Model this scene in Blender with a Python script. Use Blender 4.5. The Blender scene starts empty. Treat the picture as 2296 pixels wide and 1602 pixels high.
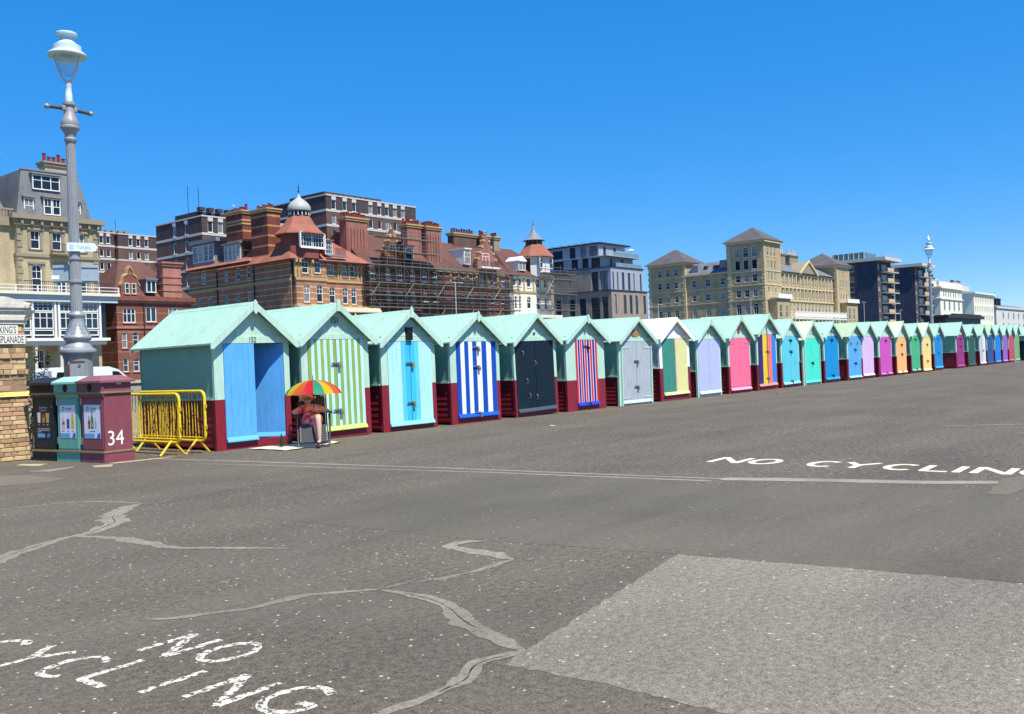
import bpy, math, random
from mathutils import Vector, Matrix
random.seed(7)
sc = bpy.context.scene
C = sc.collection
rad = math.radians

# ------------------------------------------------------------------ camera
# X runs along the hut row (away to the right), Y runs inland, Z up; the photographer stands at the origin.
HEAD, PITCH, ROLL, EYE = rad(39.417), rad(0.273), rad(2.2), 1.5
cam = bpy.data.cameras.new('camera')
cam.sensor_width = 36.0
cam.lens = 36.0 * 2100 / 2296
cam.clip_start, cam.clip_end = 0.05, 6000
camo = bpy.data.objects.new('camera', cam)
C.objects.link(camo)
fwd = Vector((math.cos(HEAD) * math.cos(PITCH), math.sin(HEAD) * math.cos(PITCH), math.sin(PITCH)))
rgt0 = Vector((math.sin(HEAD), -math.cos(HEAD), 0))
up0 = rgt0.cross(fwd)
rgt = rgt0 * math.cos(ROLL) - up0 * math.sin(ROLL)
upv = rgt0 * math.sin(ROLL) + up0 * math.cos(ROLL)
camo.matrix_world = Matrix(((rgt.x, upv.x, -fwd.x, 0), (rgt.y, upv.y, -fwd.y, 0), (rgt.z, upv.z, -fwd.z, EYE), (0, 0, 0, 1)))
sc.camera = camo

# ------------------------------------------------------------------ sky and sun
SUN_EL, SUN_SIDE = rad(60), rad(9)          # elevation; turned this far from the hut fronts' normal towards -X
sun_dir = Vector((-math.sin(SUN_SIDE) * math.cos(SUN_EL), -math.cos(SUN_SIDE) * math.cos(SUN_EL), math.sin(SUN_EL)))
world = bpy.data.worlds.new('World')
sc.world = world
world.use_nodes = True
wn, wl = world.node_tree.nodes, world.node_tree.links
sky = wn.new('ShaderNodeTexSky')
sky.sky_type = 'NISHITA'
sky.sun_disc = False
sky.sun_elevation = SUN_EL
sky.sun_rotation = math.atan2(sun_dir.x, sun_dir.y)
sky.altitude = 0
sky.air_density = 0.55
sky.dust_density = 0.0
sky.ozone_density = 9.0
hsv = wn.new('ShaderNodeHueSaturation')
hsv.inputs['Hue'].default_value = 0.509
hsv.inputs['Saturation'].default_value = 2.02
hsv.inputs['Value'].default_value = 2.7
bg = wn['Background']
bg.inputs['Strength'].default_value = 0.14
gam = wn.new('ShaderNodeGamma')                # evens out the strong brightening towards the horizon
gam.inputs['Gamma'].default_value = 0.4
wl.new(sky.outputs[0], gam.inputs['Color'])
wl.new(gam.outputs[0], hsv.inputs['Color'])
wl.new(hsv.outputs[0], bg.inputs['Color'])
sun = bpy.data.lights.new('sun', 'SUN')
sun.energy = 5.0
sun.angle = rad(0.53)
sun.color = (1.0, 0.93, 0.81)
suno = bpy.data.objects.new('sun', sun)
C.objects.link(suno)
suno.rotation_euler = (-sun_dir).to_track_quat('-Z', 'Y').to_euler()
sc.view_settings.view_transform = 'Standard'
sc.view_settings.look = 'None'
sc.view_settings.exposure = 0.48
sc.view_settings.gamma = 1.0
sc.view_settings.use_curve_mapping = False

# ------------------------------------------------------------------ helpers
def lin(c):
    return tuple(((v / 255.0) / 12.92 if v / 255.0 <= 0.04045 else ((v / 255.0 + 0.055) / 1.055) ** 2.4) for v in c)

def mute(c, k=0.2, g=0.94):
    y = 0.3 * c[0] + 0.6 * c[1] + 0.1 * c[2]
    return tuple(int((v + (y - v) * k) * g) for v in c)

MATS = {}
def new_mat(name):
    m = bpy.data.materials.new(name)
    m.use_nodes = True
    nt = m.node_tree
    return m, nt.nodes, nt.links, nt.nodes['Principled BSDF']

def node(n, t, **kw):
    x = n.new(t)
    for k, v in kw.items():
        setattr(x, k, v)
    return x

def mixc(n, l, fac, a, b, mode='MIX'):
    m = n.new('ShaderNodeMix')
    m.data_type = 'RGBA'
    m.blend_type = mode
    for s, v in ((0, fac), (6, a), (7, b)):
        if hasattr(v, 'links'):
            l.new(v, m.inputs[s])
        elif s == 0:
            m.inputs[0].default_value = v
        else:
            m.inputs[s].default_value = (*v[:3], 1)
    return m.outputs[2]

def mth(n, l, op, a, b=None, c=None):
    m = n.new('ShaderNodeMath')
    m.operation = op
    for i, v in enumerate((a, b, c)):
        if v is None:
            continue
        if hasattr(v, 'links'):
            l.new(v, m.inputs[i])
        else:
            m.inputs[i].default_value = v
    return m.outputs[0]

def ramp(n, l, fac, stops):
    r = n.new('ShaderNodeValToRGB')
    cr = r.color_ramp
    while len(cr.elements) < len(stops):
        cr.elements.new(0.5)
    for e, (p, c) in zip(cr.elements, stops):
        e.position = p
        e.color = (c, c, c, 1) if isinstance(c, (int, float)) else (*c, 1)
    l.new(fac, r.inputs[0])
    return r.outputs[0]

def wpos(n, l, scale=(1, 1, 1)):
    g = n.new('ShaderNodeNewGeometry')
    mp = n.new('ShaderNodeMapping')
    mp.inputs['Scale'].default_value = scale
    l.new(g.outputs['Position'], mp.inputs['Vector'])
    return mp.outputs[0]

def noise(n, l, vec, scale, detail=3, rough=0.55):
    t = n.new('ShaderNodeTexNoise')
    t.inputs['Scale'].default_value = scale
    t.inputs['Detail'].default_value = detail
    t.inputs['Roughness'].default_value = rough
    l.new(vec, t.inputs['Vector'])
    return t.outputs['Fac']

def bump(n, l, b, h, strength, dist=0.01):
    x = n.new('ShaderNodeBump')
    x.inputs['Strength'].default_value = strength
    x.inputs['Distance'].default_value = dist
    l.new(h, x.inputs['Height'])
    l.new(x.outputs[0], b.inputs['Normal'])

def paint(col, rough=0.5, var=0.16, streak=True, dirt=0.25, metal=0.0, name=None, spec=0.35):
    """A painted or plain surface: colour with streaks, blotches and a little grime."""
    key = ('p', col, rough, var, streak, dirt, metal)
    if key in MATS:
        return MATS[key]
    m, n, l, b = new_mat(name or 'paint')
    base = lin(col)
    v1 = noise(n, l, wpos(n, l, (9, 9, 1.1) if streak else (4, 4, 4)), 2.2, 4)
    f1 = ramp(n, l, v1, [(0.28, 1 - var), (0.72, 1 + var * 0.4)])
    c = mixc(n, l, 1.0, base, f1, 'MULTIPLY')
    v2 = noise(n, l, wpos(n, l), 1.7, 5, 0.65)
    f2 = ramp(n, l, v2, [(0.52, 0.0), (0.78, dirt)])
    grime = tuple(x * 0.55 + 0.03 for x in base)
    c = mixc(n, l, f2, c, grime)
    v4 = noise(n, l, wpos(n, l, (1, 1, 0.6)), 17, 4, 0.7)
    c = mixc(n, l, ramp(n, l, v4, [(0.66, 0.0), (0.70, min(1.0, dirt * 2.0))]), c, tuple(x * 0.62 + 0.025 for x in base))
    l.new(c, b.inputs['Base Color'])
    v3 = noise(n, l, wpos(n, l), 30, 3)
    l.new(ramp(n, l, v3, [(0.3, max(rough - 0.1, 0.02)), (0.7, min(rough + 0.12, 1))]), b.inputs['Roughness'])
    b.inputs['Metallic'].default_value = metal
    b.inputs['Specular IOR Level'].default_value = spec
    bump(n, l, b, v1, 0.12, 0.006)
    MATS[key] = m
    return m

def brickwork(name, cols, mortar, bw=0.22, bh=0.075, bands=None, rough=0.85, msize=0.012):
    """Brick courses too far off to pick apart; bands = (colour, period, width, phase) of contrasting courses."""
    if name in MATS:
        return MATS[name]
    m, n, l, b = new_mat(name)
    g = n.new('ShaderNodeNewGeometry')
    s = n.new('ShaderNodeSeparateXYZ')
    l.new(g.outputs['Position'], s.inputs[0])
    u = mth(n, l, 'ADD', s.outputs[0], s.outputs[1])
    cv = n.new('ShaderNodeCombineXYZ')
    l.new(u, cv.inputs[0]); l.new(s.outputs[2], cv.inputs[1])
    t = n.new('ShaderNodeTexBrick')
    l.new(cv.outputs[0], t.inputs['Vector'])
    t.inputs['Scale'].default_value = 1.0
    t.inputs['Brick Width'].default_value = bw
    t.inputs['Row Height'].default_value = bh
    t.inputs['Mortar Size'].default_value = msize
    t.inputs['Color1'].default_value = (*lin(mute(cols[0])), 1)
    t.inputs['Color2'].default_value = (*lin(mute(cols[1])), 1)
    t.inputs['Mortar'].default_value = (*lin(mute(mortar)), 1)
    c = t.outputs['Color']
    if bands:
        bc, per, wid, ph = bands
        z = mth(n, l, 'FRACT', mth(n, l, 'DIVIDE', mth(n, l, 'ADD', s.outputs[2], ph), per))
        k = mth(n, l, 'LESS_THAN', z, wid / per)
        c = mixc(n, l, k, c, lin(mute(bc)))
    v = noise(n, l, wpos(n, l, (1, 1, 0.5)), 0.8, 5, 0.65)
    c = mixc(n, l, 1.0, c, ramp(n, l, v, [(0.3, 0.72), (0.7, 1.12)]), 'MULTIPLY')
    l.new(c, b.inputs['Base Color'])
    b.inputs['Roughness'].default_value = rough
    b.inputs['Specular IOR Level'].default_value = 0.2
    bump(n, l, b, t.outputs['Fac'], -0.3, 0.01)
    MATS[name] = m
    return m

def roofing(name, col, col2, pitch=0.28, rough=0.8):
    if name in MATS:
        return MATS[name]
    m, n, l, b = new_mat(name)
    g = n.new('ShaderNodeNewGeometry')
    s = n.new('ShaderNodeSeparateXYZ')
    l.new(g.outputs['Position'], s.inputs[0])
    row = mth(n, l, 'FRACT', mth(n, l, 'DIVIDE', s.outputs[2], pitch))
    v = noise(n, l, wpos(n, l, (3, 3, 5)), 1.3, 4, 0.7)
    v2 = noise(n, l, wpos(n, l), 0.45, 4, 0.6)
    c = mixc(n, l, ramp(n, l, v, [(0.3, 0), (0.7, 1)]), lin(mute(col)), lin(mute(col2)))
    c = mixc(n, l, 1.0, c, ramp(n, l, v2, [(0.3, 0.75), (0.7, 1.1)]), 'MULTIPLY')
    c = mixc(n, l, 1.0, c, ramp(n, l, row, [(0.0, 0.72), (0.2, 1.0)]), 'MULTIPLY')
    l.new(c, b.inputs['Base Color'])
    b.inputs['Roughness'].default_value = rough
    b.inputs['Specular IOR Level'].default_value = 0.25
    bump(n, l, b, row, 0.5, 0.03)
    MATS[name] = m
    return m

def glass(name, col, rough=0.06):
    if name in MATS:
        return MATS[name]
    m, n, l, b = new_mat(name)
    v = noise(n, l, wpos(n, l), 0.9, 2)
    l.new(mixc(n, l, v, tuple(x * 0.5 for x in col), col), b.inputs['Base Color'])
    b.inputs['Roughness'].default_value = rough
    b.inputs['Specular IOR Level'].default_value = 0.5
    MATS[name] = m
    return m

class MB:
    """Collects faces, then becomes one mesh object."""
    def __init__(s):
        s.v, s.f, s.m = [], [], []
    def poly(s, pts, mi=0):
        k = len(s.v)
        s.v += [tuple(p) for p in pts]
        s.f.append(tuple(range(k, k + len(pts))))
        s.m.append(mi)
        return s
    def box(s, x0, x1, y0, y1, z0, z1, mi=0):
        k = len(s.v)
        s.v += [(x0, y0, z0), (x1, y0, z0), (x1, y1, z0), (x0, y1, z0), (x0, y0, z1), (x1, y0, z1), (x1, y1, z1), (x0, y1, z1)]
        for f in ((0, 3, 2, 1), (4, 5, 6, 7), (0, 1, 5, 4), (1, 2, 6, 5), (2, 3, 7, 6), (3, 0, 4, 7)):
            s.f.append(tuple(k + i for i in f)); s.m.append(mi)
        return s
    def prism(s, pts, d, mi=0):
        """A closed polygon (3-D points) swept along the vector d."""
        k, n = len(s.v), len(pts)
        s.v += [tuple(p) for p in pts] + [(p[0] + d[0], p[1] + d[1], p[2] + d[2]) for p in pts]
        s.f.append(tuple(range(k, k + n))); s.m.append(mi)
        s.f.append(tuple(range(k + 2 * n - 1, k + n - 1, -1))); s.m.append(mi)
        for i in range(n):
            j = (i + 1) % n
            s.f.append((k + i, k + n + i, k + n + j, k + j)); s.m.append(mi)
        return s
    def tube(s, pts, r, n=8, mi=0, cap=True):
        """A round bar through the points; r a number or one per point."""
        pts = [Vector(p) for p in pts]
        rs = [r] * len(pts) if isinstance(r, (int, float)) else r
        k = len(s.v)
        prev = None
        for i, p in enumerate(pts):
            a = pts[max(i - 1, 0)]; b = pts[min(i + 1, len(pts) - 1)]
            t = (b - a).normalized()
            if prev is None:
                ref = Vector((0, 0, 1)) if abs(t.z) < 0.9 else Vector((1, 0, 0))
                q = t.cross(ref).normalized()
            else:
                q = (prev - t * prev.dot(t)).normalized()
            prev = q
            w = t.cross(q)
            for j in range(n):
                an = 2 * math.pi * j / n
                s.v.append(tuple(p + (q * math.cos(an) + w * math.sin(an)) * rs[i]))
        for i in range(len(pts) - 1):
            for j in range(n):
                a, b = k + i * n + j, k + i * n + (j + 1) % n
                s.f.append((a, b, b + n, a + n)); s.m.append(mi)
        if cap:
            s.f.append(tuple(range(k + n - 1, k - 1, -1))); s.m.append(mi)
            e = k + (len(pts) - 1) * n
            s.f.append(tuple(range(e, e + n))); s.m.append(mi)
        return s
    def lathe(s, prof, n=24, c=(0, 0, 0), mi=0, flute=0.0, a0=0.0):
        k = len(s.v)
        for (r, z) in prof:
            for j in range(n):
                an = 2 * math.pi * j / n + a0
                rr = r * (1 - (flute if j % 2 else 0))
                s.v.append((c[0] + rr * math.cos(an), c[1] + rr * math.sin(an), c[2] + z))
        for i in range(len(prof) - 1):
            for j in range(n):
                a, b = k + i * n + j, k + i * n + (j + 1) % n
                s.f.append((a, b, b + n, a + n)); s.m.append(mi)
        if prof[0][0] > 1e-4:
            s.f.append(tuple(range(k + n - 1, k - 1, -1))); s.m.append(mi)
        if prof[-1][0] > 1e-4:
            e = k + (len(prof) - 1) * n
            s.f.append(tuple(range(e, e + n))); s.m.append(mi)
        return s
    def mesh(s, name, mats, smooth=False):
        me = bpy.data.meshes.new(name)
        me.from_pydata(s.v, [], s.f)
        for m in (mats if isinstance(mats, (list, tuple)) else [mats]):
            me.materials.append(m)
        if any(s.m):
            me.polygons.foreach_set('material_index', s.m)
        if smooth:
            me.polygons.foreach_set('use_smooth', [True] * len(s.f))
            try:
                me.set_sharp_from_angle(angle=rad(40))
            except Exception:
                pass
        me.update()
        return me
    def build(s, name, mats, parent=None, loc=(0, 0, 0), rz=0.0, smooth=False):
        return put(name, s.mesh(name, mats, smooth), parent, loc, rz)

def put(name, me, parent=None, loc=(0, 0, 0), rz=0.0):
    o = bpy.data.objects.new(name, me)
    C.objects.link(o)
    o.location = loc
    if rz:
        o.rotation_euler = (0, 0, rz)
    if parent is not None:
        o.parent = parent
    return o

def tag(o, label, cat, group=None, kind=None):
    if label: o['label'] = label
    if cat: o['category'] = cat
    if group: o['group'] = group
    if kind: o['kind'] = kind
    return o

def thing(name, label, cat, loc=(0, 0, 0), rz=0.0, group=None):
    o = bpy.data.objects.new(name, None)
    o.empty_display_size = 0.2
    C.objects.link(o)
    o.location = loc
    o.rotation_euler = (0, 0, rz)
    return tag(o, label, cat, group)

def text_mesh(s, size, mat, thick=0.004, xs=1.0, align='CENTER'):
    cu = bpy.data.curves.new('lettering', 'FONT')
    cu.body = s
    cu.size = size
    cu.align_x = align
    cu.extrude = thick / 2
    cu.resolution_u = 3
    ob = bpy.data.objects.new('lettering', cu)
    C.objects.link(ob)
    me = bpy.data.meshes.new_from_object(ob.evaluated_get(bpy.context.evaluated_depsgraph_get()))
    bpy.data.objects.remove(ob)
    bpy.data.curves.remove(cu)
    for v in me.vertices:
        v.co.x *= xs
    me.materials.clear()
    me.materials.append(mat)
    return me
# ================================================================== ground
def asphalt(name, dark, light, speck, speck_amt, grain=70.0, contrast=0.5, tint=None):
    m, n, l, b = new_mat(name)
    p = wpos(n, l)
    fine = noise(n, l, p, grain, 2, 0.6)
    mid = noise(n, l, p, grain * 0.28, 3, 0.6)
    big = noise(n, l, p, 0.35, 5, 0.6)
    f = mth(n, l, 'ADD', mth(n, l, 'MULTIPLY', fine, 0.6), mth(n, l, 'MULTIPLY', mid, 0.4))
    c = mixc(n, l, ramp(n, l, f, [(0.5 - 0.2 / contrast * 0.5, 0), (0.5 + 0.2 / contrast * 0.5, 1)]), dark, light)
    c = mixc(n, l, 1.0, c, ramp(n, l, big, [(0.3, 0.86), (0.7, 1.14)]), 'MULTIPLY')
    if tint:
        big2 = noise(n, l, p, 0.9, 4, 0.6)
        c = mixc(n, l, ramp(n, l, big2, [(0.45, 0), (0.7, 0.55)]), c, tint)
    vo = n.new('ShaderNodeTexVoronoi')
    vo.inputs['Scale'].default_value = 26.0
    l.new(p, vo.inputs['Vector'])
    sp = n.new('ShaderNodeSeparateColor')
    l.new(vo.outputs['Color'], sp.inputs[0])
    pick = mth(n, l, 'GREATER_THAN', sp.outputs[0], 1 - speck_amt)
    size = mth(n, l, 'MULTIPLY', sp.outputs[1], 0.22)
    near = mth(n, l, 'LESS_THAN', vo.outputs['Distance'], mth(n, l, 'ADD', size, 0.06))
    c = mixc(n, l, mth(n, l, 'MULTIPLY', pick, near), c, speck)
    tr = noise(n, l, wpos(n, l, (0.25, 1.3, 1)), 0.8, 4, 0.6)         # tracks worn along the walking line
    c = mixc(n, l, 1.0, c, ramp(n, l, tr, [(0.35, 0.88), (0.65, 1.08)]), 'MULTIPLY')
    gm = n.new('ShaderNodeTexVoronoi')
    gm.inputs['Scale'].default_value = 2.3
    l.new(p, gm.inputs['Vector'])
    gs = n.new('ShaderNodeSeparateColor')
    l.new(gm.outputs['Color'], gs.inputs[0])
    gum = mth(n, l, 'MULTIPLY', mth(n, l, 'GREATER_THAN', gs.outputs[0], 0.72), mth(n, l, 'LESS_THAN', gm.outputs['Distance'], 0.045))
    c = mixc(n, l, mth(n, l, 'MULTIPLY', gum, 0.75), c, (0.03, 0.027, 0.025))
    l.new(c, b.inputs['Base Color'])
    b.inputs['Roughness'].default_value = 0.92
    b.inputs['Specular IOR Level'].default_value = 0.15
    bump(n, l, b, f, 0.8, 0.006)
    return m

a_old = asphalt('asphalt_worn', (0.058, 0.048, 0.036), (0.190, 0.162, 0.124), (0.50, 0.45, 0.36), 0.15, 74, 0.75, (0.14, 0.122, 0.096))
a_far = asphalt('asphalt_coarse', (0.056, 0.048, 0.037), (0.188, 0.164, 0.128), (0.44, 0.40, 0.32), 0.16, 46, 0.9, (0.125, 0.112, 0.09))
a_smooth = asphalt('asphalt_smooth', (0.088, 0.077, 0.058), (0.158, 0.141, 0.109), (0.42, 0.39, 0.34), 0.03, 62, 0.65, (0.128, 0.114, 0.09))
a_agg = asphalt('asphalt_light_aggregate', (0.115, 0.098, 0.077), (0.30, 0.262, 0.21), (0.5, 0.44, 0.36), 0.22, 84, 0.75)
a_seal = asphalt('crack_sealant', (0.17, 0.148, 0.115), (0.32, 0.285, 0.228), (0.10, 0.086, 0.068), 0.38, 34, 0.7, (0.17, 0.147, 0.113))
a_line = asphalt('jointing_strip', (0.25, 0.225, 0.18), (0.34, 0.31, 0.255), (0.15, 0.14, 0.12), 0.04, 50, 0.5, (0.17, 0.155, 0.13))
a_pink = asphalt('asphalt_pinkish', (0.115, 0.096, 0.074), (0.215, 0.182, 0.142), (0.4, 0.35, 0.3), 0.05, 60)
a_conc = asphalt('concrete_patch', (0.19, 0.175, 0.15), (0.28, 0.26, 0.225), (0.4, 0.38, 0.35), 0.02, 60, 0.4)
a_sand = asphalt('concrete_sandy', (0.34, 0.28, 0.19), (0.5, 0.42, 0.30), (0.5, 0.45, 0.38), 0.02, 60, 0.4)

def grass_mat():
    m, n, l, b = new_mat('lawn_grass')
    p = wpos(n, l)
    c = mixc(n, l, noise(n, l, p, 1.5, 6, 0.7), (0.045, 0.075, 0.02), (0.12, 0.13, 0.045))
    l.new(c, b.inputs['Base Color'])
    b.inputs['Roughness'].default_value = 0.9
    bump(n, l, b, noise(n, l, p, 25, 3), 0.6, 0.03)
    return m

def sheet(name, pts, z, mat, kind='structure'):
    mb = MB().poly([(x, y, z) for x, y in pts])
    o = mb.build(name, mat)
    o['kind'] = kind
    return o

def rect(x0, x1, y0, y1):
    return [(x0, y0), (x1, y0), (x1, y1), (x0, y1)]

ground = sheet('ground', rect(-1500, 4000, -1500, 4000), -0.012, paint((118, 112, 104), 0.9, 0.2, False, 0.3, name='ground_earth'))
sheet('promenade', rect(-200, 900, -60, 20.5), 0.0, a_old)
sheet('lawn', rect(-200, 900, 20.5, 72), -0.004, grass_mat())
sheet('road', rect(-200, 900, 76, 92), -0.004, asphalt('asphalt_road', (0.05, 0.05, 0.05), (0.09, 0.09, 0.088), (0.2, 0.2, 0.2), 0.02))
sheet('asphalt_surface', [(8.86, 15.87), (9.22, 13.78), (9.47, 11.96), (9.82, 9.37), (10.03, 7.16), (10.3, 5.22), (10.75, 3.3), (11.1, 2.3), (12.2, -2), (16, -20), (900, -20), (900, 20.4), (8.8, 20.4)], 0.0008, a_far)
MB().box(-200, 900, 72, 76, -0.01, 0.12).build('pavement', a_conc)['kind'] = 'structure'
MB().box(-200, 900, 92, 96, -0.01, 0.12).build('pavement', a_conc)['kind'] = 'structure'

def rough_edges(pts, step=0.12, amp=0.012, seed=1):
    """Walks a polygon and makes its straight edges slightly uneven, as laid tarmac is."""
    rr = random.Random(seed)
    out = []
    for i, a in enumerate(pts):
        b = pts[(i + 1) % len(pts)]
        L = math.hypot(b[0] - a[0], b[1] - a[1])
        k = min(max(int(L / step), 1), 60)
        nx, ny = -(b[1] - a[1]) / (L + 1e-9), (b[0] - a[0]) / (L + 1e-9)
        for j in range(k):
            t = j / k
            o = rr.uniform(-amp, amp) if j else 0
            out.append((a[0] + (b[0] - a[0]) * t + nx * o, a[1] + (b[1] - a[1]) * t + ny * o))
    return out

smooth = [(5.76, 7.88), (6.85, 7.98), (8.24, 7.95), (9.42, 8.0), (9.66, 6.88), (9.72, 4.98), (10.55, 2.06), (11.14, 0.62), (6.70, 0.0), (6.49, 1.29), (6.39, 2.17), (6.22, 3.57), (6.07, 4.45), (5.89, 5.66), (5.83, 6.76)]
agg = [(6.215, 3.57), (6.385, 2.17), (6.475, 1.28), (6.61, -0.0), (3.9, -0.3), (3.72, 0.75), (3.55, 1.82), (3.57, 2.4), (3.53, 3.03)]
tag(sheet('asphalt_patch', rough_edges(smooth, 0.1, 0.012, 3), 0.0012, a_smooth, 'structure'), 'smooth grey tarmac patch between the jointing strip and the pale aggregate', None)
tag(sheet('asphalt_patch', rough_edges(agg, 0.05, 0.012, 4), 0.0016, a_agg, 'structure'), 'pale coarse aggregate patch at the lower right of the promenade', None)
for nm, pts, mt in (('pink_patch', [(11.32, 2.43), (11.95, 2.2), (11.17, 2.02), (10.19, 2.12), (10.14, 2.32)], a_pink),
                    ('pinkish_patch', [(5.3, 15.9), (6.3, 15.8), (6.52, 15.25), (6.56, 14.11), (6.22, 13.89), (5.63, 14.14), (5.0, 14.4)], a_pink),
                    ('concrete_patch', [(6.76, 15.92), (7.59, 15.94), (7.42, 15.73), (6.94, 15.45)], a_conc),
                    ('sandy_patch', [(7.17, 17.34), (7.34, 17.47), (7.57, 16.96), (7.29, 16.72)], a_sand),
                    ('sandy_patch', [(7.74, 15.66), (8.04, 15.56), (7.79, 15.13), (7.61, 15.34)], a_sand),
                    ('sandy_patch', [(8.1, 15.82), (9.2, 15.72), (9.3, 15.62), (8.9, 15.55), (8.1, 15.62)], a_sand)):
    sheet(nm, rough_edges(pts, 0.06, 0.02, len(nm)), 0.0034, mt)

def strip(name, pts, w, mat, z, seed=1, parent=None, amp=0.35):
    """An uneven band of sealant along a line; w a number or a width per point."""
    rr = random.Random(seed)
    ws = [w] * len(pts) if isinstance(w, (int, float)) else w
    P = []
    for i in range(len(pts) - 1):
        a, b = Vector(pts[i]), Vector(pts[i + 1])
        k = max(int((b - a).length / 0.028), 1)
        for j in range(k):
            t = j / k
            P.append((a.lerp(b, t), ws[i] * (1 - t) + ws[i + 1] * t))
    P.append((Vector(pts[-1]), ws[-1]))
    for _ in range(3):
        P = [P[0]] + [((P[i - 1][0] + P[i][0] * 2 + P[i + 1][0]) / 4, P[i][1]) for i in range(1, len(P) - 1)] + [P[-1]]
    mb = MB()
    def wander(k):
        v = [rr.uniform(-1, 1) for _ in range(k)]
        for _ in range(2):
            v = [(v[max(i - 1, 0)] + v[i] + v[min(i + 1, k - 1)]) / 3 for i in range(k)]
        return [1.9 * x + 0.18 * rr.uniform(-1, 1) for x in v]
    wl_, wr_ = wander(len(P)), wander(len(P))
    rows = []
    for i, (p, ww) in enumerate(P):
        a, b = P[max(i - 1, 0)][0], P[min(i + 1, len(P) - 1)][0]
        t = (b - a).normalized()
        nn = Vector((-t.y, t.x))
        taper = min(1, (i + 0.6) / 3, (len(P) - i - 0.4) / 3)
        l_ = p + nn * ww * 0.5 * taper * (1 + amp * wl_[i])
        r_ = p - nn * ww * 0.5 * taper * (1 + amp * wr_[i])
        rows.append((l_, r_))
    for (a, b), (c, d) in zip(rows, rows[1:]):
        mb.poly([(a.x, a.y, z), (b.x, b.y, z), (d.x, d.y, z), (c.x, c.y, z)])
    o = mb.build(name, mat, parent)
    if parent is None:
        o['kind'] = 'structure'
    return o

SEAL = [
    ([(3.05, 8.1), (3.32, 8.4), (3.49, 8.54), (3.73, 8.7), (4.0, 8.86), (4.21, 8.93)], [0.2, 0.19, 0.17, 0.15, 0.12, 0.12]),
    ([(4.15, 8.90), (4.35, 8.94), (4.59, 9.13), (4.86, 9.38), (4.97, 9.68), (5.19, 10.01), (5.46, 10.3), (5.70, 10.40)], [0.1, 0.13, 0.17, 0.25, 0.27, 0.22, 0.2, 0.09]),
    ([(5.7, 10.44), (5.62, 10.83), (5.51, 11.18), (5.21, 11.48), (4.91, 11.52), (4.63, 11.64), (4.48, 11.73)], [0.06, 0.07, 0.06, 0.05, 0.04, 0.04, 0.04]),
    ([(4.2, 8.92), (4.31, 8.64), (4.35, 8.4), (4.37, 7.98), (4.36, 7.68), (4.39, 7.4), (4.52, 7.17), (4.7, 6.83), (4.87, 6.48)], [0.07, 0.09, 0.13, 0.14, 0.12, 0.09, 0.08, 0.06, 0.03]),
    ([(5.65, 10.35), (5.8, 10.2), (6.12, 10.46)], [0.03, 0.02, 0.02]),
    ([(2.98, 5.46), (3.06, 5.35), (3.14, 5.28), (3.28, 5.23), (3.47, 5.1), (3.61, 5.09), (3.83, 5.07), (3.93, 5.05), (4.12, 4.88), (4.27, 4.75)], [0.05, 0.06, 0.06, 0.06, 0.05, 0.09, 0.09, 0.06, 0.06, 0.06]),
    ([(4.29, 4.74), (4.48, 4.72), (4.62, 4.64), (4.76, 4.56), (5.0, 4.54), (5.29, 4.54), (5.46, 4.55)], [0.03, 0.05, 0.06, 0.06, 0.05, 0.07, 0.06]),
    ([(5.46, 4.55), (5.52, 4.83), (5.54, 5.02), (5.59, 5.37), (5.77, 5.36), (5.93, 5.21)], [0.08, 0.16, 0.14, 0.11, 0.1, 0.05]),
    ([(4.27, 4.73), (4.28, 4.46), (4.27, 4.23), (4.17, 3.98), (3.98, 3.7), (3.86, 3.38), (3.8, 3.23), (3.755, 3.07)], [0.05, 0.09, 0.1, 0.14, 0.14, 0.11, 0.1, 0.09]),
    ([(3.755, 3.07), (3.62, 3.12), (3.47, 3.16), (3.28, 3.04), (3.14, 3.03), (2.93, 3.03), (2.74, 3.06), (2.5, 3.07)], [0.06, 0.07, 0.12, 0.13, 0.05, 0.06, 0.06, 0.05])]
for i, (p, w) in enumerate(SEAL):
    strip('crack_seal', p, w, a_seal, 0.0020 + 0.0001 * i, i + 10)
crack = paint((38, 34, 32), 0.9, 0.2, False, 0.1, name='open_crack')
for i, k in enumerate((1, 6, 8, 9, 0)):
    src, ws = SEAL[k]
    P = []
    rk = random.Random(k)
    for a, b in zip(src, src[1:]):
        for q in range(4):
            P.append((a[0] + (b[0] - a[0]) * q / 4 + rk.uniform(-0.014, 0.014), a[1] + (b[1] - a[1]) * q / 4 + rk.uniform(-0.014, 0.014)))
    cut = P[3:3 + int(len(P) * 0.6)]
    strip('open_crack', cut, [rk.uniform(0.003, 0.013) for _ in cut], crack, 0.0034, i + 40)
strip('jointing_strip', [(8.84, 15.87), (9.2, 13.78), (9.45, 11.96), (9.8, 9.37), (10.01, 7.16), (10.23, 5.22)], 0.075, a_line, 0.0020, 50, amp=0.2)
strip('jointing_strip', [(8.66, 14.13), (8.99, 12.5), (9.25, 10.67), (9.64, 8.38), (9.86, 6.39), (10.0, 5.23)], [0.03, 0.05, 0.05, 0.07, 0.08, 0.09], a_line, 0.0022, 51, amp=0.2)
strip('jointing_strip', [(10.2, 5.25), (10.39, 4.67), (10.57, 3.99), (10.71, 3.33), (10.85, 2.88), (11.11, 2.3)], [0.24, 0.26, 0.27, 0.27, 0.25, 0.22], a_line, 0.0024, 52, amp=0.06)
strip('jointing_strip', [(18.4, 4.9), (18.9, 4.0), (19.4, 3.0)], 0.08, a_line, 0.0045, 53, amp=0.2)
strip('jointing_strip', [(17.2, 3.4), (17.3, 2.6)], 0.1, a_line, 0.0045, 54, amp=0.2)

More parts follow.
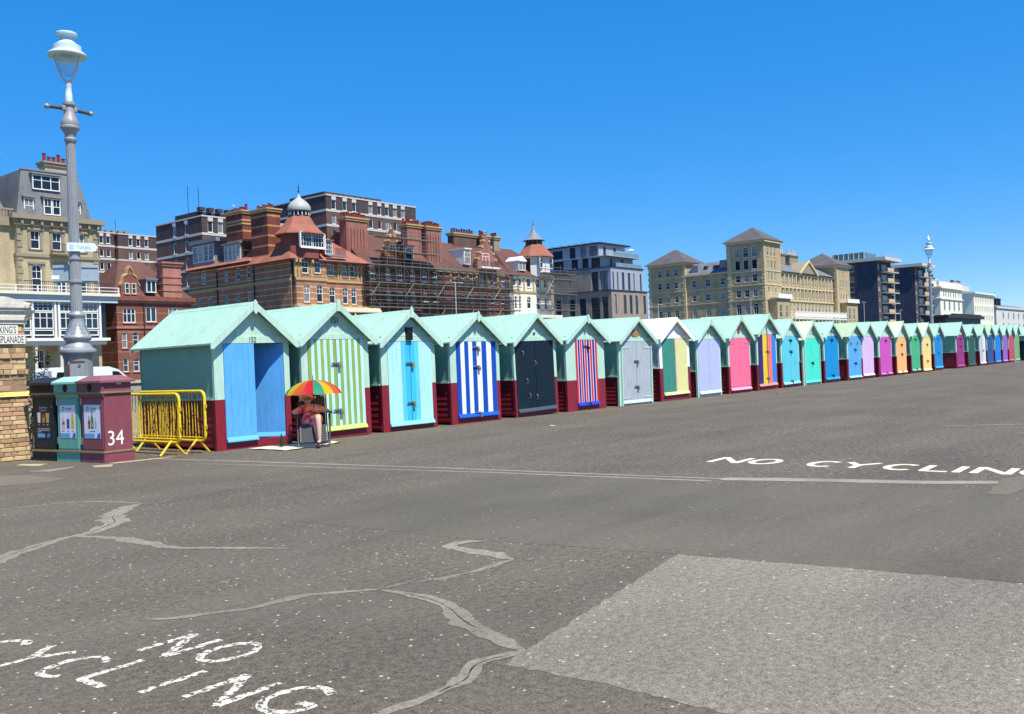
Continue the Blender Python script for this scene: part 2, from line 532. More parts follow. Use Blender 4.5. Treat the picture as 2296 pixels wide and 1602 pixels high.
# ---- painted words on the ground
def road_paint():
    m, n, l, b = new_mat('worn_road_paint')
    p = wpos(n, l)
    v = noise(n, l, p, 26, 5, 0.7)
    c = mixc(n, l, ramp(n, l, v, [(0.495, 0), (0.555, 1)]), (0.66, 0.62, 0.50), (0.095, 0.082, 0.066))
    v2 = noise(n, l, p, 6, 3)
    c = mixc(n, l, 1.0, c, ramp(n, l, v2, [(0.3, 0.88), (0.7, 1.05)]), 'MULTIPLY')
    l.new(c, b.inputs['Base Color'])
    b.inputs['Roughness'].default_value = 0.7
    bump(n, l, b, v, 0.4, 0.004)
    return m
rp = road_paint()
rp_new = paint((222, 212, 184), 0.6, 0.06, False, 0.2, name='road_paint')

def letter_strokes(ch):
    """Strokes of a letter in a cell 1 wide and 1 high."""
    arc = lambda cx, cy, rx, ry, a, b, k=14: [(cx + rx * math.cos(rad(a + (b - a) * i / k)), cy + ry * math.sin(rad(a + (b - a) * i / k))) for i in range(k + 1)]
    return {'N': [[(0.08, 0), (0.08, 1)], [(0.08, 1), (0.92, 0)], [(0.92, 0), (0.92, 1)]],
            'O': [arc(0.5, 0.5, 0.45, 0.46, 0, 360, 22)],
            'C': [arc(0.52, 0.5, 0.46, 0.46, 48, 312, 18)],
            'Y': [[(0.04, 1), (0.5, 0.5)], [(0.96, 1), (0.5, 0.5)], [(0.5, 0.55), (0.5, 0)]],
            'L': [[(0.1, 1), (0.1, 0.04), (0.95, 0.04)]],
            'I': [[(0.5, 0), (0.5, 1)]],
            'G': [arc(0.52, 0.5, 0.46, 0.46, 48, 330, 18) + [(0.95, 0.45), (0.6, 0.45)]]}[ch]

def painted_letter(ch, root, origin, ax, ay, w, h, sw, mat, z, seed, jag):
    """origin = lower left corner on the ground, ax along the word, ay up the letter."""
    rr = random.Random(seed)
    mb = MB()
    for k, st in enumerate(letter_strokes(ch)):
        P = []
        for (a, b) in zip(st, st[1:]):
            pa = Vector((a[0] * w, a[1] * h)); pb = Vector((b[0] * w, b[1] * h))
            n_ = max(int((pb - pa).length / (0.022 if jag else 0.06)), 1)
            P += [pa.lerp(pb, j / n_) for j in range(n_)]
        P.append(Vector((st[-1][0] * w, st[-1][1] * h)))
        rows = []
        for i, p in enumerate(P):
            t = (P[min(i + 1, len(P) - 1)] - P[max(i - 1, 0)]).normalized()
            nn = Vector((-t.y, t.x))
            e = [p + nn * sw * 0.5 * (1 + (rr.uniform(-jag, jag) if jag else 0)), p - nn * sw * 0.5 * (1 + (rr.uniform(-jag, jag) if jag else 0))]
            rows.append([(origin[0] + ax[0] * q.x + ay[0] * q.y, origin[1] + ax[1] * q.x + ay[1] * q.y, z + k * 0.0004) for q in e])
        for (a, b), (c, d) in zip(rows, rows[1:]):
            mb.poly([a, b, d, c])
    return mb.build('letter', mat, root)

t = thing('painted_words', 'bright white NO CYCLING lettering painted beyond the long jointing strip', 'road marking')
x0 = 11.76
for ch, y, w in (('N', 6.24, 0.47), ('O', 5.68, 0.38), ('C', 4.86, 0.37), ('Y', 4.44, 0.42), ('C', 3.88, 0.37), ('L', 3.42, 0.33), ('I', 3.08, 0.14), ('N', 2.85, 0.42), ('G', 2.35, 0.36)):
    painted_letter(ch, t, (x0, y), (0, -1), (0.98, 0.03), w, 0.61, 0.098, rp_new, 0.0018, 3, 0.0)
t = thing('painted_words', 'worn white NO CYCLING lettering in two lines at the lower left of the promenade', 'road marking')
for k, (ch, x, y, w) in enumerate((('N', 2.62, 4.90, 0.28), ('O', 2.70, 4.54, 0.27), ('C', 2.0, 5.76, 0.26), ('Y', 2.04, 5.40, 0.27), ('C', 2.10, 5.04, 0.27), ('L', 2.19, 4.70, 0.25), ('I', 2.27, 4.30, 0.14), ('N', 2.36, 4.01, 0.28), ('G', 2.45, 3.66, 0.30))):
    painted_letter(ch, t, (x, y), (0.06, -0.998), (0.998, 0.04), w, 0.36, 0.047, rp, 0.0012, k + 3, 0.38)

# litter and stones on the tarmac
lit = paint((228, 222, 205), 0.7, 0.1, False, 0.1, name='paper_scrap')
for k, (x, y) in enumerate(((17.0, 12.85), (31.5, 13.8))):
    mb = MB()
    s = 0.07
    mb.poly([(-s, -s * 0.6, 0.004), (s, -s * 0.8, 0.02), (s * 0.9, s * 0.7, 0.006), (-s * 0.7, s, 0.026)])
    mb.poly([(-s * 0.7, s, 0.026), (s * 0.9, s * 0.7, 0.006), (s * 0.2, s * 1.5, 0.012)])
    o = mb.build('paper_scrap', lit, None, (x, y, 0.0), k * 1.1)
    tag(o, ('small pale paper scrap lying before the light blue hut' if x < 20 else 'small pale paper scrap lying before the pink hut'), 'litter')
# ================================================================== beach huts
YF = 15.72
MINT = (182, 216, 198)
mint = paint(MINT, 0.55, 0.16, True, 0.32, name='mint_paint')
mint_b = paint((162, 202, 178), 0.5, 0.14, True, 0.3, name='mint_paint_aged')
mint_roof = paint((164, 202, 182), 0.8, 0.12, False, 0.42, name='mint_roof_felt')
cream_roof = paint((206, 222, 180), 0.75, 0.10, False, 0.35, name='cream_roof_felt')
moss_roof = paint((178, 204, 160), 0.85, 0.25, False, 0.75, name='mossy_roof_felt')
white_roof = paint((236, 236, 232), 0.7, 0.06, False, 0.15, name='white_roof_felt')
white_p = paint((238, 238, 236), 0.5, 0.06, True, 0.15, name='white_paint')
maroon = paint((132, 34, 48), 0.5, 0.14, True, 0.3, name='maroon_paint')
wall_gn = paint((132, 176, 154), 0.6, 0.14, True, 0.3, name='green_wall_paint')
wall_wh = paint((205, 212, 212), 0.55, 0.10, True, 0.2, name='white_wall_paint')
steel = paint((168, 170, 172), 0.35, 0.1, False, 0.2, 0.85, name='galvanised_steel')
brass = paint((196, 164, 92), 0.35, 0.1, False, 0.2, 0.8, name='brass')
black = paint((22, 24, 28), 0.5, 0.1, False, 0.1, name='black_plastic')
inside = paint((60, 84, 110), 0.8, 0.1, False, 0.2, name='hut_inside')

def plank_mesh(w, h, cache={}):
    k = (round(w, 3), round(h, 3))
    if k not in cache:
        mb = MB()
        e = 0.004
        a, b = e, w - e
        mb.poly([(a, 0, 0), (b, 0, 0), (b, 0, h), (a, 0, h)])
        mb.poly([(0, 0.006, 0), (a, 0, 0), (a, 0, h), (0, 0.006, h)])
        mb.poly([(b, 0, 0), (w, 0.006, 0), (w, 0.006, h), (b, 0, h)])
        cache[k] = mb
    return cache[k]

def bolt(root, x, z, lockmat, long=0.17):
    """Sliding bolt with a padlock, as one part of a door leaf plus its padlock."""
    mb = MB().box(-0.02, long, -0.022, -0.006, -0.022, 0.022).tube([(-0.06, -0.034, 0), (long + 0.01, -0.034, 0)], 0.014, 6)
    b = mb.build('bolt', steel, root, (x, 0, z))
    MB().box(long - 0.05, long + 0.02, -0.062, -0.026, -0.115, -0.03).tube([(long - 0.04, -0.044, -0.03), (long - 0.03, -0.044, 0.016), (long, -0.044, 0.016), (long + 0.01, -0.044, -0.03)], 0.007, 6).build('padlock', lockmat, root, (x, 0, z))

def leaf(root, x, z, w, h, cols, bar, rz=0.0, hinge='L', locks=(), y=-0.012, planks=True, straps=None, lockmat=None):
    """One door leaf: a backing panel with a plank for each colour in cols, a weather bar, hinges and bolts."""
    d = MB().box(0.0, w, 0.008, 0.03, 0, h).mesh('door_leaf', paint(cols[0][:3], 0.55, 0.18, True, 0.28, name='door_paint'))
    d = put('door_leaf', d, root, (x, y, z), rz)
    if hinge == 'R' and rz:
        d.location = (x + w - w * math.cos(rz), y - w * math.sin(rz), z)
    tot = sum((c[3] if len(c) > 3 else 1.0) for c in cols)
    xx = 0.0
    for c in cols:
        pw = w * (c[3] if len(c) > 3 else 1.0) / tot
        me = plank_mesh(pw, h).mesh('plank', paint(c[:3], 0.55, 0.18, True, 0.28, name='door_paint'))
        put('plank', me, d, (xx, 0, 0))
        xx += pw
    MB().prism([(-0.005, -0.002, 0.075), (-0.005, -0.055, 0.0), (-0.005, -0.055, -0.02), (-0.005, 0.0, -0.02)], (w + 0.01, 0, 0)).build('weather_bar', paint(bar, 0.5, 0.08, False, 0.15, name='bar_paint'), d)
    if straps:
        for zz in (h * 0.08, h * 0.9):
            xs = (0.0, w * 0.55) if hinge == 'L' else (w, w * 0.45)
            MB().prism([(xs[0], -0.002, zz - 0.03), (xs[0], -0.002, zz + 0.03), (xs[1], -0.002, zz + 0.008), (xs[1], -0.002, zz - 0.008)], (0, -0.008, 0)).build('hinge', paint(straps, 0.5, 0.1, False, 0.2, name='hinge_paint'), d)
    for zz in locks:
        bolt(d, w - 0.10 if hinge == 'L' else -0.04, zz, lockmat or brass)
    return d

def hut(x0, x1, apex, eave, dl, dr, dtop, dbot, left, right, bar, label, waist=1.0, trim='maroon', roof=None, body=None, wall=None, name='beach_hut',
        locks=(1.35, 0.25), open_leaf=None, finial=True, straps=None, tilt=0.0, lockmat=None, extra=None, group='beach huts in the row'):
    rr = random.Random(int(x0 * 100))
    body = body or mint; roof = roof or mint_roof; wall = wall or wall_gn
    low = maroon if trim == 'maroon' else body
    w = x1 - x0
    D = 2.72
    t = thing(name, label, 'beach hut', (x0, YF, 0), 0, group)
    t.rotation_euler = (rad(rr.uniform(-0.5, 0.5)), rad(tilt), 0)
    mx = w / 2
    # side walls: painted panel above, lapped boards below
    for s in (0, 1):
        xa, xb = (0.02, 0.06) if s == 0 else (w - 0.06, w - 0.02)
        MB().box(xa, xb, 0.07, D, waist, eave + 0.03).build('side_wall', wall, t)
        lo = MB().box(xa + 0.012, xb - 0.012, 0.07, D, 0.05, waist).build('lower_wall', maroon, t)
        MB().box(xa - 0.035 if s == 0 else xa, xb if s == 0 else xb + 0.035, 0.07, D, waist - 0.005, waist + 0.032).build('wall_ledge', body, t)
        if s == 0:
            nb = 7
            bh = (waist - 0.09) / nb
            me = MB().prism([(0.012, 0.07, 0.006), (-0.008, 0.07, 0.006), (0.002, 0.07, bh - 0.004), (0.012, 0.07, bh - 0.004)], (0, D - 0.07, 0)).mesh('board', maroon)
            for k in range(nb):
                put('board', me, lo, (xa, 0, 0.07 + k * bh))
        if rr.random() < 0.55 and s == 0:
            MB().box(-0.02, 0.02, 0.05, D, 0.10, 0.145).build('bottom_rail', maroon, t)
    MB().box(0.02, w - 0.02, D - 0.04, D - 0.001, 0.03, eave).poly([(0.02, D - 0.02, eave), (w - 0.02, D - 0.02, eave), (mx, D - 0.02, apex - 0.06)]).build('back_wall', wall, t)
    # front posts, plinth, lintel, gable
    a, b = dl - x0, dr - x0
    for (p, q) in ((0.0, a - 0.006), (b + 0.006, w)):
        MB().box(p, q, 0.0, 0.068, waist, eave + 0.02).build('front_post', body, t)
        MB().box(p, q, 0.0, 0.068, 0.0, waist - 0.003).build('post_base', low, t)
    MB().box(a - 0.002, b + 0.002, 0.004, 0.068, 0.0, dbot - 0.012).build('plinth', low, t)
    MB().box(0.03, w - 0.03, -0.012, 0.068, dtop + 0.008, max(dtop + 0.12, eave + 0.06)).build('lintel', body, t)
    zg = max(dtop + 0.12, eave + 0.06)
    gw = mx * (apex - 0.05 - zg) / (apex - 0.05 - eave)
    MB().prism([(mx - gw, 0.012, zg), (mx + gw, 0.012, zg), (mx, 0.012, apex - 0.05)], (0, 0.05, 0)).build('gable', body, t)
    # roof slopes with eaves, bargeboards, ridge
    ov, fr = 0.13, 0.13
    sl = (apex - eave) / mx
    for s in (-1, 1):
        xe = mx + s * (mx + ov)
        ze = eave - sl * ov
        pts = [(mx, -fr, apex), (xe, -fr, ze), (xe, -fr, ze + 0.035), (mx, -fr, apex + 0.04)]
        if s < 0: pts = pts[::-1]
        rs_ = MB().prism(pts, (0, D + fr + 0.08, 0)).build('roof_slope', roof, t)
        for yy in (0.55 + rr.uniform(-0.2, 0.2), 1.55 + rr.uniform(-0.2, 0.2)):
            sm = [(mx, yy, apex + 0.041), (xe, yy, ze + 0.036), (xe, yy, ze + 0.042), (mx, yy, apex + 0.048)]
            MB().prism(sm[::-1] if s < 0 else sm, (0, 0.07, 0)).build('felt_seam', roof, rs_)
        pb = [(mx, -fr - 0.03, apex + 0.055), (xe + s * 0.015, -fr - 0.03, ze + 0.045), (xe + s * 0.015, -fr - 0.03, ze - 0.075), (xe - s * 0.05, -fr - 0.03, ze - 0.075), (mx, -fr - 0.03, apex - 0.085)]
        if s > 0: pb = pb[::-1]
        MB().prism(pb, (0, 0.028, 0)).build('bargeboard', body, t)
        pr = [(mx, D + 0.09, apex + 0.05), (xe, D + 0.09, ze + 0.04), (xe, D + 0.09, ze - 0.07), (mx, D + 0.09, apex - 0.08)]
        MB().prism(pr if s < 0 else pr[::-1], (0, 0.02, 0)).build('rear_bargeboard', body, t)
    MB().prism([(mx - 0.07, -fr, apex - 0.01), (mx, -fr, apex + 0.055), (mx + 0.07, -fr, apex - 0.01), (mx, -fr, apex + 0.042)], (0, D + fr + 0.05, 0)).build('ridge_cap', roof, t)
    if finial == 'spike':
        MB().prism([(mx - 0.05, -fr - 0.05, apex - 0.13), (mx + 0.05, -fr - 0.05, apex - 0.13), (mx + 0.05, -fr - 0.05, apex + 0.05), (mx, -fr - 0.05, apex + 0.14), (mx - 0.05, -fr - 0.05, apex + 0.05)], (0, 0.018, 0)).build('finial', body, t)
    elif finial:
        MB().prism([(mx - 0.045, -fr - 0.05, apex - 0.15), (mx, -fr - 0.05, apex - 0.20), (mx + 0.045, -fr - 0.05, apex - 0.15), (mx + 0.045, -fr - 0.05, apex + 0.04), (mx, -fr - 0.05, apex + 0.09), (mx - 0.045, -fr - 0.05, apex + 0.04)], (0, 0.018, 0)).build('finial', body, t)
    # doors
    dh = dtop - dbot
    if right is None:
        leaf(t, a, dbot, b - a, dh, left, bar, 0, 'L', locks, straps=straps, lockmat=lockmat)
    else:
        f = len(left) / (len(left) + len(right))
        mid = a + (b - a) * 0.5
        leaf(t, a, dbot, mid - a - 0.008, dh, left, bar, 0, 'L', locks if not open_leaf else (), straps=straps, lockmat=lockmat)
        leaf(t, mid + 0.008, dbot, b - mid - 0.008, dh, right, bar, open_leaf or 0.0, 'R', (), straps=straps, y=-0.012 if not open_leaf else 0.03)
    if open_leaf:
        MB().box(0.06, w - 0.06, 0.07, D - 0.05, 0.06, 0.10).build('floor_boards', inside, t)
    for e in (extra or ()):
        e(t, w, mx, apex, eave, dtop, a, b)
    return t

# small things fixed to particular huts
def number_plate(s, dz, size=0.13):
    def f(t, w, mx, apex, eave, dtop, a, b):
        me = text_mesh(s, size, black, 0.006, 0.8)
        o = put('number', me, t, (mx, -0.016, dz))
        o.rotation_euler = (rad(90), 0, 0)
    return f
def batten(t, w, mx, apex, eave, dtop, a, b):
    MB().box(mx - 0.012, mx + 0.012, -0.004, 0.011, dtop + 0.125, apex - 0.12).build('gable_batten', mint_b, t)
def lapboards(t, w, mx, apex, eave, dtop, a, b):
    z = max(dtop + 0.13, eave + 0.07)
    while z < apex - 0.2:
        g = mx * (apex - 0.05 - z - 0.12) / (apex - 0.05 - eave)
        MB().prism([(mx - g, 0.012, z), (mx - g, -0.014, z), (mx - g, 0.004, z + 0.125), (mx - g, 0.012, z + 0.125)], (2 * g, 0, 0)).build('gable_board', mint, t)
        z += 0.135
def lantern(t, w, mx, apex, eave, dtop, a, b):
    MB().box(mx - 0.09, mx + 0.09, -0.08, -0.014, dtop + 0.03, dtop + 0.30).box(mx - 0.1, mx + 0.1, -0.1, -0.014, dtop + 0.30, dtop + 0.33).build('wall_lamp', black, t)
def vent(t, w, mx, apex, eave, dtop, a, b):
    mb = MB()
    mb.tube([(mx, -0.01, dtop + 0.2), (mx, 0.02, dtop + 0.2)], 0.035, 12)
    mb.build('vent', black, t)
def oval(col, rx, rz, dz=0.27, nm='name_board'):
    def f(t, w, mx, apex, eave, dtop, a, b):
        rr = random.Random(5)
        pts = [(mx + rx * math.cos(k / 9 * math.pi) * (1 + rr.uniform(-.07, .07)), -0.02, dtop + dz + rz * math.sin(k / 9 * math.pi) * (1 + rr.uniform(-.07, .07))) for k in range(18)]
        MB().prism(pts, (0, 0.03, 0)).build(nm, paint(col, 0.6, 0.35, False, 0.4, name='board_paint'), t)
    return f
def small_windows(t, w, mx, apex, eave, dtop, a, b):
    for k in (0.2, 0.72):
        x = a + (b - a) * k
        f = MB().box(x - 0.09, x + 0.09, -0.026, -0.014, dtop - 0.42, dtop - 0.22).build('window', paint((170, 150, 140), 0.6), t)
        MB().box(x - 0.065, x + 0.065, -0.031, -0.0262, dtop - 0.39, dtop - 0.25).build('pane', glass('dark_pane', (0.02, 0.03, 0.035)), f)
def tall_frame(t, w, mx, apex, eave, dtop, a, b):
    for x in (a - 0.05, b + 0.002):
        MB().box(x, x + 0.048, -0.05, -0.001, 0.0, dtop + 0.006).build('door_frame', mint, t)
def slat(t, w, mx, apex, eave, dtop, a, b):
    MB().box(mx - 0.022, mx + 0.022, -0.04, -0.014, 0.2, dtop + 0.3).build('locking_bar', paint((140, 120, 110), 0.6), t)
def mullion(t, w, mx, apex, eave, dtop, a, b):
    m = (a + b) / 2
    MB().box(m - 0.025, m + 0.025, -0.03, -0.0125, 0.22, dtop).build('door_post', paint((225, 180, 160), 0.6), t)
def handles(t, w, mx, apex, eave, dtop, a, b):
    m = (a + b) / 2
    for x, z in ((m - 0.55, 1.7), (m - 0.03, 1.42), (m - 0.42, 0.95), (m - 0.33, 0.55), (m - 0.02, 0.5)):
        MB().tube([(x, -0.02, z - 0.07), (x + 0.01, -0.05, z - 0.03), (x + 0.01, -0.05, z + 0.03), (x, -0.02, z + 0.07)], 0.011, 6).build('handle', steel, t)
def porch_lamp(t, w, mx, apex, eave, dtop, a, b):
    MB().lathe([(0.0, 0), (0.055, 0.01), (0.06, 0.09), (0.03, 0.12), (0, 0.13)], 10, (mx + 0.02, -0.06, dtop + 0.16)).build('wall_lamp', steel, t, smooth=True)
def white_oval(t, w, mx, apex, eave, dtop, a, b):
    oval((236, 240, 240), 0.11, 0.17, 0.36, 'name_disc')(t, w, mx, apex, eave, dtop, a, b)

LB = (92, 172, 244)
olive, pale = (146, 172, 88), (190, 236, 240)
stripe2 = [olive, pale] * 5
RW = [(206, 40, 62, 1.5), (232, 226, 236, 0.5), (40, 36, 140, 1.6), (232, 226, 236, 0.5)]
hut(10.18, 11.94, 2.82, 2.13, 10.40, 11.80, 2.05, 0.17, [LB] * 5, [LB] * 5, LB, 'mint hut with sky blue plank doors, one ajar, nearest the bins', waist=0.98, tilt=-0.2, open_leaf=rad(-58), locks=(), finial=True, extra=[number_plate('152', 2.075, 0.15)])
hut(12.25, 14.11, 2.84, 2.15, 12.43, 13.95, 2.11, 0.18, [olive] + [pale, olive] * 4, [pale] + [olive, pale] * 4, (186, 214, 112), 'mint hut with olive and pale blue striped doors behind the seated woman', waist=1.03, tilt=-0.5, finial='spike', locks=(1.42, 0.42), lockmat=steel, extra=[number_plate('151', 2.46, 0.2)])
hut(14.47, 16.22, 2.74, 2.09, 14.68, 16.08, 2.06, 0.14, [(176, 232, 242)] * 3 + [(96, 200, 236), (60, 188, 234)], [(60, 194, 238), (96, 204, 238)] + [(176, 232, 242)] * 3, (132, 222, 238), 'mint hut with pale aqua doors shading to bright blue at the middle', waist=1.07, finial='spike', extra=[lantern, lapboards], locks=(1.42, 0.5))
hut(16.73, 18.60, 2.72, 2.08, 16.96, 18.46, 2.04, 0.17, [(6, 76, 176), (238, 240, 242)] * 2 + [(6, 76, 176)], [(238, 240, 242), (6, 76, 176), (238, 240, 242), (6, 76, 176)], (10, 84, 196), 'mint hut with broad royal blue and white striped doors', waist=1.03, tilt=0.2, extra=[batten], locks=(1.9 - 0.17, 1.25, 0.08), lockmat=steel)
hut(19.22, 21.11, 2.74, 2.06, 19.30, 20.98, 2.02, 0.14, [(6, 30, 42)] * 5, [(6, 30, 42)] * 5, (62, 78, 84), 'mint hut with wide blackish green doors and several small handles', waist=1.0, tilt=-0.9, finial=False, locks=(), extra=[vent, handles])
hut(21.55, 23.50, 2.70, 2.09, 22.03, 23.11, 2.05, 0.16, RW * 2 + [RW[0]], [RW[1], RW[2], RW[1], RW[0]] * 2, (24, 60, 190), 'mint hut with a narrow red, white and navy striped door', waist=0.89, extra=[batten], locks=(1.72, 0.06), lockmat=black)
hut(24.25, 26.23, 2.70, 2.05, 24.40, 26.08, 1.98, 0.08, [(172, 182, 188)] * 5, [(172, 182, 188)] * 5, (184, 200, 208), 'mint hut with pale grey doors under a wooden name board', waist=0.9, trim='mint', tilt=0.3, finial=False, straps=(186, 198, 206), locks=(1.3, 0.5), lockmat=steel, extra=[tall_frame, oval((168, 128, 84), 0.21, 0.13)])
hut(26.73, 28.74, 2.71, 2.09, 26.92, 28.56, 2.05, 0.20, [(62, 138, 126)] * 7, [(222, 220, 156)] * 7, (232, 226, 150), 'white hut with one teal door and one pale yellow door', waist=1.08, roof=white_roof, body=white_p, wall=wall_wh, finial=False, tilt=-0.4, locks=(), extra=[mullion])
hut(29.24, 31.03, 2.66, 2.05, 29.34, 30.93, 2.0, 0.12, [(182, 190, 242)] * 4, [(182, 190, 242)] * 4, (214, 226, 238), 'mint hut with lavender doors right of the white hut', waist=0.9, trim='mint', tilt=-0.2, extra=[batten], locks=())
hut(31.63, 33.51, 2.83, 2.11, 31.76, 33.42, 2.05, 0.13, [(252, 112, 148)] * 4, [(252, 112, 148)] * 4, (255, 160, 184), 'mint hut with rose pink doors and a red oval plaque', waist=1.0, straps=(214, 130, 150), locks=(), extra=[oval((170, 52, 50), 0.09, 0.16, 0.33)])
hut(34.05, 35.91, 2.93, 2.25, 34.18, 35.80, 2.17, 0.17, [(48, 42, 104), (48, 42, 104), (246, 200, 48), (246, 200, 48)], [(246, 122, 112), (246, 122, 112), (52, 130, 226), (52, 130, 226)], (246, 140, 120), 'mint hut with navy, yellow, salmon and blue striped doors', waist=1.0, tilt=-0.6, locks=(1.35, 0.3), extra=[batten, slat])
hut(36.34, 38.21, 2.77, 2.09, 36.46, 38.12, 2.10, 0.14, [(92, 200, 220)] * 4, [(92, 200, 220)] * 4, (140, 220, 230), 'mint hut with plain light turquoise doors and three dark bolts', waist=1.02, tilt=-0.6, locks=(1.82, 1.35, 0.12), lockmat=black, extra=[lapboards])
hut(38.57, 40.44, 2.70, 2.0, 38.72, 40.36, 1.99, 0.12, [(72, 224, 198)] * 3, [(72, 224, 198)] * 3, (92, 228, 206), 'mint hut with bright aquamarine doors and a white gable disc', waist=1.0, trim='mint', roof=cream_roof, tilt=-0.3, locks=(0.85,), lockmat=black, extra=[white_oval, tall_frame])
hut(40.94, 42.77, 2.70, 2.09, 41.06, 42.68, 2.09, 0.16, [(0, 142, 206)] * 5, [(0, 142, 206)] * 5, (24, 160, 216), 'mint hut with strong blue doors right of the aquamarine one', waist=1.0, tilt=-0.2, locks=(1.8, 0.2), lockmat=black, extra=[batten, porch_lamp])
hut(43.80, 45.70, 2.66, 2.1, 43.95, 45.62, 2.06, 0.13, [(88, 170, 230)] * 3, [(88, 170, 230)] * 3, (150, 206, 238), 'mossy roofed hut with sky blue doors and two tiny square windows', waist=1.0, roof=moss_roof, locks=(1.35, 0.7), lockmat=black, finial=False, extra=[small_windows])
hut(45.78, 47.50, 2.72, 2.09, 45.88, 47.42, 2.05, 0.16, [(220, 188, 242)] * 3, [(220, 188, 242)] * 3, (236, 214, 246), 'mint hut with pale lilac doors close beside the mossy roofed one', waist=1.0, finial=False, locks=(), extra=[batten])
hut(48.24, 50.32, 2.78, 2.1, 48.46, 50.22, 2.02, 0.13, [(200, 82, 178)] * 3, [(200, 82, 178)] * 3, (214, 110, 194), 'mint hut with magenta doors', waist=1.0, locks=(1.75, 0.1), lockmat=black, extra=[batten])
hut(51.0, 52.78, 2.80, 2.08, 51.12, 52.70, 1.98, 0.13, [(248, 184, 116)] * 3, [(248, 184, 116)] * 3, (252, 210, 160), 'cream roofed hut with peach orange doors', waist=1.0, roof=cream_roof, locks=(1.5, 1.0, 0.06), lockmat=black)
hut(53.58, 55.24, 2.71, 2.1, 53.68, 55.18, 2.08, 0.16, [(70, 176, 120)] * 3, [(70, 176, 120)] * 3, (130, 206, 160), 'mint hut with mid green doors beside the peach hut', waist=1.0, locks=(1.75, 0.1), lockmat=black, extra=[batten])
hut(55.58, 57.41, 2.76, 2.08, 55.78, 57.32, 1.96, 0.10, [(250, 214, 130)] * 3, [(250, 214, 130)] * 3, (250, 226, 170), 'pale roofed hut with custard yellow doors', waist=1.0, roof=cream_roof, locks=(1.5, 0.55), lockmat=black)
hut(57.98, 59.79, 2.74, 2.1, 58.14, 59.70, 2.11, 0.18, [(10, 132, 200)] * 3, [(10, 132, 200)] * 3, (60, 170, 220), 'mint hut with cobalt blue doors before the wide gap', waist=1.0, locks=(1.75, 0.9), lockmat=steel)
hut(62.82, 64.73, 2.85, 2.12, 62.98, 64.66, 2.1, 0.13, [(146, 44, 118)] * 3, [(146, 44, 118)] * 3, (166, 70, 138), 'mint hut with plum purple doors just past the wide gap', waist=1.0, locks=(1.75, 1.3), lockmat=black)
hut(65.68, 67.55, 2.73, 2.08, 65.80, 67.46, 2.05, 0.16, [(26, 88, 74)] * 3, [(26, 88, 74)] * 3, (40, 100, 86), 'mint hut with dark green doors right of the plum one', waist=1.0, locks=(1.75, 0.15), lockmat=steel, extra=[batten])
hut(68.66, 70.38, 2.77, 2.1, 68.78, 70.30, 2.06, 0.16, [(236, 238, 242), (120, 130, 140)] * 3, [(236, 238, 242), (200, 205, 212)] * 2, (220, 224, 228), 'mint hut with white and grey striped doors', waist=1.0, locks=(0.9,), lockmat=steel)
hut(70.78, 72.60, 2.74, 2.1, 70.90, 72.50, 2.06, 0.16, [(22, 82, 142)] * 3, [(22, 82, 142)] * 3, (30, 90, 150), 'mint hut with dark denim blue doors', waist=1.0, roof=moss_roof, locks=(1.75, 0.95), lockmat=steel)
hut(73.01, 74.82, 2.73, 2.1, 73.12, 74.74, 2.06, 0.16, [(14, 124, 216)] * 3, [(14, 124, 216)] * 3, (60, 160, 232), 'mint hut with bright blue doors next to the dark denim one', waist=1.0, locks=())
hut(75.37, 76.98, 2.72, 2.1, 75.46, 76.90, 2.06, 0.16, [(142, 100, 194)] * 3, [(142, 100, 194)] * 3, (170, 130, 210), 'mint hut with violet doors near the end of the row', waist=1.0, locks=())
hut(77.40, 79.04, 2.76, 2.12, 77.50, 78.96, 2.08, 0.16, [(196, 70, 98)] * 3, [(196, 70, 98)] * 3, (210, 110, 130), 'mint hut with raspberry red doors near the end of the row', waist=1.0, locks=())
hut(79.40, 81.12, 2.80, 2.14, 79.50, 81.04, 2.1, 0.16, [(128, 166, 102)] * 3, [(128, 166, 102)] * 3, (150, 186, 124), 'mint hut with sage green doors, last before the dark locker', waist=1.0, trim='mint', locks=())
hut(84.4, 86.2, 2.66, 2.05, 84.5, 86.1, 2.02, 0.16, [(30, 110, 100)] * 3, [(30, 110, 100)] * 3, (60, 130, 120), 'mint hut at the very edge of the view', waist=1.0, locks=())

# dark locker at the far end
t = thing('storage_locker', 'dark green locker at the far end of the hut row', 'locker', (81.7, 15.3, 0))
lk = paint((14, 44, 52), 0.5, 0.1, True, 0.2, name='locker_paint')
MB().box(0, 1.1, 0, 0.7, 0.05, 1.5).build('body', lk, t)
MB().box(-0.04, 1.14, -0.04, 0.74, 1.5, 1.57).build('lid', lk, t)
MB().box(0.08, 1.02, -0.012, -0.001, 0.2, 1.38).build('door', paint((22, 58, 66), 0.5), t)
MB().box(0.45, 0.65, -0.02, -0.0125, 0.75, 1.05).build('plate', white_p, t)
# ================================================================== lamp posts
lamp_grey = paint((158, 162, 166), 0.42, 0.10, True, 0.3, 0.25, name='grey_lamp_paint')
lamp_dull = paint((150, 152, 154), 0.5, 0.16, True, 0.45, 0.1, name='dull_lamp_paint')
lamp_white = paint((196, 214, 224), 0.35, 0.06, False, 0.12, name='pale_lamp_paint')
rust = paint((112, 62, 44), 0.8, 0.3, False, 0.4, name='rust')
def clear_glass():
    m, n, l, b = new_mat('lamp_glass')
    l.new(noise(n, l, wpos(n, l), 3, 2), b.inputs['Roughness'])
    b.inputs['Roughness'].default_value = 0.1
    for k in list(b.inputs['Roughness'].links): l.remove(k)
    b.inputs['Base Color'].default_value = (0.72, 0.82, 0.9, 1)
    b.inputs['Transmission Weight'].default_value = 0.55
    b.inputs['IOR'].default_value = 1.15
    b.inputs['Alpha'].default_value = 0.55
    return m
lampglass = clear_glass()

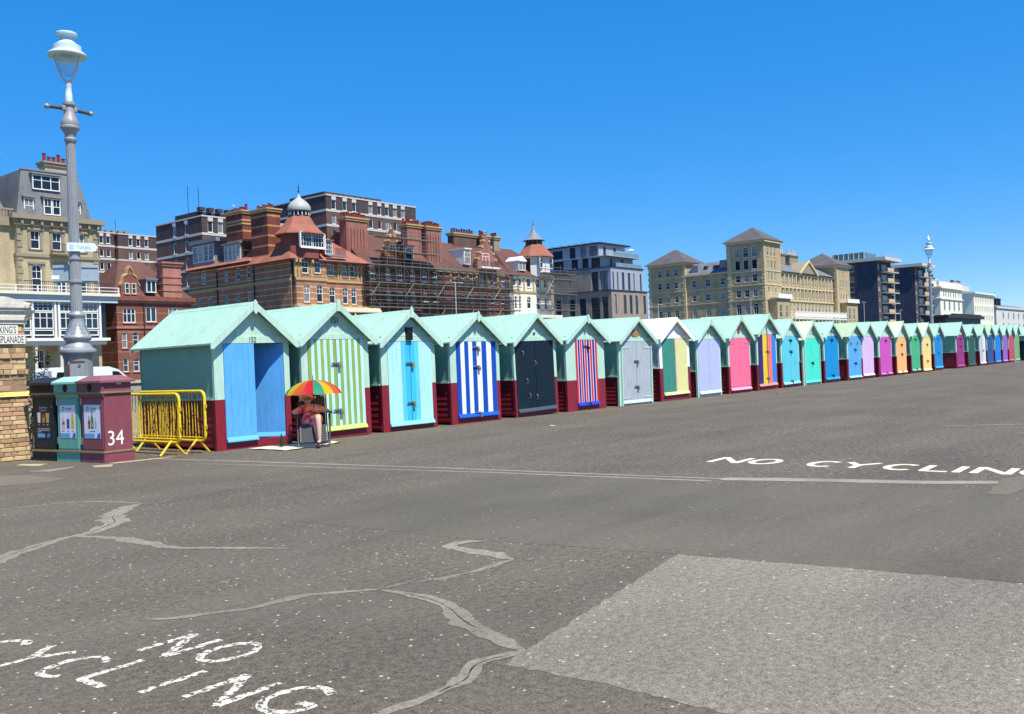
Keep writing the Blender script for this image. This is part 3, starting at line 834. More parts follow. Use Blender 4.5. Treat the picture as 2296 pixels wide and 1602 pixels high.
def lamp_post(loc, label, tint):
    t = thing('lamp_post', label, 'lamp post', loc, 0, 'promenade lamp posts')
    base = [(0.36, 0), (0.36, 0.25), (0.30, 0.34), (0.30, 0.42), (0.27, 0.46), (0.267, 1.86), (0.28, 1.92), (0.29, 1.95), (0.335, 1.99), (0.345, 2.03), (0.335, 2.07), (0.30, 2.09), (0.275, 2.10), (0.27, 2.13), (0.235, 2.17), (0.21, 2.21), (0.215, 2.24), (0.25, 2.265), (0.267, 2.30), (0.262, 2.33), (0.235, 2.36), (0.20, 2.43), (0.17, 2.50), (0.145, 2.58), (0.132, 2.67), (0.135, 2.71), (0.152, 2.73), (0.155, 2.77), (0.13, 2.80), (0.12, 2.83)]
    MB().lathe(base, 32).build('base', lamp_grey, t, smooth=True)
    leafs = MB()
    for k in range(8):
        an = k * math.pi / 4
        for dz, r in ((2.40, 0.225), (2.48, 0.185), (2.56, 0.158)):
            c = Vector((math.cos(an) * r, math.sin(an) * r, dz))
            s = Vector((-math.sin(an), math.cos(an), 0)) * 0.05
            leafs.poly([c - s + Vector((0, 0, 0.0)), c + Vector((math.cos(an) * 0.012, math.sin(an) * 0.012, -0.05)), c + s, c + Vector((math.cos(an) * 0.010 - math.cos(an) * 0.03, math.sin(an) * 0.010 - math.sin(an) * 0.03, 0.10))])
    leafs.build('acanthus_leaf', lamp_grey, t)
    door = MB().box(-0.15, 0.15, -0.03, 0.05, 1.02, 1.83).build('inspection_door', lamp_grey, t, (0.02, -0.262, 0), rad(-30))
    door.location = (-0.262 * 0.55, -0.262 * 0.82, 0)
    door.rotation_euler = (0, 0, rad(-34))
    MB().box(-0.158, -0.118, -0.036, 0.0, 1.0, 1.78).box(-0.12, 0.15, -0.036, 0.0, 1.80, 1.84).build('rust_edge', rust, door)
    MB().tube([(0.06, -0.05, 1.76), (0.06, -0.028, 1.76)], 0.028, 10).build('lock', steel, door)
    MB().lathe([(0.112, 2.83), (0.108, 3.4), (0.087, 6.24)], 36, flute=0.075).build('shaft', tint, t)
    for z, r in ((3.40, 0.122), (3.86, 0.118)):
        MB().lathe([(r - 0.01, z), (r + 0.006, z + 0.01), (r + 0.006, z + 0.05), (r - 0.01, z + 0.06)], 24).build('band', tint, t)
    MB().lathe([(0.095, 6.22), (0.115, 6.25), (0.12, 6.29), (0.095, 6.32), (0.105, 6.38), (0.14, 6.46), (0.18, 6.50), (0.182, 6.53), (0.165, 6.55), (0.168, 6.58), (0.172, 6.62), (0.15, 6.68), (0.115, 6.76), (0.09, 6.86), (0.082, 6.95), (0.112, 6.97), (0.118, 7.01), (0.11, 7.04), (0.068, 7.05)], 24).build('capital', tint, t, smooth=True)
    MB().lathe([(0.07, 7.05), (0.066, 7.2), (0.06, 7.21), (0.055, 7.33), (0.062, 7.36), (0.058, 7.46), (0.02, 7.48)], 16).build('neck', lamp_white, t, smooth=True)
    bar = MB().tube([(-0.42, 0, 6.88), (-0.12, 0, 6.90), (0.12, 0, 6.90), (0.42, 0, 6.88)], [0.034, 0.042, 0.042, 0.034], 8)
    bar = bar.build('ladder_bar', paint((84, 74, 76), 0.6, 0.2, False, 0.4, name='weathered_iron'), t, smooth=True)
    for s in (-1, 1):
        MB().lathe([(0, -0.055), (0.04, -0.04), (0.056, 0), (0.04, 0.04), (0, 0.055)], 12, (s * 0.44, 0, 6.88)).build('ball_end', tint, bar, smooth=True)
        MB().lathe([(0, -0.06), (0.05, -0.045), (0.06, 0), (0.05, 0.045), (0, 0.06)], 12, (s * 0.11, 0, 6.90)).build('boss', tint, bar, smooth=True)
    d = Vector((math.sin(HEAD), -math.cos(HEAD), 0))
    for s in (-1, 1):
        pts = [(0, 7.38), (0.07, 7.46), (0.14, 7.58), (0.21, 7.75), (0.25, 7.90), (0.262, 8.02)]
        MB().tube([tuple(d * (s * a)) [:2] + (z,) for a, z in pts], [0.035, 0.03, 0.026, 0.024, 0.022, 0.022], 8).build('yoke_arm', lamp_white, t, smooth=True)
    MB().lathe([(0.0, 7.55), (0.06, 7.56), (0.12, 7.63), (0.18, 7.75), (0.225, 7.88), (0.24, 7.97)], 20).build('glass_bowl', lampglass, t, smooth=True)
    MB().lathe([(0.0, 7.93), (0.12, 7.94), (0.16, 7.97)], 16).build('lens', glass('lens', (0.5, 0.55, 0.6)), t, smooth=True)
    MB().lathe([(0.25, 7.955), (0.37, 7.95), (0.375, 7.97), (0.33, 8.02), (0.27, 8.05), (0.267, 8.16), (0.22, 8.185), (0.17, 8.22), (0.13, 8.26), (0.12, 8.34), (0.135, 8.355), (0.20, 8.37), (0.205, 8.40), (0.19, 8.42), (0.10, 8.45), (0.0, 8.46)], 32).build('hood', lamp_white, t, smooth=True)
    return t
lp = lamp_post((8.98, 18.62, 0), 'tall fluted grey lamp post behind the three bins', lamp_dull)
lamp_post((66.9, 18.2, 0), 'fluted grey lamp post above the far huts with a gull on top', lamp_dull)

# signs carried by the near lamp post
d = Vector((math.sin(HEAD), -math.cos(HEAD), 0))
t = thing('direction_sign', 'white arrow shaped direction sign on the big lamp post', 'sign', (8.98, 18.62, 4.03), math.atan2(-0.35, 0.94))
MB().prism([(-0.13, -0.135, 0), (0.36, -0.135, 0), (0.42, -0.135, 0.08), (0.36, -0.135, 0.17), (-0.13, -0.135, 0.17), (-0.15, -0.135, 0.15), (-0.15, -0.135, 0.02)], (0, 0.012, 0)).build('plate', paint((214, 226, 236), 0.4, 0.05, False, 0.1), t)
o = put('lettering', text_mesh('Toilets', 0.10, paint((176, 190, 204), 0.5), 0.003, 0.95, 'LEFT'), t, (0.02, -0.1375, 0.05)); o.rotation_euler = (rad(90), 0, 0)
MB().box(-0.10, -0.02, -0.1385, -0.1355, 0.04, 0.13).build('pictogram', paint((184, 196, 208), 0.5), t)
MB().box(-0.03, 0.03, -0.123, 0.13, 0.05, 0.09).build('bracket', steel, t)
t = thing('notice_board', 'pair of plain grey sign backs clamped to the big lamp post', 'sign', (8.98, 18.62, 3.42), math.atan2(-0.55, 0.84))
gb = paint((150, 166, 178), 0.4, 0.08, False, 0.2, name='sign_back')
for s in (-1, 1):
    p = MB().box(0.10 * s if s > 0 else -0.44, 0.44 if s > 0 else -0.10, 0.0, 0.02, 0, 0.36).box(0.12 if s > 0 else -0.42, 0.42 if s > 0 else -0.12, -0.02, 0.0, 0.03, 0.055).box(0.12 if s > 0 else -0.42, 0.42 if s > 0 else -0.12, -0.02, 0.0, 0.30, 0.325).build('panel', gb, t)
    p.rotation_euler = (0, 0, rad(14 * s))
MB().box(-0.42, -0.28, -0.006 - 0.1, -0.1, 0.06, 0.13).build('sticker', white_p, t)

# gull on the far lamp
def gull(loc, rz, label):
    t = thing('gull', label, 'gull', loc, rz, 'gulls')
    wt = paint((232, 234, 236), 0.7, 0.05, False, 0.05, name='gull_white')
    MB().tube([(0.24, 0, 0.42), (0.20, 0, 0.43), (0.15, 0, 0.42), (0.12, 0, 0.34), (0.06, 0, 0.24), (-0.06, 0, 0.19), (-0.16, 0, 0.15), (-0.24, 0, 0.12)], [0.012, 0.045, 0.055, 0.05, 0.085, 0.095, 0.06, 0.02], 10).build('body', wt, t, smooth=True)
    for s in (-1, 1):
        MB().prism([(0.08, s * 0.085, 0.27), (-0.12, s * 0.10, 0.23), (-0.34, s * 0.05, 0.09), (-0.10, s * 0.10, 0.15), (0.06, s * 0.09, 0.19)], (0, s * 0.012, 0)).build('wing', paint((120, 126, 134), 0.7, 0.1, False, 0.1, name='gull_grey'), t)
        MB().tube([(0, s * 0.03, 0.13), (0.01, s * 0.03, 0.0)], 0.008, 5).build('leg', paint((210, 150, 130), 0.6), t)
    MB().tube([(0.23, 0, 0.42), (0.31, 0, 0.405)], [0.016, 0.004], 6).build('beak', paint((230, 180, 60), 0.5), t)
gull((66.9, 18.2, 8.46), rad(20), 'grey and white gull perched on the far lamp post')

# ================================================================== litter bins
gold = paint((140, 122, 86), 0.5, 0.15, False, 0.35, name='faded_gold')
def bin_(y0, y1, col, label, slot, poster, lidcol=None):
    t = thing('litter_bin', label, 'bin', (8.04 - math.sin(rad(7)) * (y0 - 15.9), 15.88 + math.cos(rad(7)) * (y0 - 15.9), 0), rad(7), 'recycling bins in a row')
    m = paint(col, 0.55, 0.16, True, 0.42, name='bin_paint')
    ml = paint(lidcol or col, 0.5, 0.12, False, 0.4, name='bin_lid_paint')
    w = y1 - y0 - 0.012
    D = 0.60
    MB().box(0.05, D, 0.02, w - 0.02, 0.06, 1.40).build('body', m, t)
    MB().box(0.02, D + 0.02, -0.0, w, 0.0, 0.17).build('foot', m, t)
    MB().box(0.0, D + 0.03, -0.012, w + 0.005, 0.172, 0.205).build('gold_band', gold, t)
    MB().prism([(0.05, 0.0, 1.14), (0.0, 0.0, 1.24), (0.0, 0.0, 1.40), (0.05, 0.0, 1.40)], (0, w, 0)).build('hood_front', m, t)
    MB().box(-0.012, D + 0.03, -0.012, w + 0.005, 1.215, 1.25).build('gold_band', gold, t)
    ld = MB()
    ld.box(-0.05, D + 0.05, -0.04, w + 0.004, 1.402, 1.44)
    a, b, c, e, z0, z1 = -0.05, D + 0.05, -0.04, w + 0.004, 1.44, 1.53
    i = 0.16
    ld.poly([(a, c, z0), (b, c, z0), (b - i, c + i, z1), (a + i, c + i, z1)]).poly([(b, c, z0), (b, e, z0), (b - i, e - i, z1), (b - i, c + i, z1)])
    ld.poly([(b, e, z0), (a, e, z0), (a + i, e - i, z1), (b - i, e - i, z1)]).poly([(a, e, z0), (a, c, z0), (a + i, c + i, z1), (a + i, e - i, z1)])
    ld.poly([(a + i, c + i, z1), (b - i, c + i, z1), (b - i, e - i, z1), (a + i, e - i, z1)])
    ld.build('lid', ml, t)
    dk = paint((10, 14, 20), 0.7, 0.1, False, 0.05, name='bin_hole')
    if slot == 'round':
        MB().tube([(-0.004, w / 2, 1.325), (0.02, w / 2, 1.325)], 0.072, 18).build('opening', dk, t)
    else:
        MB().box(-0.004, 0.02, 0.07, w - 0.07, 1.275, 1.385).build('opening', dk, t)
    dr = MB().box(0.036, 0.05, 0.05, w - 0.05, 0.24, 1.13).build('door', m, t)
    for zz in (0.32, 1.02):
        MB().box(0.028, 0.045, w - 0.05, w - 0.02, zz, zz + 0.12).build('hinge', steel, dr)
    MB().tube([(0.022, 0.09, 1.0), (0.04, 0.09, 1.0)], 0.018, 8).build('lock', steel, dr)
    P = thing('poster', None, None); del_keys(P); P.parent = t
    P.location = (0.0338, w / 2, 0)
    P.rotation_euler = (0, 0, rad(-90))          # local x runs to the reader's right, local y into the bin
    poster(P)
    return t
def del_keys(o):
    for k in ('label', 'category', 'group'):
        if k in o: del o[k]
def flat(P, name, pts, col, y=-0.002, rough=0.45):
    return MB().prism([(x, y, z) for x, z in pts], (0, 0.0015, 0)).build(name, paint(col, rough, 0.03, False, 0.06, name='print'), P)
def fr(x0, x1, z0, z1): return [(x0, z0), (x1, z0), (x1, z1), (x0, z1)]
def txt(P, s, x, z, size, col, xs=0.9):
    o = put('print_text', text_mesh(s, size, paint(col, 0.5, 0.03, False, 0.05, name='print'), 0.0008, xs), P, (x, -0.0032, z)); o.rotation_euler = (rad(90), 0, 0)
def ring(P, x, z, r, col):
    k = 14
    pts = [(x + r * math.cos(rad(40 + 280 * i / k)), z + r * math.sin(rad(40 + 280 * i / k))) for i in range(k + 1)]
    pts += [(x + r * 0.66 * math.cos(rad(40 + 280 * i / k)), z + r * 0.66 * math.sin(rad(40 + 280 * i / k))) for i in range(k, -1, -1)]
    flat(P, 'recycling_mark', pts, col, -0.0035)
    flat(P, 'recycling_mark', [(x + r * 0.5, z - 0.2 * r), (x + r * 1.35, z + 0.1 * r), (x + r * 0.6, z + 0.75 * r)], col, -0.0035)
def bottle(P, x, z, w, h, col, neck=0.3):
    flat(P, 'printed_bottle', [(x - w / 2, z), (x + w / 2, z), (x + w / 2, z + h * 0.55), (x + w * neck / 2, z + h * 0.75), (x + w * neck / 2, z + h), (x - w * neck / 2, z + h), (x - w * neck / 2, z + h * 0.75), (x - w / 2, z + h * 0.55)], col, -0.0035)
def poster_base(P):
    flat(P, 'sheet', fr(-0.235, 0.235, 0.43, 1.02), (226, 230, 240))
    flat(P, 'blue_panel', fr(-0.23, 0.06, 0.44, 0.515), (92, 170, 222), -0.0032)
    flat(P, 'blue_panel', [(0.12, 0.435), (0.22, 0.435), (0.235, 0.47), (0.21, 0.53), (0.15, 0.51)], (28, 112, 190), -0.0034)
    ring(P, -0.13, 0.955, 0.038, (30, 34, 40))
    txt(P, 'Recycle', 0.04, 0.937, 0.062, (30, 34, 40))
def poster_glass(P):
    poster_base(P)
    bottle(P, -0.09, 0.60, 0.055, 0.22, (88, 34, 34)); bottle(P, 0.0, 0.60, 0.085, 0.32, (112, 136, 62)); bottle(P, 0.10, 0.60, 0.055, 0.21, (150, 186, 216))
    flat(P, 'printed_label', fr(-0.115, -0.065, 0.63, 0.68), (206, 60, 50), -0.0045); flat(P, 'printed_label', fr(-0.035, 0.035, 0.64, 0.70), (170, 170, 90), -0.0045)
    txt(P, 'glass bottles', 0.0, 0.545, 0.036, (60, 60, 66))
def poster_cans(P):
    poster_base(P)
    bottle(P, -0.13, 0.60, 0.09, 0.27, (196, 196, 206)); flat(P, 'printed_can', fr(-0.03, 0.05, 0.60, 0.77), (52, 72, 140), -0.0035); bottle(P, 0.15, 0.60, 0.085, 0.27, (214, 182, 66), 0.6)
    flat(P, 'printed_label', fr(-0.165, -0.095, 0.67, 0.72), (200, 50, 60), -0.0045)
    for x, s in ((-0.14, 'plastic'), (0.01, 'cans'), (0.15, 'tubs')): txt(P, s, x, 0.545, 0.034, (60, 60, 66))
def poster_waste(P):
    flat(P, 'sheet', fr(-0.24, 0.24, 0.40, 1.02), (16, 30, 42))
    txt(P, 'General waste', 0.0, 0.965, 0.05, (226, 230, 232)); txt(P, '& dog waste', 0.0, 0.915, 0.05, (226, 230, 232))
    for x, w, h, c in ((-0.14, 0.10, 0.19, (226, 228, 228)), (0.0, 0.09, 0.15, (186, 140, 66)), (0.13, 0.11, 0.18, (190, 160, 112))):
        flat(P, 'printed_cup', [(x - w * 0.36, 0.70), (x + w * 0.36, 0.70), (x + w / 2, 0.70 + h), (x - w / 2, 0.70 + h)], c, -0.0035)
    flat(P, 'printed_cup', fr(-0.04, 0.04, 0.80, 0.86), (150, 60, 40), -0.0045)
    for x, s in ((-0.14, 'cups'), (0.0, 'food'), (0.13, 'packs')): txt(P, s, x, 0.655, 0.03, (200, 206, 210))
    for z in (0.585, 0.555, 0.525):
        flat(P, 'printed_line', fr(-0.19, 0.19 if z > 0.53 else -0.08, z, z + 0.013), (170, 180, 186), -0.0035)
    flat(P, 'blue_panel', fr(-0.20, 0.03, 0.43, 0.50), (96, 172, 220), -0.0035); flat(P, 'blue_panel', [(0.10, 0.435), (0.18, 0.43), (0.2, 0.47), (0.15, 0.51), (0.10, 0.48)], (40, 130, 206), -0.0035)
bn = bin_(15.90, 16.60, (134, 72, 82), 'maroon bin marked 34 with a bottle poster, nearest the huts', 'round', poster_glass, (140, 88, 96))
o = put('number', text_mesh('34', 0.37, white_p, 0.003, 0.92), bn, (0.26, 0.0165, 0.30)); o.rotation_euler = (rad(90), 0, 0)
MB().box(0.30, 0.40, 0.008, 0.0195, 1.365, 1.395).build('maker_plate', steel, bn)
bin_(16.62, 17.34, (104, 172, 154), 'mint green bin with a can and bottle poster in the middle', 'round', poster_cans, (168, 222, 202))
bin_(17.36, 18.12, (14, 36, 48), 'black general waste bin beside the brick pier', 'slot', poster_waste, (30, 40, 52))

# ================================================================== brick pier
def bricks():
    return [paint(c, 0.85, 0.18, False, 0.4, name='stock_brick') for c in ((204, 180, 134), (188, 162, 118), (198, 162, 124), (178, 146, 108), (212, 190, 144), (156, 130, 100), (192, 150, 120))]
bk = bricks()
t = thing('brick_pier', 'yellow brick pier with stone cap and street name plates at the left edge', 'pier', (6.6, 18.3, 0))
mortar = paint((150, 128, 100), 0.9, 0.2, False, 0.3, name='mortar')
MB().box(0.0, 1.255, 0.03, 1.3, 0, 1.20).build('plinth_core', mortar, t)
MB().box(0.02, 1.235, 0.05, 1.28, 1.20, 2.56).build('shaft_core', mortar, t)
rr = random.Random(3)
me_full = {}
def brick_obj(x0, x1, y, z0, h):
    m = rr.choice(bk)
    w = x1 - x0
    k = (round(w, 3), round(h, 3), m.name)
    if k not in me_full:
        e = 0.006
        mb = MB()
        mb.poly([(e, 0, e), (w - e, 0, e), (w - e, 0, h - e), (e, 0, h - e)])
        mb.poly([(0, e, 0), (w, e, 0), (w - e, 0, e), (e, 0, e)]).poly([(w, e, 0), (w, e, h), (w - e, 0, h - e), (w - e, 0, e)])
        mb.poly([(w, e, h), (0, e, h), (e, 0, h - e), (w - e, 0, h - e)]).poly([(0, e, h), (0, e, 0), (e, 0, e), (e, 0, h - e)])
        for (a, b) in (((0, 0), (w, 0)), ((w, 0), (w, h)), ((w, h), (0, h)), ((0, h), (0, 0))):
            mb.poly([(a[0], e, a[1]), (a[0], 0.1, a[1]), (b[0], 0.1, b[1]), (b[0], e, b[1])])
        me_full[k] = mb.mesh('brick', m)
    put('brick', me_full[k], t, (x0, y + rr.uniform(-0.006, 0.006), z0))
z = 0.012
row = 0
while z < 1.19:
    h = 0.070
    x = 0.34 + (0.0 if row % 2 else -0.055)
    k = 0
    while x < 1.26:
        w = 0.215 if (row % 2 == 0) else 0.105
        if k % 3 == 2 and row % 2: w = 0.215
        x1 = min(x + w, 1.27)
        if x1 - x > 0.03: brick_obj(x, x1, 0.012, z, h)
        x += w + 0.012; k += 1
    z += 0.083; row += 1
for k in range(5):          # slanting yellow coping course
    c = MB().prism([(0, -0.02, 0), (0, 0.06, 0.09), (0, 0.12, 0.09), (0, 0.12, 0)], (0.245, 0, 0)).build('coping_brick', paint((232, 202, 110), 0.8, 0.12, False, 0.3, name='yellow_coping'), t, (0.04 + 0.252 * k, 0.0, 1.205))
z, row = 1.31, 0
while z < 2.52:
    proud = 0.035 if row in (3, 6, 9) else 0.0
    xe = 1.245 + proud * 0.8
    x = 0.34 + (0.0 if row % 2 else -0.06)
    while x < xe - 0.03:
        w = (0.225 if row % 2 == 0 else 0.112) * rr.uniform(0.92, 1.08)
        x1 = min(x + w, xe)
        if xe - x1 < 0.04: x1 = xe
        brick_obj(x, x1, 0.045 - proud, z, 0.088)
        x = x1 + 0.012
    z += 0.101; row += 1
stone = paint((214, 208, 194), 0.85, 0.2, False, 0.5, name='weathered_stone')
cap = MB()
for z0, z1, o_ in ((2.56, 2.63, 0.02), (2.63, 2.70, 0.05), (2.70, 2.80, 0.04), (2.80, 2.86, 0.08), (2.86, 2.94, 0.11)):
    cap.box(-o_, 1.255 + o_, 0.03 - o_, 1.3 + o_, z0, z1 + 0.001)
cap.prism([(-0.1, -0.07, 2.941), (1.36, -0.07, 2.941), (0.9, -0.07, 3.06), (0.3, -0.07, 3.10)], (0, 1.4, 0))
cap.build('stone_cap', stone, t)
brk = MB()
for k in range(26):
    x, zz, s = rr.uniform(1.20, 1.36), rr.uniform(2.62, 2.93), rr.uniform(0.02, 0.05)
    y = rr.uniform(-0.10, -0.02)
    brk.poly([(x - s, y, zz - s), (x + s, y + 0.02, zz - s * 0.7), (x + s * 0.4, y - 0.03, zz + s)]).poly([(x + s, y + 0.02, zz - s * 0.7), (x + s * 1.2, y + 0.06, zz + s * 0.3), (x + s * 0.4, y - 0.03, zz + s)])
brk.build('broken_edge', stone, t)['kind'] = 'stuff'
pl = paint((226, 222, 210), 0.45, 0.05, False, 0.2, name='enamel_plate')
for s, xr, x_l, z0 in (("KING'S", 1.105, 0.66, 2.365), ('ESPLANADE', 1.235, 0.60, 2.185)):
    p = MB().box(x_l, xr, 0.004, 0.018, z0, z0 + 0.172).build('name_plate', pl, t)
    me = text_mesh(s, 0.185, paint((16, 16, 18), 0.5), 0.002, 0.53 if s == "KING'S" else 0.50, 'RIGHT')
    o = put('lettering', me, p, (xr - 0.03, 0.0025, z0 + 0.022)); o.rotation_euler = (rad(90), 0, 0)

# low wall and shrub behind
t = thing('low_wall', 'low grey rendered wall behind the lamp post and huts', 'wall', (7.95, 21.2, 0))
wallm = paint((168, 164, 150), 0.85, 0.18, False, 0.4, name='render_grey')
MB().box(0, 30, 0, 0.25, 0, 1.33).build('wall', wallm, t)
for k in range(20):
    MB().box(k * 1.5, k * 1.5 + 1.49, -0.04, 0.29, 1.33, 1.40).build('coping', paint((190, 186, 172), 0.85, 0.15, False, 0.3, name='coping_stone'), t)

def leaf_mat(c1, c2, name):
    m, n, l, b = new_mat(name)
    oi = n.new('ShaderNodeNewGeometry')
    c = mixc(n, l, oi.outputs['Random Per Island'], c1, c2)
    l.new(c, b.inputs['Base Color'])
    b.inputs['Roughness'].default_value = 0.6
    b.inputs['Specular IOR Level'].default_value = 0.25
    return m
def foliage(n_, centre, radii, size, rnd):
    mb = MB()
    for _ in range(n_):
        while True:
            p = Vector((rnd.uniform(-1, 1), rnd.uniform(-1, 1), rnd.uniform(-1, 1)))
            if p.length < 1 and p.length > 0.25: break
        p = Vector((centre[0] + p.x * radii[0], centre[1] + p.y * radii[1], centre[2] + p.z * radii[2]))
        a = Vector((rnd.uniform(-1, 1), rnd.uniform(-1, 1), rnd.uniform(-.6, .6))).normalized()
        b = a.cross(Vector((rnd.uniform(-1, 1), rnd.uniform(-1, 1), rnd.uniform(-1, 1)))).normalized()
        s = size * rnd.uniform(0.6, 1.3)
        mb.poly([p - a * s, p + b * s * 0.4, p + a * s, p - b * s * 0.4])
    return mb
t = thing('shrub', 'untidy dark green shrub between the brick pier and the lamp post', 'shrub', (8.7, 20.3, 0))
rnd = random.Random(4)
lm = leaf_mat((0.03, 0.045, 0.02), (0.09, 0.11, 0.05), 'shrub_leaf')
fm = MB()
for c, r, k in (((-0.05, 0, 1.35), (0.38, 0.3, 0.5), 420), ((-0.28, 0, 1.9), (0.16, 0.15, 0.5), 220), ((0.32, 0, 1.4), (0.25, 0.2, 0.35), 160), ((0.05, 0, 0.7), (0.45, 0.35, 0.6), 260), ((0.45, 0.05, 1.85), (0.06, 0.08, 0.25), 40), ((0.2, 0.05, 2.0), (0.05, 0.06, 0.22), 30)):
    q = foliage(k, c, r, 0.045, rnd)
    for f in q.f:
        fm.poly([q.v[i] for i in f])
fm.build('foliage', lm, t)['kind'] = 'stuff'
st = MB()
for a, b in (((0, 0, 0), (-0.28, 0, 2.3)), ((0.05, 0, 0), (0.1, 0, 1.8)), ((0, 0, 0.3), (0.45, 0.05, 2.05)), ((0, 0, 0.2), (0.2, 0.05, 2.2))):
    st.tube([a, ((a[0] + b[0]) / 2 + 0.04, a[1], (a[2] + b[2]) / 2), b], [0.02, 0.014, 0.005], 6)
st.build('stem', paint((70, 56, 44), 0.8), t)

# ================================================================== crowd barriers
yel = paint((240, 206, 40), 0.45, 0.12, False, 0.3, name='yellow_paint')
def rusty_yellow():
    m, n, l, b = new_mat('rusty_yellow')
    p = wpos(n, l)
    v = noise(n, l, p, 9, 4, 0.7)
    l.new(mixc(n, l, ramp(n, l, v, [(0.52, 0), (0.62, 1)]), lin((226, 190, 50)), lin((110, 62, 34))), b.inputs['Base Color'])
    b.inputs['Roughness'].default_value = 0.6
    return m
ry = rusty_yellow()
def barrier(p0, p1, label, h=1.17, seed=1):
    rn = random.Random(seed)
    L = math.hypot(p1[0] - p0[0], p1[1] - p0[1])
    t = thing('crowd_barrier', label, 'barrier', (p0[0], p0[1], 0), math.atan2(p1[1] - p0[1], p1[0] - p0[0]), 'yellow crowd barriers')
    r = 0.12
    arc = lambda cx, cz, a, b: [(cx + r * math.cos(rad(a + (b - a) * k / 5)), 0, cz + r * math.sin(rad(a + (b - a) * k / 5))) for k in range(6)]
    MB().tube(arc(r, 0.24 + r, 270, 180) + arc(r, h - r, 180, 90) + arc(L - r, h - r, 90, 0) + arc(L - r, 0.24 + r, 0, -90) + [(r, 0, 0.24)], 0.026, 8).build('frame', yel, t, smooth=True)
    MB().tube([(r * 0.3, 0, 0.30), (L - r * 0.3, 0, 0.30)], 0.012, 6).build('lower_rail', yel, t)
    n_ = int(L / 0.105)
    for k in range(1, n_):
        x = L * k / n_
        b = rn.uniform(-0.05, 0.05) if rn.random() < 0.6 else 0
        MB().tube([(x, 0, 0.25), (x + b, 0.0, 0.25 + (h - 0.24) * rn.uniform(0.35, 0.65)), (x + rn.uniform(-0.012, 0.012), 0, h)], 0.0075, 5).build('upright', ry, t)
    for x in (0.28, L - 0.28):
        MB().tube([(x, -0.25, 0.0), (x, -0.02, 0.26), (x, 0.02, 0.26), (x, 0.25, 0.0)], 0.022, 7).build('foot', ry if seed == 2 else yel, t)
    for z in (0.5, h - 0.28):
        MB().tube([(0.0, 0.0, z - 0.03), (-0.05, 0, z - 0.03), (-0.05, 0, z + 0.03), (0.0, 0, z + 0.03)], 0.012, 6).build('hook', ry, t)
    return t
barrier((9.42, 15.72), (9.40, 18.0), 'front one of two yellow crowd barriers beside the maroon bin', 1.14, 1)
barrier((9.84, 15.55), (9.84, 17.9), 'rear one of two yellow crowd barriers against the first hut', 1.17, 2)
straw = MB()
for k in range(60):
    x, y, a = 9.1 + rnd.random() * 1.0, 15.55 + rnd.random() * 0.9, rnd.uniform(0, 3.14)
    s = rnd.uniform(0.03, 0.09)
    straw.tube([(x - math.cos(a) * s, y - math.sin(a) * s, 0.006), (x, y, rnd.uniform(0.012, 0.03)), (x + math.cos(a) * s, y + math.sin(a) * s, 0.006)], 0.003, 4)
o = straw.build('dry_weeds', paint((150, 118, 78), 0.9, 0.2, False, 0.3), None)
tag(o, 'scatter of dry brown weeds under the yellow barriers', 'weeds', None, 'stuff')

# ================================================================== parked van
t = thing('parked_van', 'white van parked beyond the bins, only its roof showing', 'van', (18.3, 40.5, 0))
vw = paint((228, 230, 232), 0.3, 0.03, False, 0.08, name='van_white')
prof = [(0.05, 0.35), (4.5, 0.35), (4.55, 0.75), (4.4, 1.02), (3.75, 1.2), (3.05, 1.82), (2.6, 1.97), (0.35, 1.99), (0.08, 1.85), (0.0, 1.1)]
MB().prism([(x, 0, z) for x, z in prof], (0, 1.8, 0)).build('body', vw, t)
vg = glass('van_glass', (0.015, 0.02, 0.025))
MB().prism([(x, -0.006, z) for x, z in ((2.75, 1.25), (3.62, 1.25), (3.02, 1.74), (2.75, 1.76))], (0, 0.005, 0)).build('side_window', vg, t)
MB().prism([(x, -0.006, z) for x, z in ((0.2, 1.25), (1.35, 1.25), (1.35, 1.78), (0.3, 1.78))], (0, 0.005, 0)).build('side_window', vg, t)
MB().prism([(3.70, 0.12, 1.255), (3.09, 0.18, 1.80), (3.09, 1.62, 1.80), (3.70, 1.68, 1.255)], (0.014, 0, 0.016)).build('windscreen', vg, t)
for x in (0.85, 3.65):
    for y in (-0.01, 1.63):
        w_ = MB().tube([(x, y, 0.33), (x, y + 0.18, 0.33)], 0.33, 20).build('wheel', black, t)
        MB().tube([(x, y - 0.006 if y < 0 else y + 0.181, 0.33), (x, y + 0.0 if y < 0 else y + 0.186, 0.33)], 0.2, 16).build('rim', steel, w_)
# ================================================================== buildings beyond the lawns
wf = paint((232, 232, 226), 0.5, 0.06, False, 0.15, name='window_white')
panes = [glass('pane_dark', (0.018, 0.03, 0.04)), glass('pane_blue', (0.03, 0.06, 0.085), 0.1), glass('pane_curtain', (0.26, 0.27, 0.27), 0.3)]
wrng = random.Random(11)
class Face:
    """A vertical wall plane: S faces the sea, W faces left; u counts world X (S) or world Y (W)."""
    def __init__(s, kind, at):
        s.kind, s.at = kind, at
    def P(s, u, z, off=0.0):
        return (u, s.at - off, z) if s.kind == 'S' else (s.at - off, u, z)
    def rz(s):
        return 0.0 if s.kind == 'S' else rad(-90)

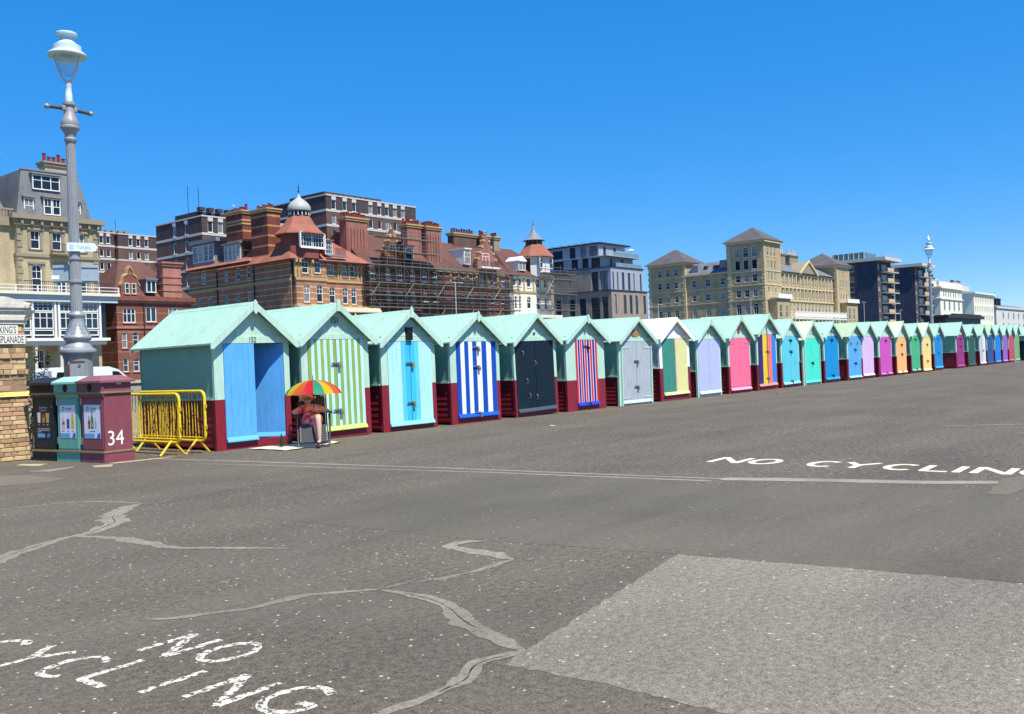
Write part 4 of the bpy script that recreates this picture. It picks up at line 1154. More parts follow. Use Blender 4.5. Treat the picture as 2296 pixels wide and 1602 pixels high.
def wall_with_openings(mb, F, u0, u1, z0, z1, ops, depth=0.22, mi=0):
    us = sorted({u0, u1, *[v for o in ops for v in (o[0], o[1])]})
    zs = sorted({z0, z1, *[v for o in ops for v in (o[2], o[3])]})
    flip = F.kind == 'W'
    def q(pts):
        mb.poly(pts[::-1] if flip else pts, mi)
    for i in range(len(us) - 1):
        run = None
        for j in range(len(zs) - 1):
            cu, cz = (us[i] + us[i + 1]) / 2, (zs[j] + zs[j + 1]) / 2
            hole = any(o[0] < cu < o[1] and o[2] < cz < o[3] for o in ops)
            if not hole:
                if run is None: run = zs[j]
                if j == len(zs) - 2:
                    q([F.P(us[i], run), F.P(us[i + 1], run), F.P(us[i + 1], zs[j + 1]), F.P(us[i], zs[j + 1])])
            elif run is not None:
                q([F.P(us[i], run), F.P(us[i + 1], run), F.P(us[i + 1], zs[j]), F.P(us[i], zs[j])])
                run = None
    for o in ops:
        a, b, c, d = o[:4]
        for (p, r) in (((a, c), (a, d)), ((a, d), (b, d)), ((b, d), (b, c)), ((b, c), (a, c))):
            q([F.P(p[0], p[1]), F.P(r[0], r[1]), F.P(r[0], r[1], -depth), F.P(p[0], p[1], -depth)])
        if len(o) > 4 and o[4] == 'arch':
            rr_ = (b - a) / 2
            m, k = (a + b) / 2, 6
            rise = min(rr_, (d - c) * 0.4)
            for s in (-1, 1):
                pts = [(m + s * rr_ * math.cos(x / k * math.pi / 2), d - rise + rise * math.sin(x / k * math.pi / 2)) for x in range(k + 1)]
                pp = [F.P(x, z, 0.002) for x, z in pts] + [F.P(m + s * rr_, d, 0.002)]
                mb.poly(pp if (s < 0) != flip else pp[::-1], mi)

WIN = {}
def window_mesh(w, h, style, fmat):
    k = (round(w, 2), round(h, 2), style, fmat.name)
    if k not in WIN:
        t_ = min(0.09, w * 0.11)
        mb = MB().box(-w / 2, -w / 2 + t_, 0.08, 0.16, 0, h).box(w / 2 - t_, w / 2, 0.08, 0.16, 0, h).box(-w / 2 + t_, w / 2 - t_, 0.08, 0.16, 0, t_ * 1.2).box(-w / 2 + t_, w / 2 - t_, 0.08, 0.16, h - t_, h)
        if style in ('sash', 'arch', 'sashbar'):
            mb.box(-w / 2 + t_, w / 2 - t_, 0.085, 0.155, h * 0.48, h * 0.48 + t_ * 0.8)
            if w > 0.8 or style == 'sashbar':
                mb.box(-t_ * 0.25, t_ * 0.25, 0.09, 0.15, h * 0.48 + t_, h - t_)
            if style == 'arch':
                mb.box(-w / 2 + t_, w / 2 - t_, 0.088, 0.15, h * 0.74, h * 0.74 + t_ * 0.5)
                a = [(w / 2 * math.cos(x / 8 * math.pi), h - min(w / 2, h * 0.4) + min(w / 2, h * 0.4) * math.sin(x / 8 * math.pi)) for x in range(9)]
                for (p, q_) in zip(a, a[1:]):
                    f = 0.82
                    c = (0, h - min(w / 2, h * 0.4))
                    mb.poly([(p[0], 0.078, p[1]), (q_[0], 0.078, q_[1]), (c[0] + (q_[0] - c[0]) * f, 0.078, c[1] + (q_[1] - c[1]) * f), (c[0] + (p[0] - c[0]) * f, 0.078, c[1] + (p[1] - c[1]) * f)])
        elif style == 'french':
            mb.box(-t_ * 0.5, t_ * 0.5, 0.085, 0.155, 0, h * 0.74).box(-w / 2 + t_, w / 2 - t_, 0.084, 0.156, h * 0.74, h * 0.74 + t_)
        elif style == 'triple':
            for x in (-w / 6, w / 6): mb.box(x - t_ * 0.45, x + t_ * 0.45, 0.082, 0.158, t_, h - t_)
            mb.box(-w / 2 + t_, w / 2 - t_, 0.085, 0.155, h * 0.62, h * 0.62 + t_ * 0.6)
        elif style == 'double':
            mb.box(-t_ * 0.6, t_ * 0.6, 0.082, 0.158, t_, h - t_)
        elif style == 'tall':
            mb.box(-w / 2 + t_, w / 2 - t_, 0.085, 0.155, h * 0.5, h * 0.5 + t_)
        elif style == 'lattice':
            n_ = 4
            for i in range(1, n_): mb.box(-w / 2 + w * i / n_ - 0.02, -w / 2 + w * i / n_ + 0.02, 0.09, 0.15, t_, h - t_)
            for z in (0.36, 0.68, 0.84): mb.box(-w / 2 + t_, w / 2 - t_, 0.086, 0.152, h * z, h * z + 0.04)
        WIN[k] = (mb.mesh('window', fmat), MB().poly([(-w / 2, 0.14, 0), (w / 2, 0.14, 0), (w / 2, 0.14, h), (-w / 2, 0.14, h)]), MB().box(-w / 2 - 0.09, w / 2 + 0.09, -0.10, 0.08, -0.11, -0.002))
    return WIN[k]
PANE = {}
class Building:
    def __init__(s, name, label, base, wallmat, fmat=None, sillmat=None):
        s.t = thing(name, label, 'building', (base[0], base[1], 0))
        s.b = base
        s.m = wallmat
        s.f = fmat or wf
        s.s = sillmat or wf
        s.dark = (0.5, 0.25, 0.25)
    def L(s, p):
        return (p[0] - s.b[0], p[1] - s.b[1], p[2])
    def local(s, mb):
        mb.v = [(x - s.b[0], y - s.b[1], z) for x, y, z in mb.v]
        return mb
    def add(s, name, mb, mat, parent=None, smooth=False):
        if parent is None: s.local(mb)
        return mb.build(name, mat, parent or s.t, smooth=smooth)
    def box(s, name, x0, x1, y0, y1, z0, z1, mat=None):
        return s.add(name, MB().box(x0, x1, y0, y1, z0, z1), mat or s.m)
    def win(s, F, u, z, w, h, style='sash', sill=True, off=0.0, fmat=None, pane=None):
        fm = fmat or s.f
        me, pn, si = window_mesh(w, h, style, fm)
        p = s.L(F.P(u, z, off))
        o = put('window', me, s.t, p, F.rz())
        r = wrng.random()
        pm = panes[pane] if pane is not None else (panes[0] if r < s.dark[0] else panes[1] if r < s.dark[0] + s.dark[1] else panes[2])
        k = (round(w, 2), round(h, 2), pm.name)
        if k not in PANE: PANE[k] = pn.mesh('pane', pm)
        put('pane', PANE[k], o)
        if sill:
            k = (round(w, 2), 'sill', s.s.name)
            if k not in PANE: PANE[k] = si.mesh('sill', s.s)
            put('sill', PANE[k], o)
        return o
    def volume(s, x0, x1, y0, y1, z0, z1, south=(), west=(), mat=None, name='wall', roof=True, **kw):
        """A block with real window openings; south/west = lists of (u, z, w, h, style)."""
        mb = MB()
        FS, FW = Face('S', y0), Face('W', x0)
        ar = lambda L_: [(u - w / 2, u + w / 2, z, z + h, 'arch' if st == 'arch' else '') for (u, z, w, h, st) in L_]
        wall_with_openings(mb, FS, x0, x1, z0, z1, ar(south))
        wall_with_openings(mb, FW, y0, y1, z0, z1, ar(west))
        mb.poly([(x1, y0, z0), (x1, y1, z0), (x1, y1, z1), (x1, y0, z1)])
        mb.poly([(x1, y1, z0), (x0, y1, z0), (x0, y1, z1), (x1, y1, z1)])
        if roof: mb.poly([(x0, y0, z1), (x1, y0, z1), (x1, y1, z1), (x0, y1, z1)])
        o = s.add(name, mb, mat or s.m)
        for (u, z, w, h, st) in south: s.win(FS, u, z, w, h, st, **kw)
        for (u, z, w, h, st) in west: s.win(FW, u, z, w, h, st, **kw)
        return o
    def ring(s, name, x0, x1, y0, y1, z0, z1, out, mat):
        """A moulding round the south and west sides."""
        return s.add(name, MB().box(x0 - out, x1 + out, y0 - out, y0 - 0.002, z0, z1).box(x0 - out, x0 - 0.002, y0 - 0.001, y1, z0, z1), mat)
    def hip(s, x0, x1, y0, y1, z0, z1, mat, along='X', rl=None, name='roof'):
        cx, cy = (x0 + x1) / 2, (y0 + y1) / 2
        if along == 'X':
            r = rl if rl is not None else (y1 - y0) / 2
            a, b = (x0 + r, cy, z1), (x1 - r, cy, z1)
        else:
            r = rl if rl is not None else (x1 - x0) / 2
            a, b = (cx, y0 + r, z1), (cx, y1 - r, z1)
        A, B, Cc, D_ = (x0, y0, z0), (x1, y0, z0), (x1, y1, z0), (x0, y1, z0)
        mb = MB()
        if along == 'X':
            mb.poly([A, B, b, a]).poly([B, Cc, b]).poly([Cc, D_, a, b]).poly([D_, A, a])
        else:
            mb.poly([A, B, a]).poly([B, Cc, b, a]).poly([Cc, D_, b]).poly([D_, A, a, b])
        mb.poly([D_, Cc, B, A])
        return s.add(name, mb, mat)
    def chimney(s, x0, x1, y0, y1, z0, z1, mat, capmat, pots, rows=1, potmat=None, poth=0.75, bands=()):
        c = s.add('chimney', MB().box(x0, x1, y0, y1, z0, z1 - 0.5), mat)
        p = MB().box(x0 - 0.15, x1 + 0.15, y0 - 0.15, y1 + 0.15, z1 - 0.5, z1 - 0.2).box(x0 - 0.28, x1 + 0.28, y0 - 0.28, y1 + 0.28, z1 - 0.2, z1)
        for z in bands: p.box(x0 - 0.08, x1 + 0.08, y0 - 0.08, y1 + 0.08, z, z + 0.22)
        s.local(p).build('chimney_cap', capmat, c)
        me = MB().lathe([(0.2, 0), (0.17, poth * 0.7), (0.21, poth * 0.74), (0.21, poth * 0.85), (0.13, poth * 0.85)], 10).mesh('chimney_pot', potmat)
        rn = random.Random(int(x0 * 10))
        for r in range(rows):
            for k in range(pots):
                x = x0 + (x1 - x0) * (k + 0.5) / pots; y = y0 + (y1 - y0) * (r + 0.5) / rows
                if (y1 - y0) > (x1 - x0):
                    x = x0 + (x1 - x0) * (r + 0.5) / rows; y = y0 + (y1 - y0) * (k + 0.5) / pots
                o = put('chimney_pot', me, c, s.L((x, y, z1 - 0.01)))
                o.scale = (1, 1, rn.uniform(0.75, 1.25))
        return c

cream = brickwork('cream_brick', ((204, 188, 146), (188, 170, 128)), (190, 170, 130))
slate = roofing('slate', (140, 142, 146), (114, 118, 124), 0.22, 0.6)
lead = paint((128, 132, 140), 0.6, 0.15, True, 0.3, name='lead_sheet')
stone_d = paint((150, 138, 118), 0.85, 0.18, False, 0.4, name='weathered_moulding')
stucco = paint((226, 222, 206), 0.7, 0.08, True, 0.2, name='stucco')
red_tile = roofing('red_tile', (192, 112, 88), (168, 94, 74), 0.24)
brown_tile = roofing('brown_tile', (128, 82, 70), (104, 66, 58), 0.24)
pot_red = paint((122, 50, 46), 0.75, 0.2, False, 0.2, name='chimney_pot_red')
darkpot = paint((90, 40, 46), 0.75, 0.2, False, 0.2, name='chimney_pot_dark')
buff = paint((186, 158, 112), 0.8, 0.15, False, 0.3, name='buff_stone')
iron = paint((40, 44, 50), 0.6, 0.1, False, 0.2, name='dark_iron')

# ---------------------------------------------------------------- 1 cream mansarded house
B = Building('cream_terrace_house', 'cream brick seafront house with grey mansard roof behind the big lamp post', (42.3, 100), cream, sillmat=stone_d)
S = [(u, 15.12, 0.95, 1.93, 'sash') for u in (44.15, 46.4, 48.9)] + [(44.2, 10.6, 1.05, 2.95, 'arch'), (46.75, 10.6, 1.05, 2.7, 'french'), (49.0, 10.6, 1.0, 2.9, 'arch')]
S += [(44.2, 2.2, 1.0, 2.4, 'sash'), (48.6, 2.2, 1.0, 2.4, 'sash')]
B.volume(42.3, 50.85, 100, 112, 0, 17.6, S)
B.volume(30, 42.299, 100.6, 112, 0, 17.4, [(40.1, 15.0, 0.9, 1.9, 'sash'), (40.1, 10.6, 1.0, 2.9, 'arch'), (37.5, 15.0, 0.9, 1.9, 'sash'), (37.5, 10.6, 1.0, 2.9, 'arch')])
B.ring('string_course', 42.3, 50.85, 100, 112, 14.3, 14.6, 0.14, stone_d)
B.ring('cornice', 42.3, 50.85, 100, 112, 17.55, 18.15, 0.30, stone_d)
B.ring('cornice', 42.3, 50.85, 100, 112, 18.15, 18.65, 0.62, stone_d)
for k in range(9): B.box('bracket', 42.6 + k * 1.0, 42.85 + k * 1.0, 99.5, 99.998, 17.62, 18.14, stone_d)
for u, z, w, h, st in S[:6]:
    B.box('window_surround', u - w / 2 - 0.28, u - w / 2 - 0.002, 99.9, 99.998, z - 0.05, z + h + 0.02, stone_d)
    B.box('window_surround', u + w / 2 + 0.002, u + w / 2 + 0.28, 99.9, 99.998, z - 0.05, z + h + 0.02, stone_d)
    B.box('window_hood', u - w / 2 - 0.35, u + w / 2 + 0.35, 99.78, 99.998, z + h + 0.021, z + h + 0.26, stone_d)
for x in (42.3, 50.3):
    for k in range(10): B.box('quoin', x, x + (0.55 if k % 2 else 0.4), 99.93, 99.998, 10.5 + k * 0.68, 11.05 + k * 0.68, stone_d)
b_ = B.box('window_balcony', 45.5, 47.4, 99.1, 99.9, 14.62, 14.8, stone_d)
for k in range(13): B.local(MB().box(45.55 + k * 0.15, 45.58 + k * 0.15, 99.14, 99.17, 14.8, 15.7)).build('baluster', iron, b_)
B.box('balcony_handrail', 45.5, 47.4, 99.12, 99.19, 15.7, 15.75, iron)
for k in range(44): B.box('balustrade_bar', 41.9 + k * 0.21, 41.93 + k * 0.21, 97.5, 97.53, 10.401, 11.5, iron)
B.box('balustrade_rail', 41.8, 51.2, 97.48, 97.55, 11.5, 11.56, iron)
def mansard(B, x0, x1, y0, y1, z0, z1, ins, mat, flat=lead):
    mb = MB()
    A = [(x0, y0, z0), (x1, y0, z0), (x1, y1, z0), (x0, y1, z0)]
    T = [(x0 + ins, y0 + ins, z1), (x1 - ins, y0 + ins, z1), (x1 - ins, y1 - ins, z1), (x0 + ins, y1 - ins, z1)]
    for i in range(4):
        j = (i + 1) % 4
        mb.poly([A[i], A[j], T[j], T[i]])
    mb.poly(T, 1)
    o = mb
    B.local(o)
    return o.build('roof', [mat, flat], B.t)
mansard(B, 42.4, 50.3, 100.05, 111.9, 18.66, 23.55, 1.0, slate)
B.box('roof_edge', 43.3, 49.45, 100.95, 101.15, 23.56, 23.72, lead)
B.ring('cornice', 30, 42.25, 100.6, 112, 17.4, 18.3, 0.4, stone_d)
for k in range(11): B.box('baluster', 38.4 + k * 0.34, 38.55 + k * 0.34, 100.3, 100.45, 18.31, 19.0, stone_d)
B.box('balustrade_rail', 38.2, 42.2, 100.25, 100.5, 19.0, 19.2, stone_d)
mansard(B, 30.3, 42.0, 101, 111.9, 18.4, 22.2, 1.3, slate)
def dormer(B, x0, x1, y, yb, z0, z1, style, mat, cheek, n=1, top=None):
    """A dormer standing at y on the front with a window in it."""
    w = (x1 - x0)
    mb = MB().box(x0, x1, y + 0.16, yb, z0 - 0.05, z1 + 0.06)
    o = B.add('dormer', mb, cheek)
    s_ = MB().box(x0 - 0.12, x1 + 0.12, y - 0.12, yb, z1 + 0.061, z1 + 0.22)
    if top == 'gable':
        s_.prism([(x0 - 0.12, y - 0.1, z1 + 0.221), (x1 + 0.12, y - 0.1, z1 + 0.221), ((x0 + x1) / 2, y - 0.1, z1 + 0.221 + w * 0.4)], (0, yb - y, 0))
    B.local(s_).build('dormer_roof', mat, o)
    F = Face('S', y)
    for k in range(n):
        B.win(F, x0 + w * (k + 0.5) / n, z0, w / n - 0.06, z1 - z0, style, sill=False)
    return o
dormer(B, 44.25, 47.15, 100.35, 102.5, 21.5, 23.05, 'triple', lead, lead)
dormer(B, 43.2, 44.25, 100.1, 101.5, 18.8, 20.45, 'sash', lead, lead)
dormer(B, 45.15, 46.95, 99.95, 101.8, 18.85, 20.6, 'sash', stone_d, stone_d, 2)
dormer(B, 48.3, 49.2, 100.1, 101.5, 18.85, 20.45, 'sash', lead, lead)
B.chimney(46.6, 49.7, 102.6, 104.0, 20.5, 25.1, cream, stone_d, 6, 1, pot_red, 1.0)
B.chimney(38.6, 41.7, 102.4, 103.8, 19.0, 25.2, cream, stone_d, 6, 1, pot_red, 0.9)
B.box('balcony_deck', 30, 51.35, 96.5, 99.98, 10.1, 10.4, stucco)
for z in (10.62, 10.98): B.box('balcony_rail', 36, 51.3, 96.55, 96.62, z, z + 0.07, wf)
for k in range(8): B.box('balcony_post', 36.3 + 2.12 * k, 36.42 + 2.12 * k, 96.53, 96.64, 10.401, 11.05, wf)
B.box('balcony_fascia', 36, 51.2, 96.8, 96.999, 9.42, 10.099, paint((196, 202, 202), 0.6, 0.08, False, 0.2, name='fascia_grey'))
B.box('sunroom_wall', 36.2, 50.1, 97.4, 99.98, 5.7, 10.09, glass('sunroom_dark', (0.02, 0.025, 0.03)))
sun_f = Face('S', 97.1)
for k, (a, b) in enumerate(((38.0, 40.0), (40.2, 42.2), (42.45, 44.45), (45.1, 47.0), (47.2, 49.15))):
    u, w = (a + b) / 2, b - a
    B.win(sun_f, u, 8.42, w, 1.0, 'lattice', sill=False)
    B.win(sun_f, u, 6.65, w, 1.72, 'triple', sill=False)
    B.win(sun_f, u, 5.95, w, 0.6, 'plain', sill=False)
for x in (37.9, 40.1, 42.32, 44.6, 44.95, 47.1, 49.3): B.box('sunroom_post', x - 0.1, x + 0.1, 96.98, 97.3, 5.7, 9.419, wf)
B.box('sunroom_sill', 36.2, 50.3, 96.9, 97.4, 5.4, 5.699, wf)
B.box('sunroom_base', 36.4, 50.0, 97.15, 99.98, 5.0, 5.399, stucco)
for x in (42.7, 45.3): B.add('porch_column', MB().lathe([(0.24, 0), (0.2, 0.25), (0.18, 4.5), (0.26, 4.7), (0.26, 5.0)], 12, (x, 97.5, 0)), stucco, smooth=True)

# ---------------------------------------------------------------- 2-4 brown post-war blocks
brown = brickwork('brown_brick', ((130, 92, 80), (112, 80, 72)), (118, 92, 82))
dkbrown = brickwork('dark_tile_hanging', ((96, 80, 80), (82, 70, 72)), (86, 74, 74))
bandw = paint((200, 196, 188), 0.6, 0.08, False, 0.2, name='white_band')
def block(B, x0, x1, y0, y1, top, fl, nfl, su, we, wsz=(0.95, 1.75), head=True):
    s, w = [], []
    for k in range(nfl):
        z = top - 0.80 - wsz[1] - k * fl if head else top - 0.5 - wsz[1] - k * fl
        s += [(u, z, wsz[0], wsz[1], 'plain') for u in su]
        w += [(u, z, wsz[0], wsz[1], 'plain') for u in we]
    B.volume(x0, x1, y0, y1, 0, top - fl - 0.001, [o for o in s if o[1] < top - fl - wsz[1]], [o for o in w if o[1] < top - fl - wsz[1]], brown)
    B.volume(x0, x1, y0, y1, top - fl + 0.001, top, [o for o in s if o[1] > top - fl], [o for o in w if o[1] > top - fl], dkbrown, roof=True)
    for k in range(nfl):
        z = top - fl * (k + 1)
        B.ring('band', x0, x1, y0, y1, z - 0.25, z + 0.15, 0.06, bandw)
    B.ring('roof_edge', x0, x1, y0, y1, top - 0.1, top + 0.12, 0.1, bandw)
    zt = s[0][1] + wsz[1]
    for u in su: B.add('window_head', MB().box(u - wsz[0] / 2, u + wsz[0] / 2, y0 - 0.08, y0 - 0.002, zt + 0.02, zt + 0.65), bandw)
    for u in we: B.add('window_head', MB().box(x0 - 0.08, x0 - 0.002, u - wsz[0] / 2, u + wsz[0] / 2, zt + 0.02, zt + 0.65), bandw)
B = Building('brown_block', 'brown brick flats with white bands just right of the cream house', (93, 183), brown)
block(B, 92.9, 97.05, 184, 196, 30.9, 2.67, 6, (94.3, 95.75), (), (0.85, 1.45))
block(B, 97.3, 105.9, 183, 196, 30.7, 2.67, 6, (100.0, 101.7, 103.5), (), (0.85, 1.5))
for k in range(6): B.box('roof_vent', 93.7 + k * 1.35, 94.6 + k * 1.35, 186, 187, 31.0, 31.8, stone_d)
B.add('aerial', MB().tube([(99.5, 188, 30.7), (99.5, 188, 34.5)], 0.05, 5), iron)
B = Building('brown_block', 'dark brown flats with white windows behind the first chimneys of the turreted house', (86, 135), brown)
block(B, 86.13, 106, 135, 149, 27.15, 2.85, 6, (87.7, 89.6, 93.8, 95.7, 97.5, 101.5, 103.5), (139.6, 143.2), (0.95, 1.8))
B.box('roof_house', 88, 100, 139, 146, 27.28, 28.6, dkbrown)
for k in range(7): B.box('roof_vent', 84.8 + 3 + k * 1.7, 85.8 + 3 + k * 1.7, 138, 138.9, 28.61, 29.2, dkbrown)
for x in (87.5, 89.5): B.add('aerial', MB().tube([(x, 141, 27.1), (x, 141, 33)], 0.05, 5), iron)
B = Building('brown_block', 'tallest brown flats with rows of white windows behind the turret', (108, 130), brown)
block(B, 107.9, 130.2, 130, 145.5, 32.35, 2.67, 7, (109.65, 112.2, 114.4, 118.4, 120.6, 122.5, 124.6, 126.7), (), (1.0, 1.65))
B.box('roof_house', 110, 124, 133, 143, 32.48, 33.6, dkbrown)
for k in range(10): B.box('skylight', 110.4 + k * 1.35, 111.3 + k * 1.35, 132.5, 132.99, 32.6, 33.2, stone_d)
for k in range(4): B.box('balcony_rail', 130.25, 131.4, 131 + k * 0.02, 131.06 + k * 0.02, 31.8 - k * 2.67, 31.9 - k * 2.67, iron)

# ---------------------------------------------------------------- 5 small red brick house
red = brickwork('red_brick', ((158, 84, 66), (140, 72, 58)), (150, 100, 82), bands=((188, 132, 88), 1.1, 0.1, 0.2))
pinkb = brickwork('pink_brick', ((206, 128, 110), (192, 112, 96)), (190, 130, 110))
B = Building('red_brick_house', 'small red brick house with curly gable between cream and striped houses', (52.7, 100), red, sillmat=pinkb)
S = [(54.2, 7.5, 1.5, 1.6, 'triple'), (56.85, 7.6, 1.3, 1.7, 'double'), (59.6, 7.6, 1.2, 1.7, 'sash'), (53.55, 4.65, 0.6, 1.75, 'sash'), (54.85, 4.75, 0.7, 1.7, 'arch'), (57.0, 4.7, 1.2, 1.7, 'double'), (59.6, 4.7, 1.2, 1.7, 'sash'), (53.6, 2.0, 0.6, 1.5, 'sash'), (54.85, 2.0, 0.7, 1.5, 'arch'), (57.0, 1.9, 1.2, 1.7, 'double')]
B.volume(52.7, 62.0, 100, 111, 0, 10.3, S)
B.ring('cornice', 52.7, 62.0, 100, 111, 9.75, 10.0, 0.2, pinkb)
B.ring('cornice', 52.7, 62.0, 100, 111, 10.0, 10.5, 0.38, red)
B.ring('string_course', 52.7, 62.0, 100, 111, 6.85, 7.1, 0.12, pinkb)
B.hip(52.6, 62.4, 100.2, 111, 10.51, 15.2, brown_tile, 'X', 3.5)
gp = [(53.2, 10.3), (53.2, 11.6), (53.4, 12.0), (53.55, 12.6), (54.0, 12.9), (54.1, 13.4), (54.3, 13.75), (54.6, 13.4), (54.7, 12.9), (55.1, 12.6), (55.25, 12.0), (55.5, 11.6), (55.5, 10.3)]
B.add('gable', MB().prism([(x, 99.85, z) for x, z in gp], (0, 0.5, 0)), red)
for (x0, z0), (x1, z1) in zip(gp[1:-2], gp[2:-1]):
    B.add('gable_coping', MB().prism([(x0, 99.75, z0), (x1, 99.75, z1), (x1, 99.75, z1 + 0.2), (x0, 99.75, z0 + 0.2)], (0, 0.7, 0)), buff)
B.win(Face('S', 99.7), 53.95, 10.75, 0.5, 1.2, 'sash'); B.win(Face('S', 99.7), 54.75, 10.75, 0.5, 1.2, 'sash')
dormer(B, 56.4, 57.65, 100.0, 102.5, 11.0, 12.4, 'double', lead, lead)
B.chimney(58.3, 60.6, 99.7, 101.0, 10.3, 14.6, pinkb, pinkb, 0, 0, pot_red, bands=(11.2, 12.0, 12.8))
B.add('downpipe', MB().tube([(55.9, 99.9, 0.2), (55.9, 99.9, 9.7)], 0.07, 6), iron)
B = Building('stone_outbuilding', 'low buff gable wall with a glazed porch between cream and red houses', (51.0, 104), cream)
B.volume(50.9, 52.65, 104, 110, 0, 8.5, [(51.7, 5.0, 0.7, 1.3, 'sash')])
B.hip(50.8, 52.7, 103.8, 110, 8.51, 9.6, brown_tile, 'X', 0.1)
for k in range(4): B.add('porch_bar', MB().tube([(50.95 + k * 0.5, 103.9, 5.9), (51.7, 102.0, 5.0)], 0.05, 5), wf)

# ---------------------------------------------------------------- 6 turreted striped mansion
strip_b = brickwork('striped_brick', ((194, 128, 92), (178, 114, 84)), (178, 126, 98), bands=((222, 184, 128), 0.78, 0.13, 0.1))
B = Building('turreted_mansion', 'red and buff striped brick mansion with an onion domed corner turret', (76.7, 100), strip_b, sillmat=buff)
south = [(83.45, 14.2, 1.1, 1.5, 'sash'), (85.85, 14.15, 0.8, 1.5, 'sash'), (87.3, 14.15, 0.8, 1.55, 'sash'), (83.55, 10.37, 1.05, 2.25, 'arch'), (85.85, 10.35, 0.95, 2.25, 'arch'), (87.4, 10.3, 0.95, 2.3, 'arch')]
west = [(111.8, 14.3, 0.95, 1.65, 'sash'), (114.6, 14.35, 0.95, 1.8, 'sash'), (109.3, 14.3, 0.9, 1.65, 'sash'), (120.3, 14.4, 1.3, 2.0, 'arch'), (109.2, 10.4, 1.0, 2.0, 'arch'), (111.9, 10.4, 1.0, 2.0, 'arch'), (114.7, 10.3, 1.0, 2.0, 'arch'), (119.0, 10.0, 1.0, 2.2, 'sash'), (121.6, 10.0, 1.0, 2.2, 'sash')]
B.volume(76.7, 89.3, 100, 124, 0, 16.0, south, west)
B.volume(77.0, 82.1, 99.35, 99.999, 0, 16.0, [(78.55, 14.2, 1.1, 1.55, 'sash'), (80.65, 14.3, 1.1, 1.5, 'sash'), (78.7, 10.38, 1.05, 2.35, 'arch'), (80.85, 10.42, 1.05, 2.35, 'arch')], name='bay_wall')
B.ring('string_course', 82.11, 89.3, 100, 100.1, 13.25, 13.55, 0.15, buff)
B.box('string_course', 76.9, 82.2, 99.2, 99.348, 13.3, 13.6, buff)
B.box('string_course', 76.55, 76.698, 100, 124, 13.3, 13.6, buff)
for u in (76.85, 77.45, 79.5, 82.5, 84.6, 85.05, 86.55, 88.1, 88.8):
    y = 99.2 if u < 82.1 else 99.85
    B.box('pilaster', u - 0.13, u + 0.13, y, y + 0.148, 13.61, 15.6, buff)
    B.box('eaves_bracket', u - 0.16, u + 0.16, y - 0.35, y + 0.148, 15.6, 16.0, buff)
B.hip(75.9, 90.1, 99.0, 115.5, 16.01, 22.0, red_tile, 'X', 5.6)
B.box('eaves', 75.95, 90.0, 98.95, 99.3, 15.85, 16.05, iron)
B.hip(76.0, 89.8, 108.2, 124.6, 16.6, 20.8, red_tile, 'Y', 5.0)
# turret
tc = (79.45, 101.3)
tz = MB().lathe([(2.65, 16.2), (2.65, 19.6)], 8, (tc[0], tc[1], 0), a0=math.pi / 8)
B.add('turret_wall', tz, roofing('tile_hung', (178, 92, 78), (160, 80, 70), 0.2))
B.add('turret_roof', MB().lathe([(3.45, 19.45), (3.4, 19.6), (2.3, 20.7), (1.5, 22.0)], 8, (tc[0], tc[1], 0), a0=math.pi / 8), red_tile)
B.add('lantern', MB().lathe([(1.5, 22.0), (1.5, 22.12), (1.3, 22.13), (1.3, 22.62), (1.55, 22.63), (1.55, 22.75)], 16, (tc[0], tc[1], 0)), iron)
for k in range(16):
    an = k * math.pi / 8
    B.box('lantern_post', tc[0] + 1.36 * math.cos(an) - 0.06, tc[0] + 1.36 * math.cos(an) + 0.06, tc[1] + 1.36 * math.sin(an) - 0.06, tc[1] + 1.36 * math.sin(an) + 0.06, 22.13, 22.62, wf)
B.add('onion_dome', MB().lathe([(1.5, 22.75), (1.56, 22.95), (1.52, 23.25), (1.36, 23.6), (1.08, 23.95), (0.7, 24.25), (0.36, 24.5), (0.18, 24.75), (0.1, 25.1)], 20, (tc[0], tc[1], 0)), paint((174, 176, 172), 0.55, 0.2, False, 0.45, name='zinc_dome'), smooth=True)
B.add('finial', MB().lathe([(0.07, 25.05), (0.06, 25.4), (0.16, 25.5), (0.06, 25.62), (0.06, 25.9), (0.14, 26.0), (0.04, 26.1), (0.02, 26.5)], 8, (tc[0], tc[1], 0)), iron, smooth=True)
for k, (dx, w) in enumerate(((-1.02, 1.9), (1.02, 1.9))):
    B.win(Face('S', tc[1] - 2.62), tc[0] + dx, 17.65, w, 1.85, 'lattice', sill=False, pane=0)
B.box('turret_sill', 77.4, 81.5, 98.55, 98.86, 17.45, 17.64, wf)
B.box('turret_frame', 77.35, 77.5, 98.6, 98.9, 17.641, 19.5, wf); B.box('turret_frame', 81.4, 81.55, 98.6, 98.9, 17.641, 19.5, wf)
B.box('turret_frame', 77.501, 81.399, 98.62, 98.9, 19.505, 19.62, wf)
dormer(B, 82.2, 83.5, 99.5, 103, 17.0, 18.8, 'lattice', red_tile, red_tile)
B.box('dormer_balcony', 82.2, 85.6, 99.0, 99.45, 16.7, 16.95, lead)
for k in range(12): B.box('balcony_baluster', 83.6 + k * 0.16, 83.64 + k * 0.16, 99.05, 99.09, 16.951, 17.9, iron)
stk = brickwork('chimney_brick', ((146, 66, 54), (128, 58, 50)), (140, 80, 66), bands=((206, 146, 84), 1.35, 0.25, 0.6))
B.chimney(76.9, 79.0, 104.9, 108.6, 16.0, 23.5, stk, buff, 6, 1, pot_red, 0.9)
B.chimney(77.1, 79.0, 110.9, 114.8, 16.5, 24.0, stk, buff, 6, 1, pot_red, 0.9, bands=(22.0, 22.5))
o = B.box('dormer', 76.9, 79.6, 117.6, 123.0, 16.8, 20.3, lead); B.local(MB().box(76.5, 80, 116.5, 123.5, 20.3, 20.8)).build('dormer_roof', lead, o)
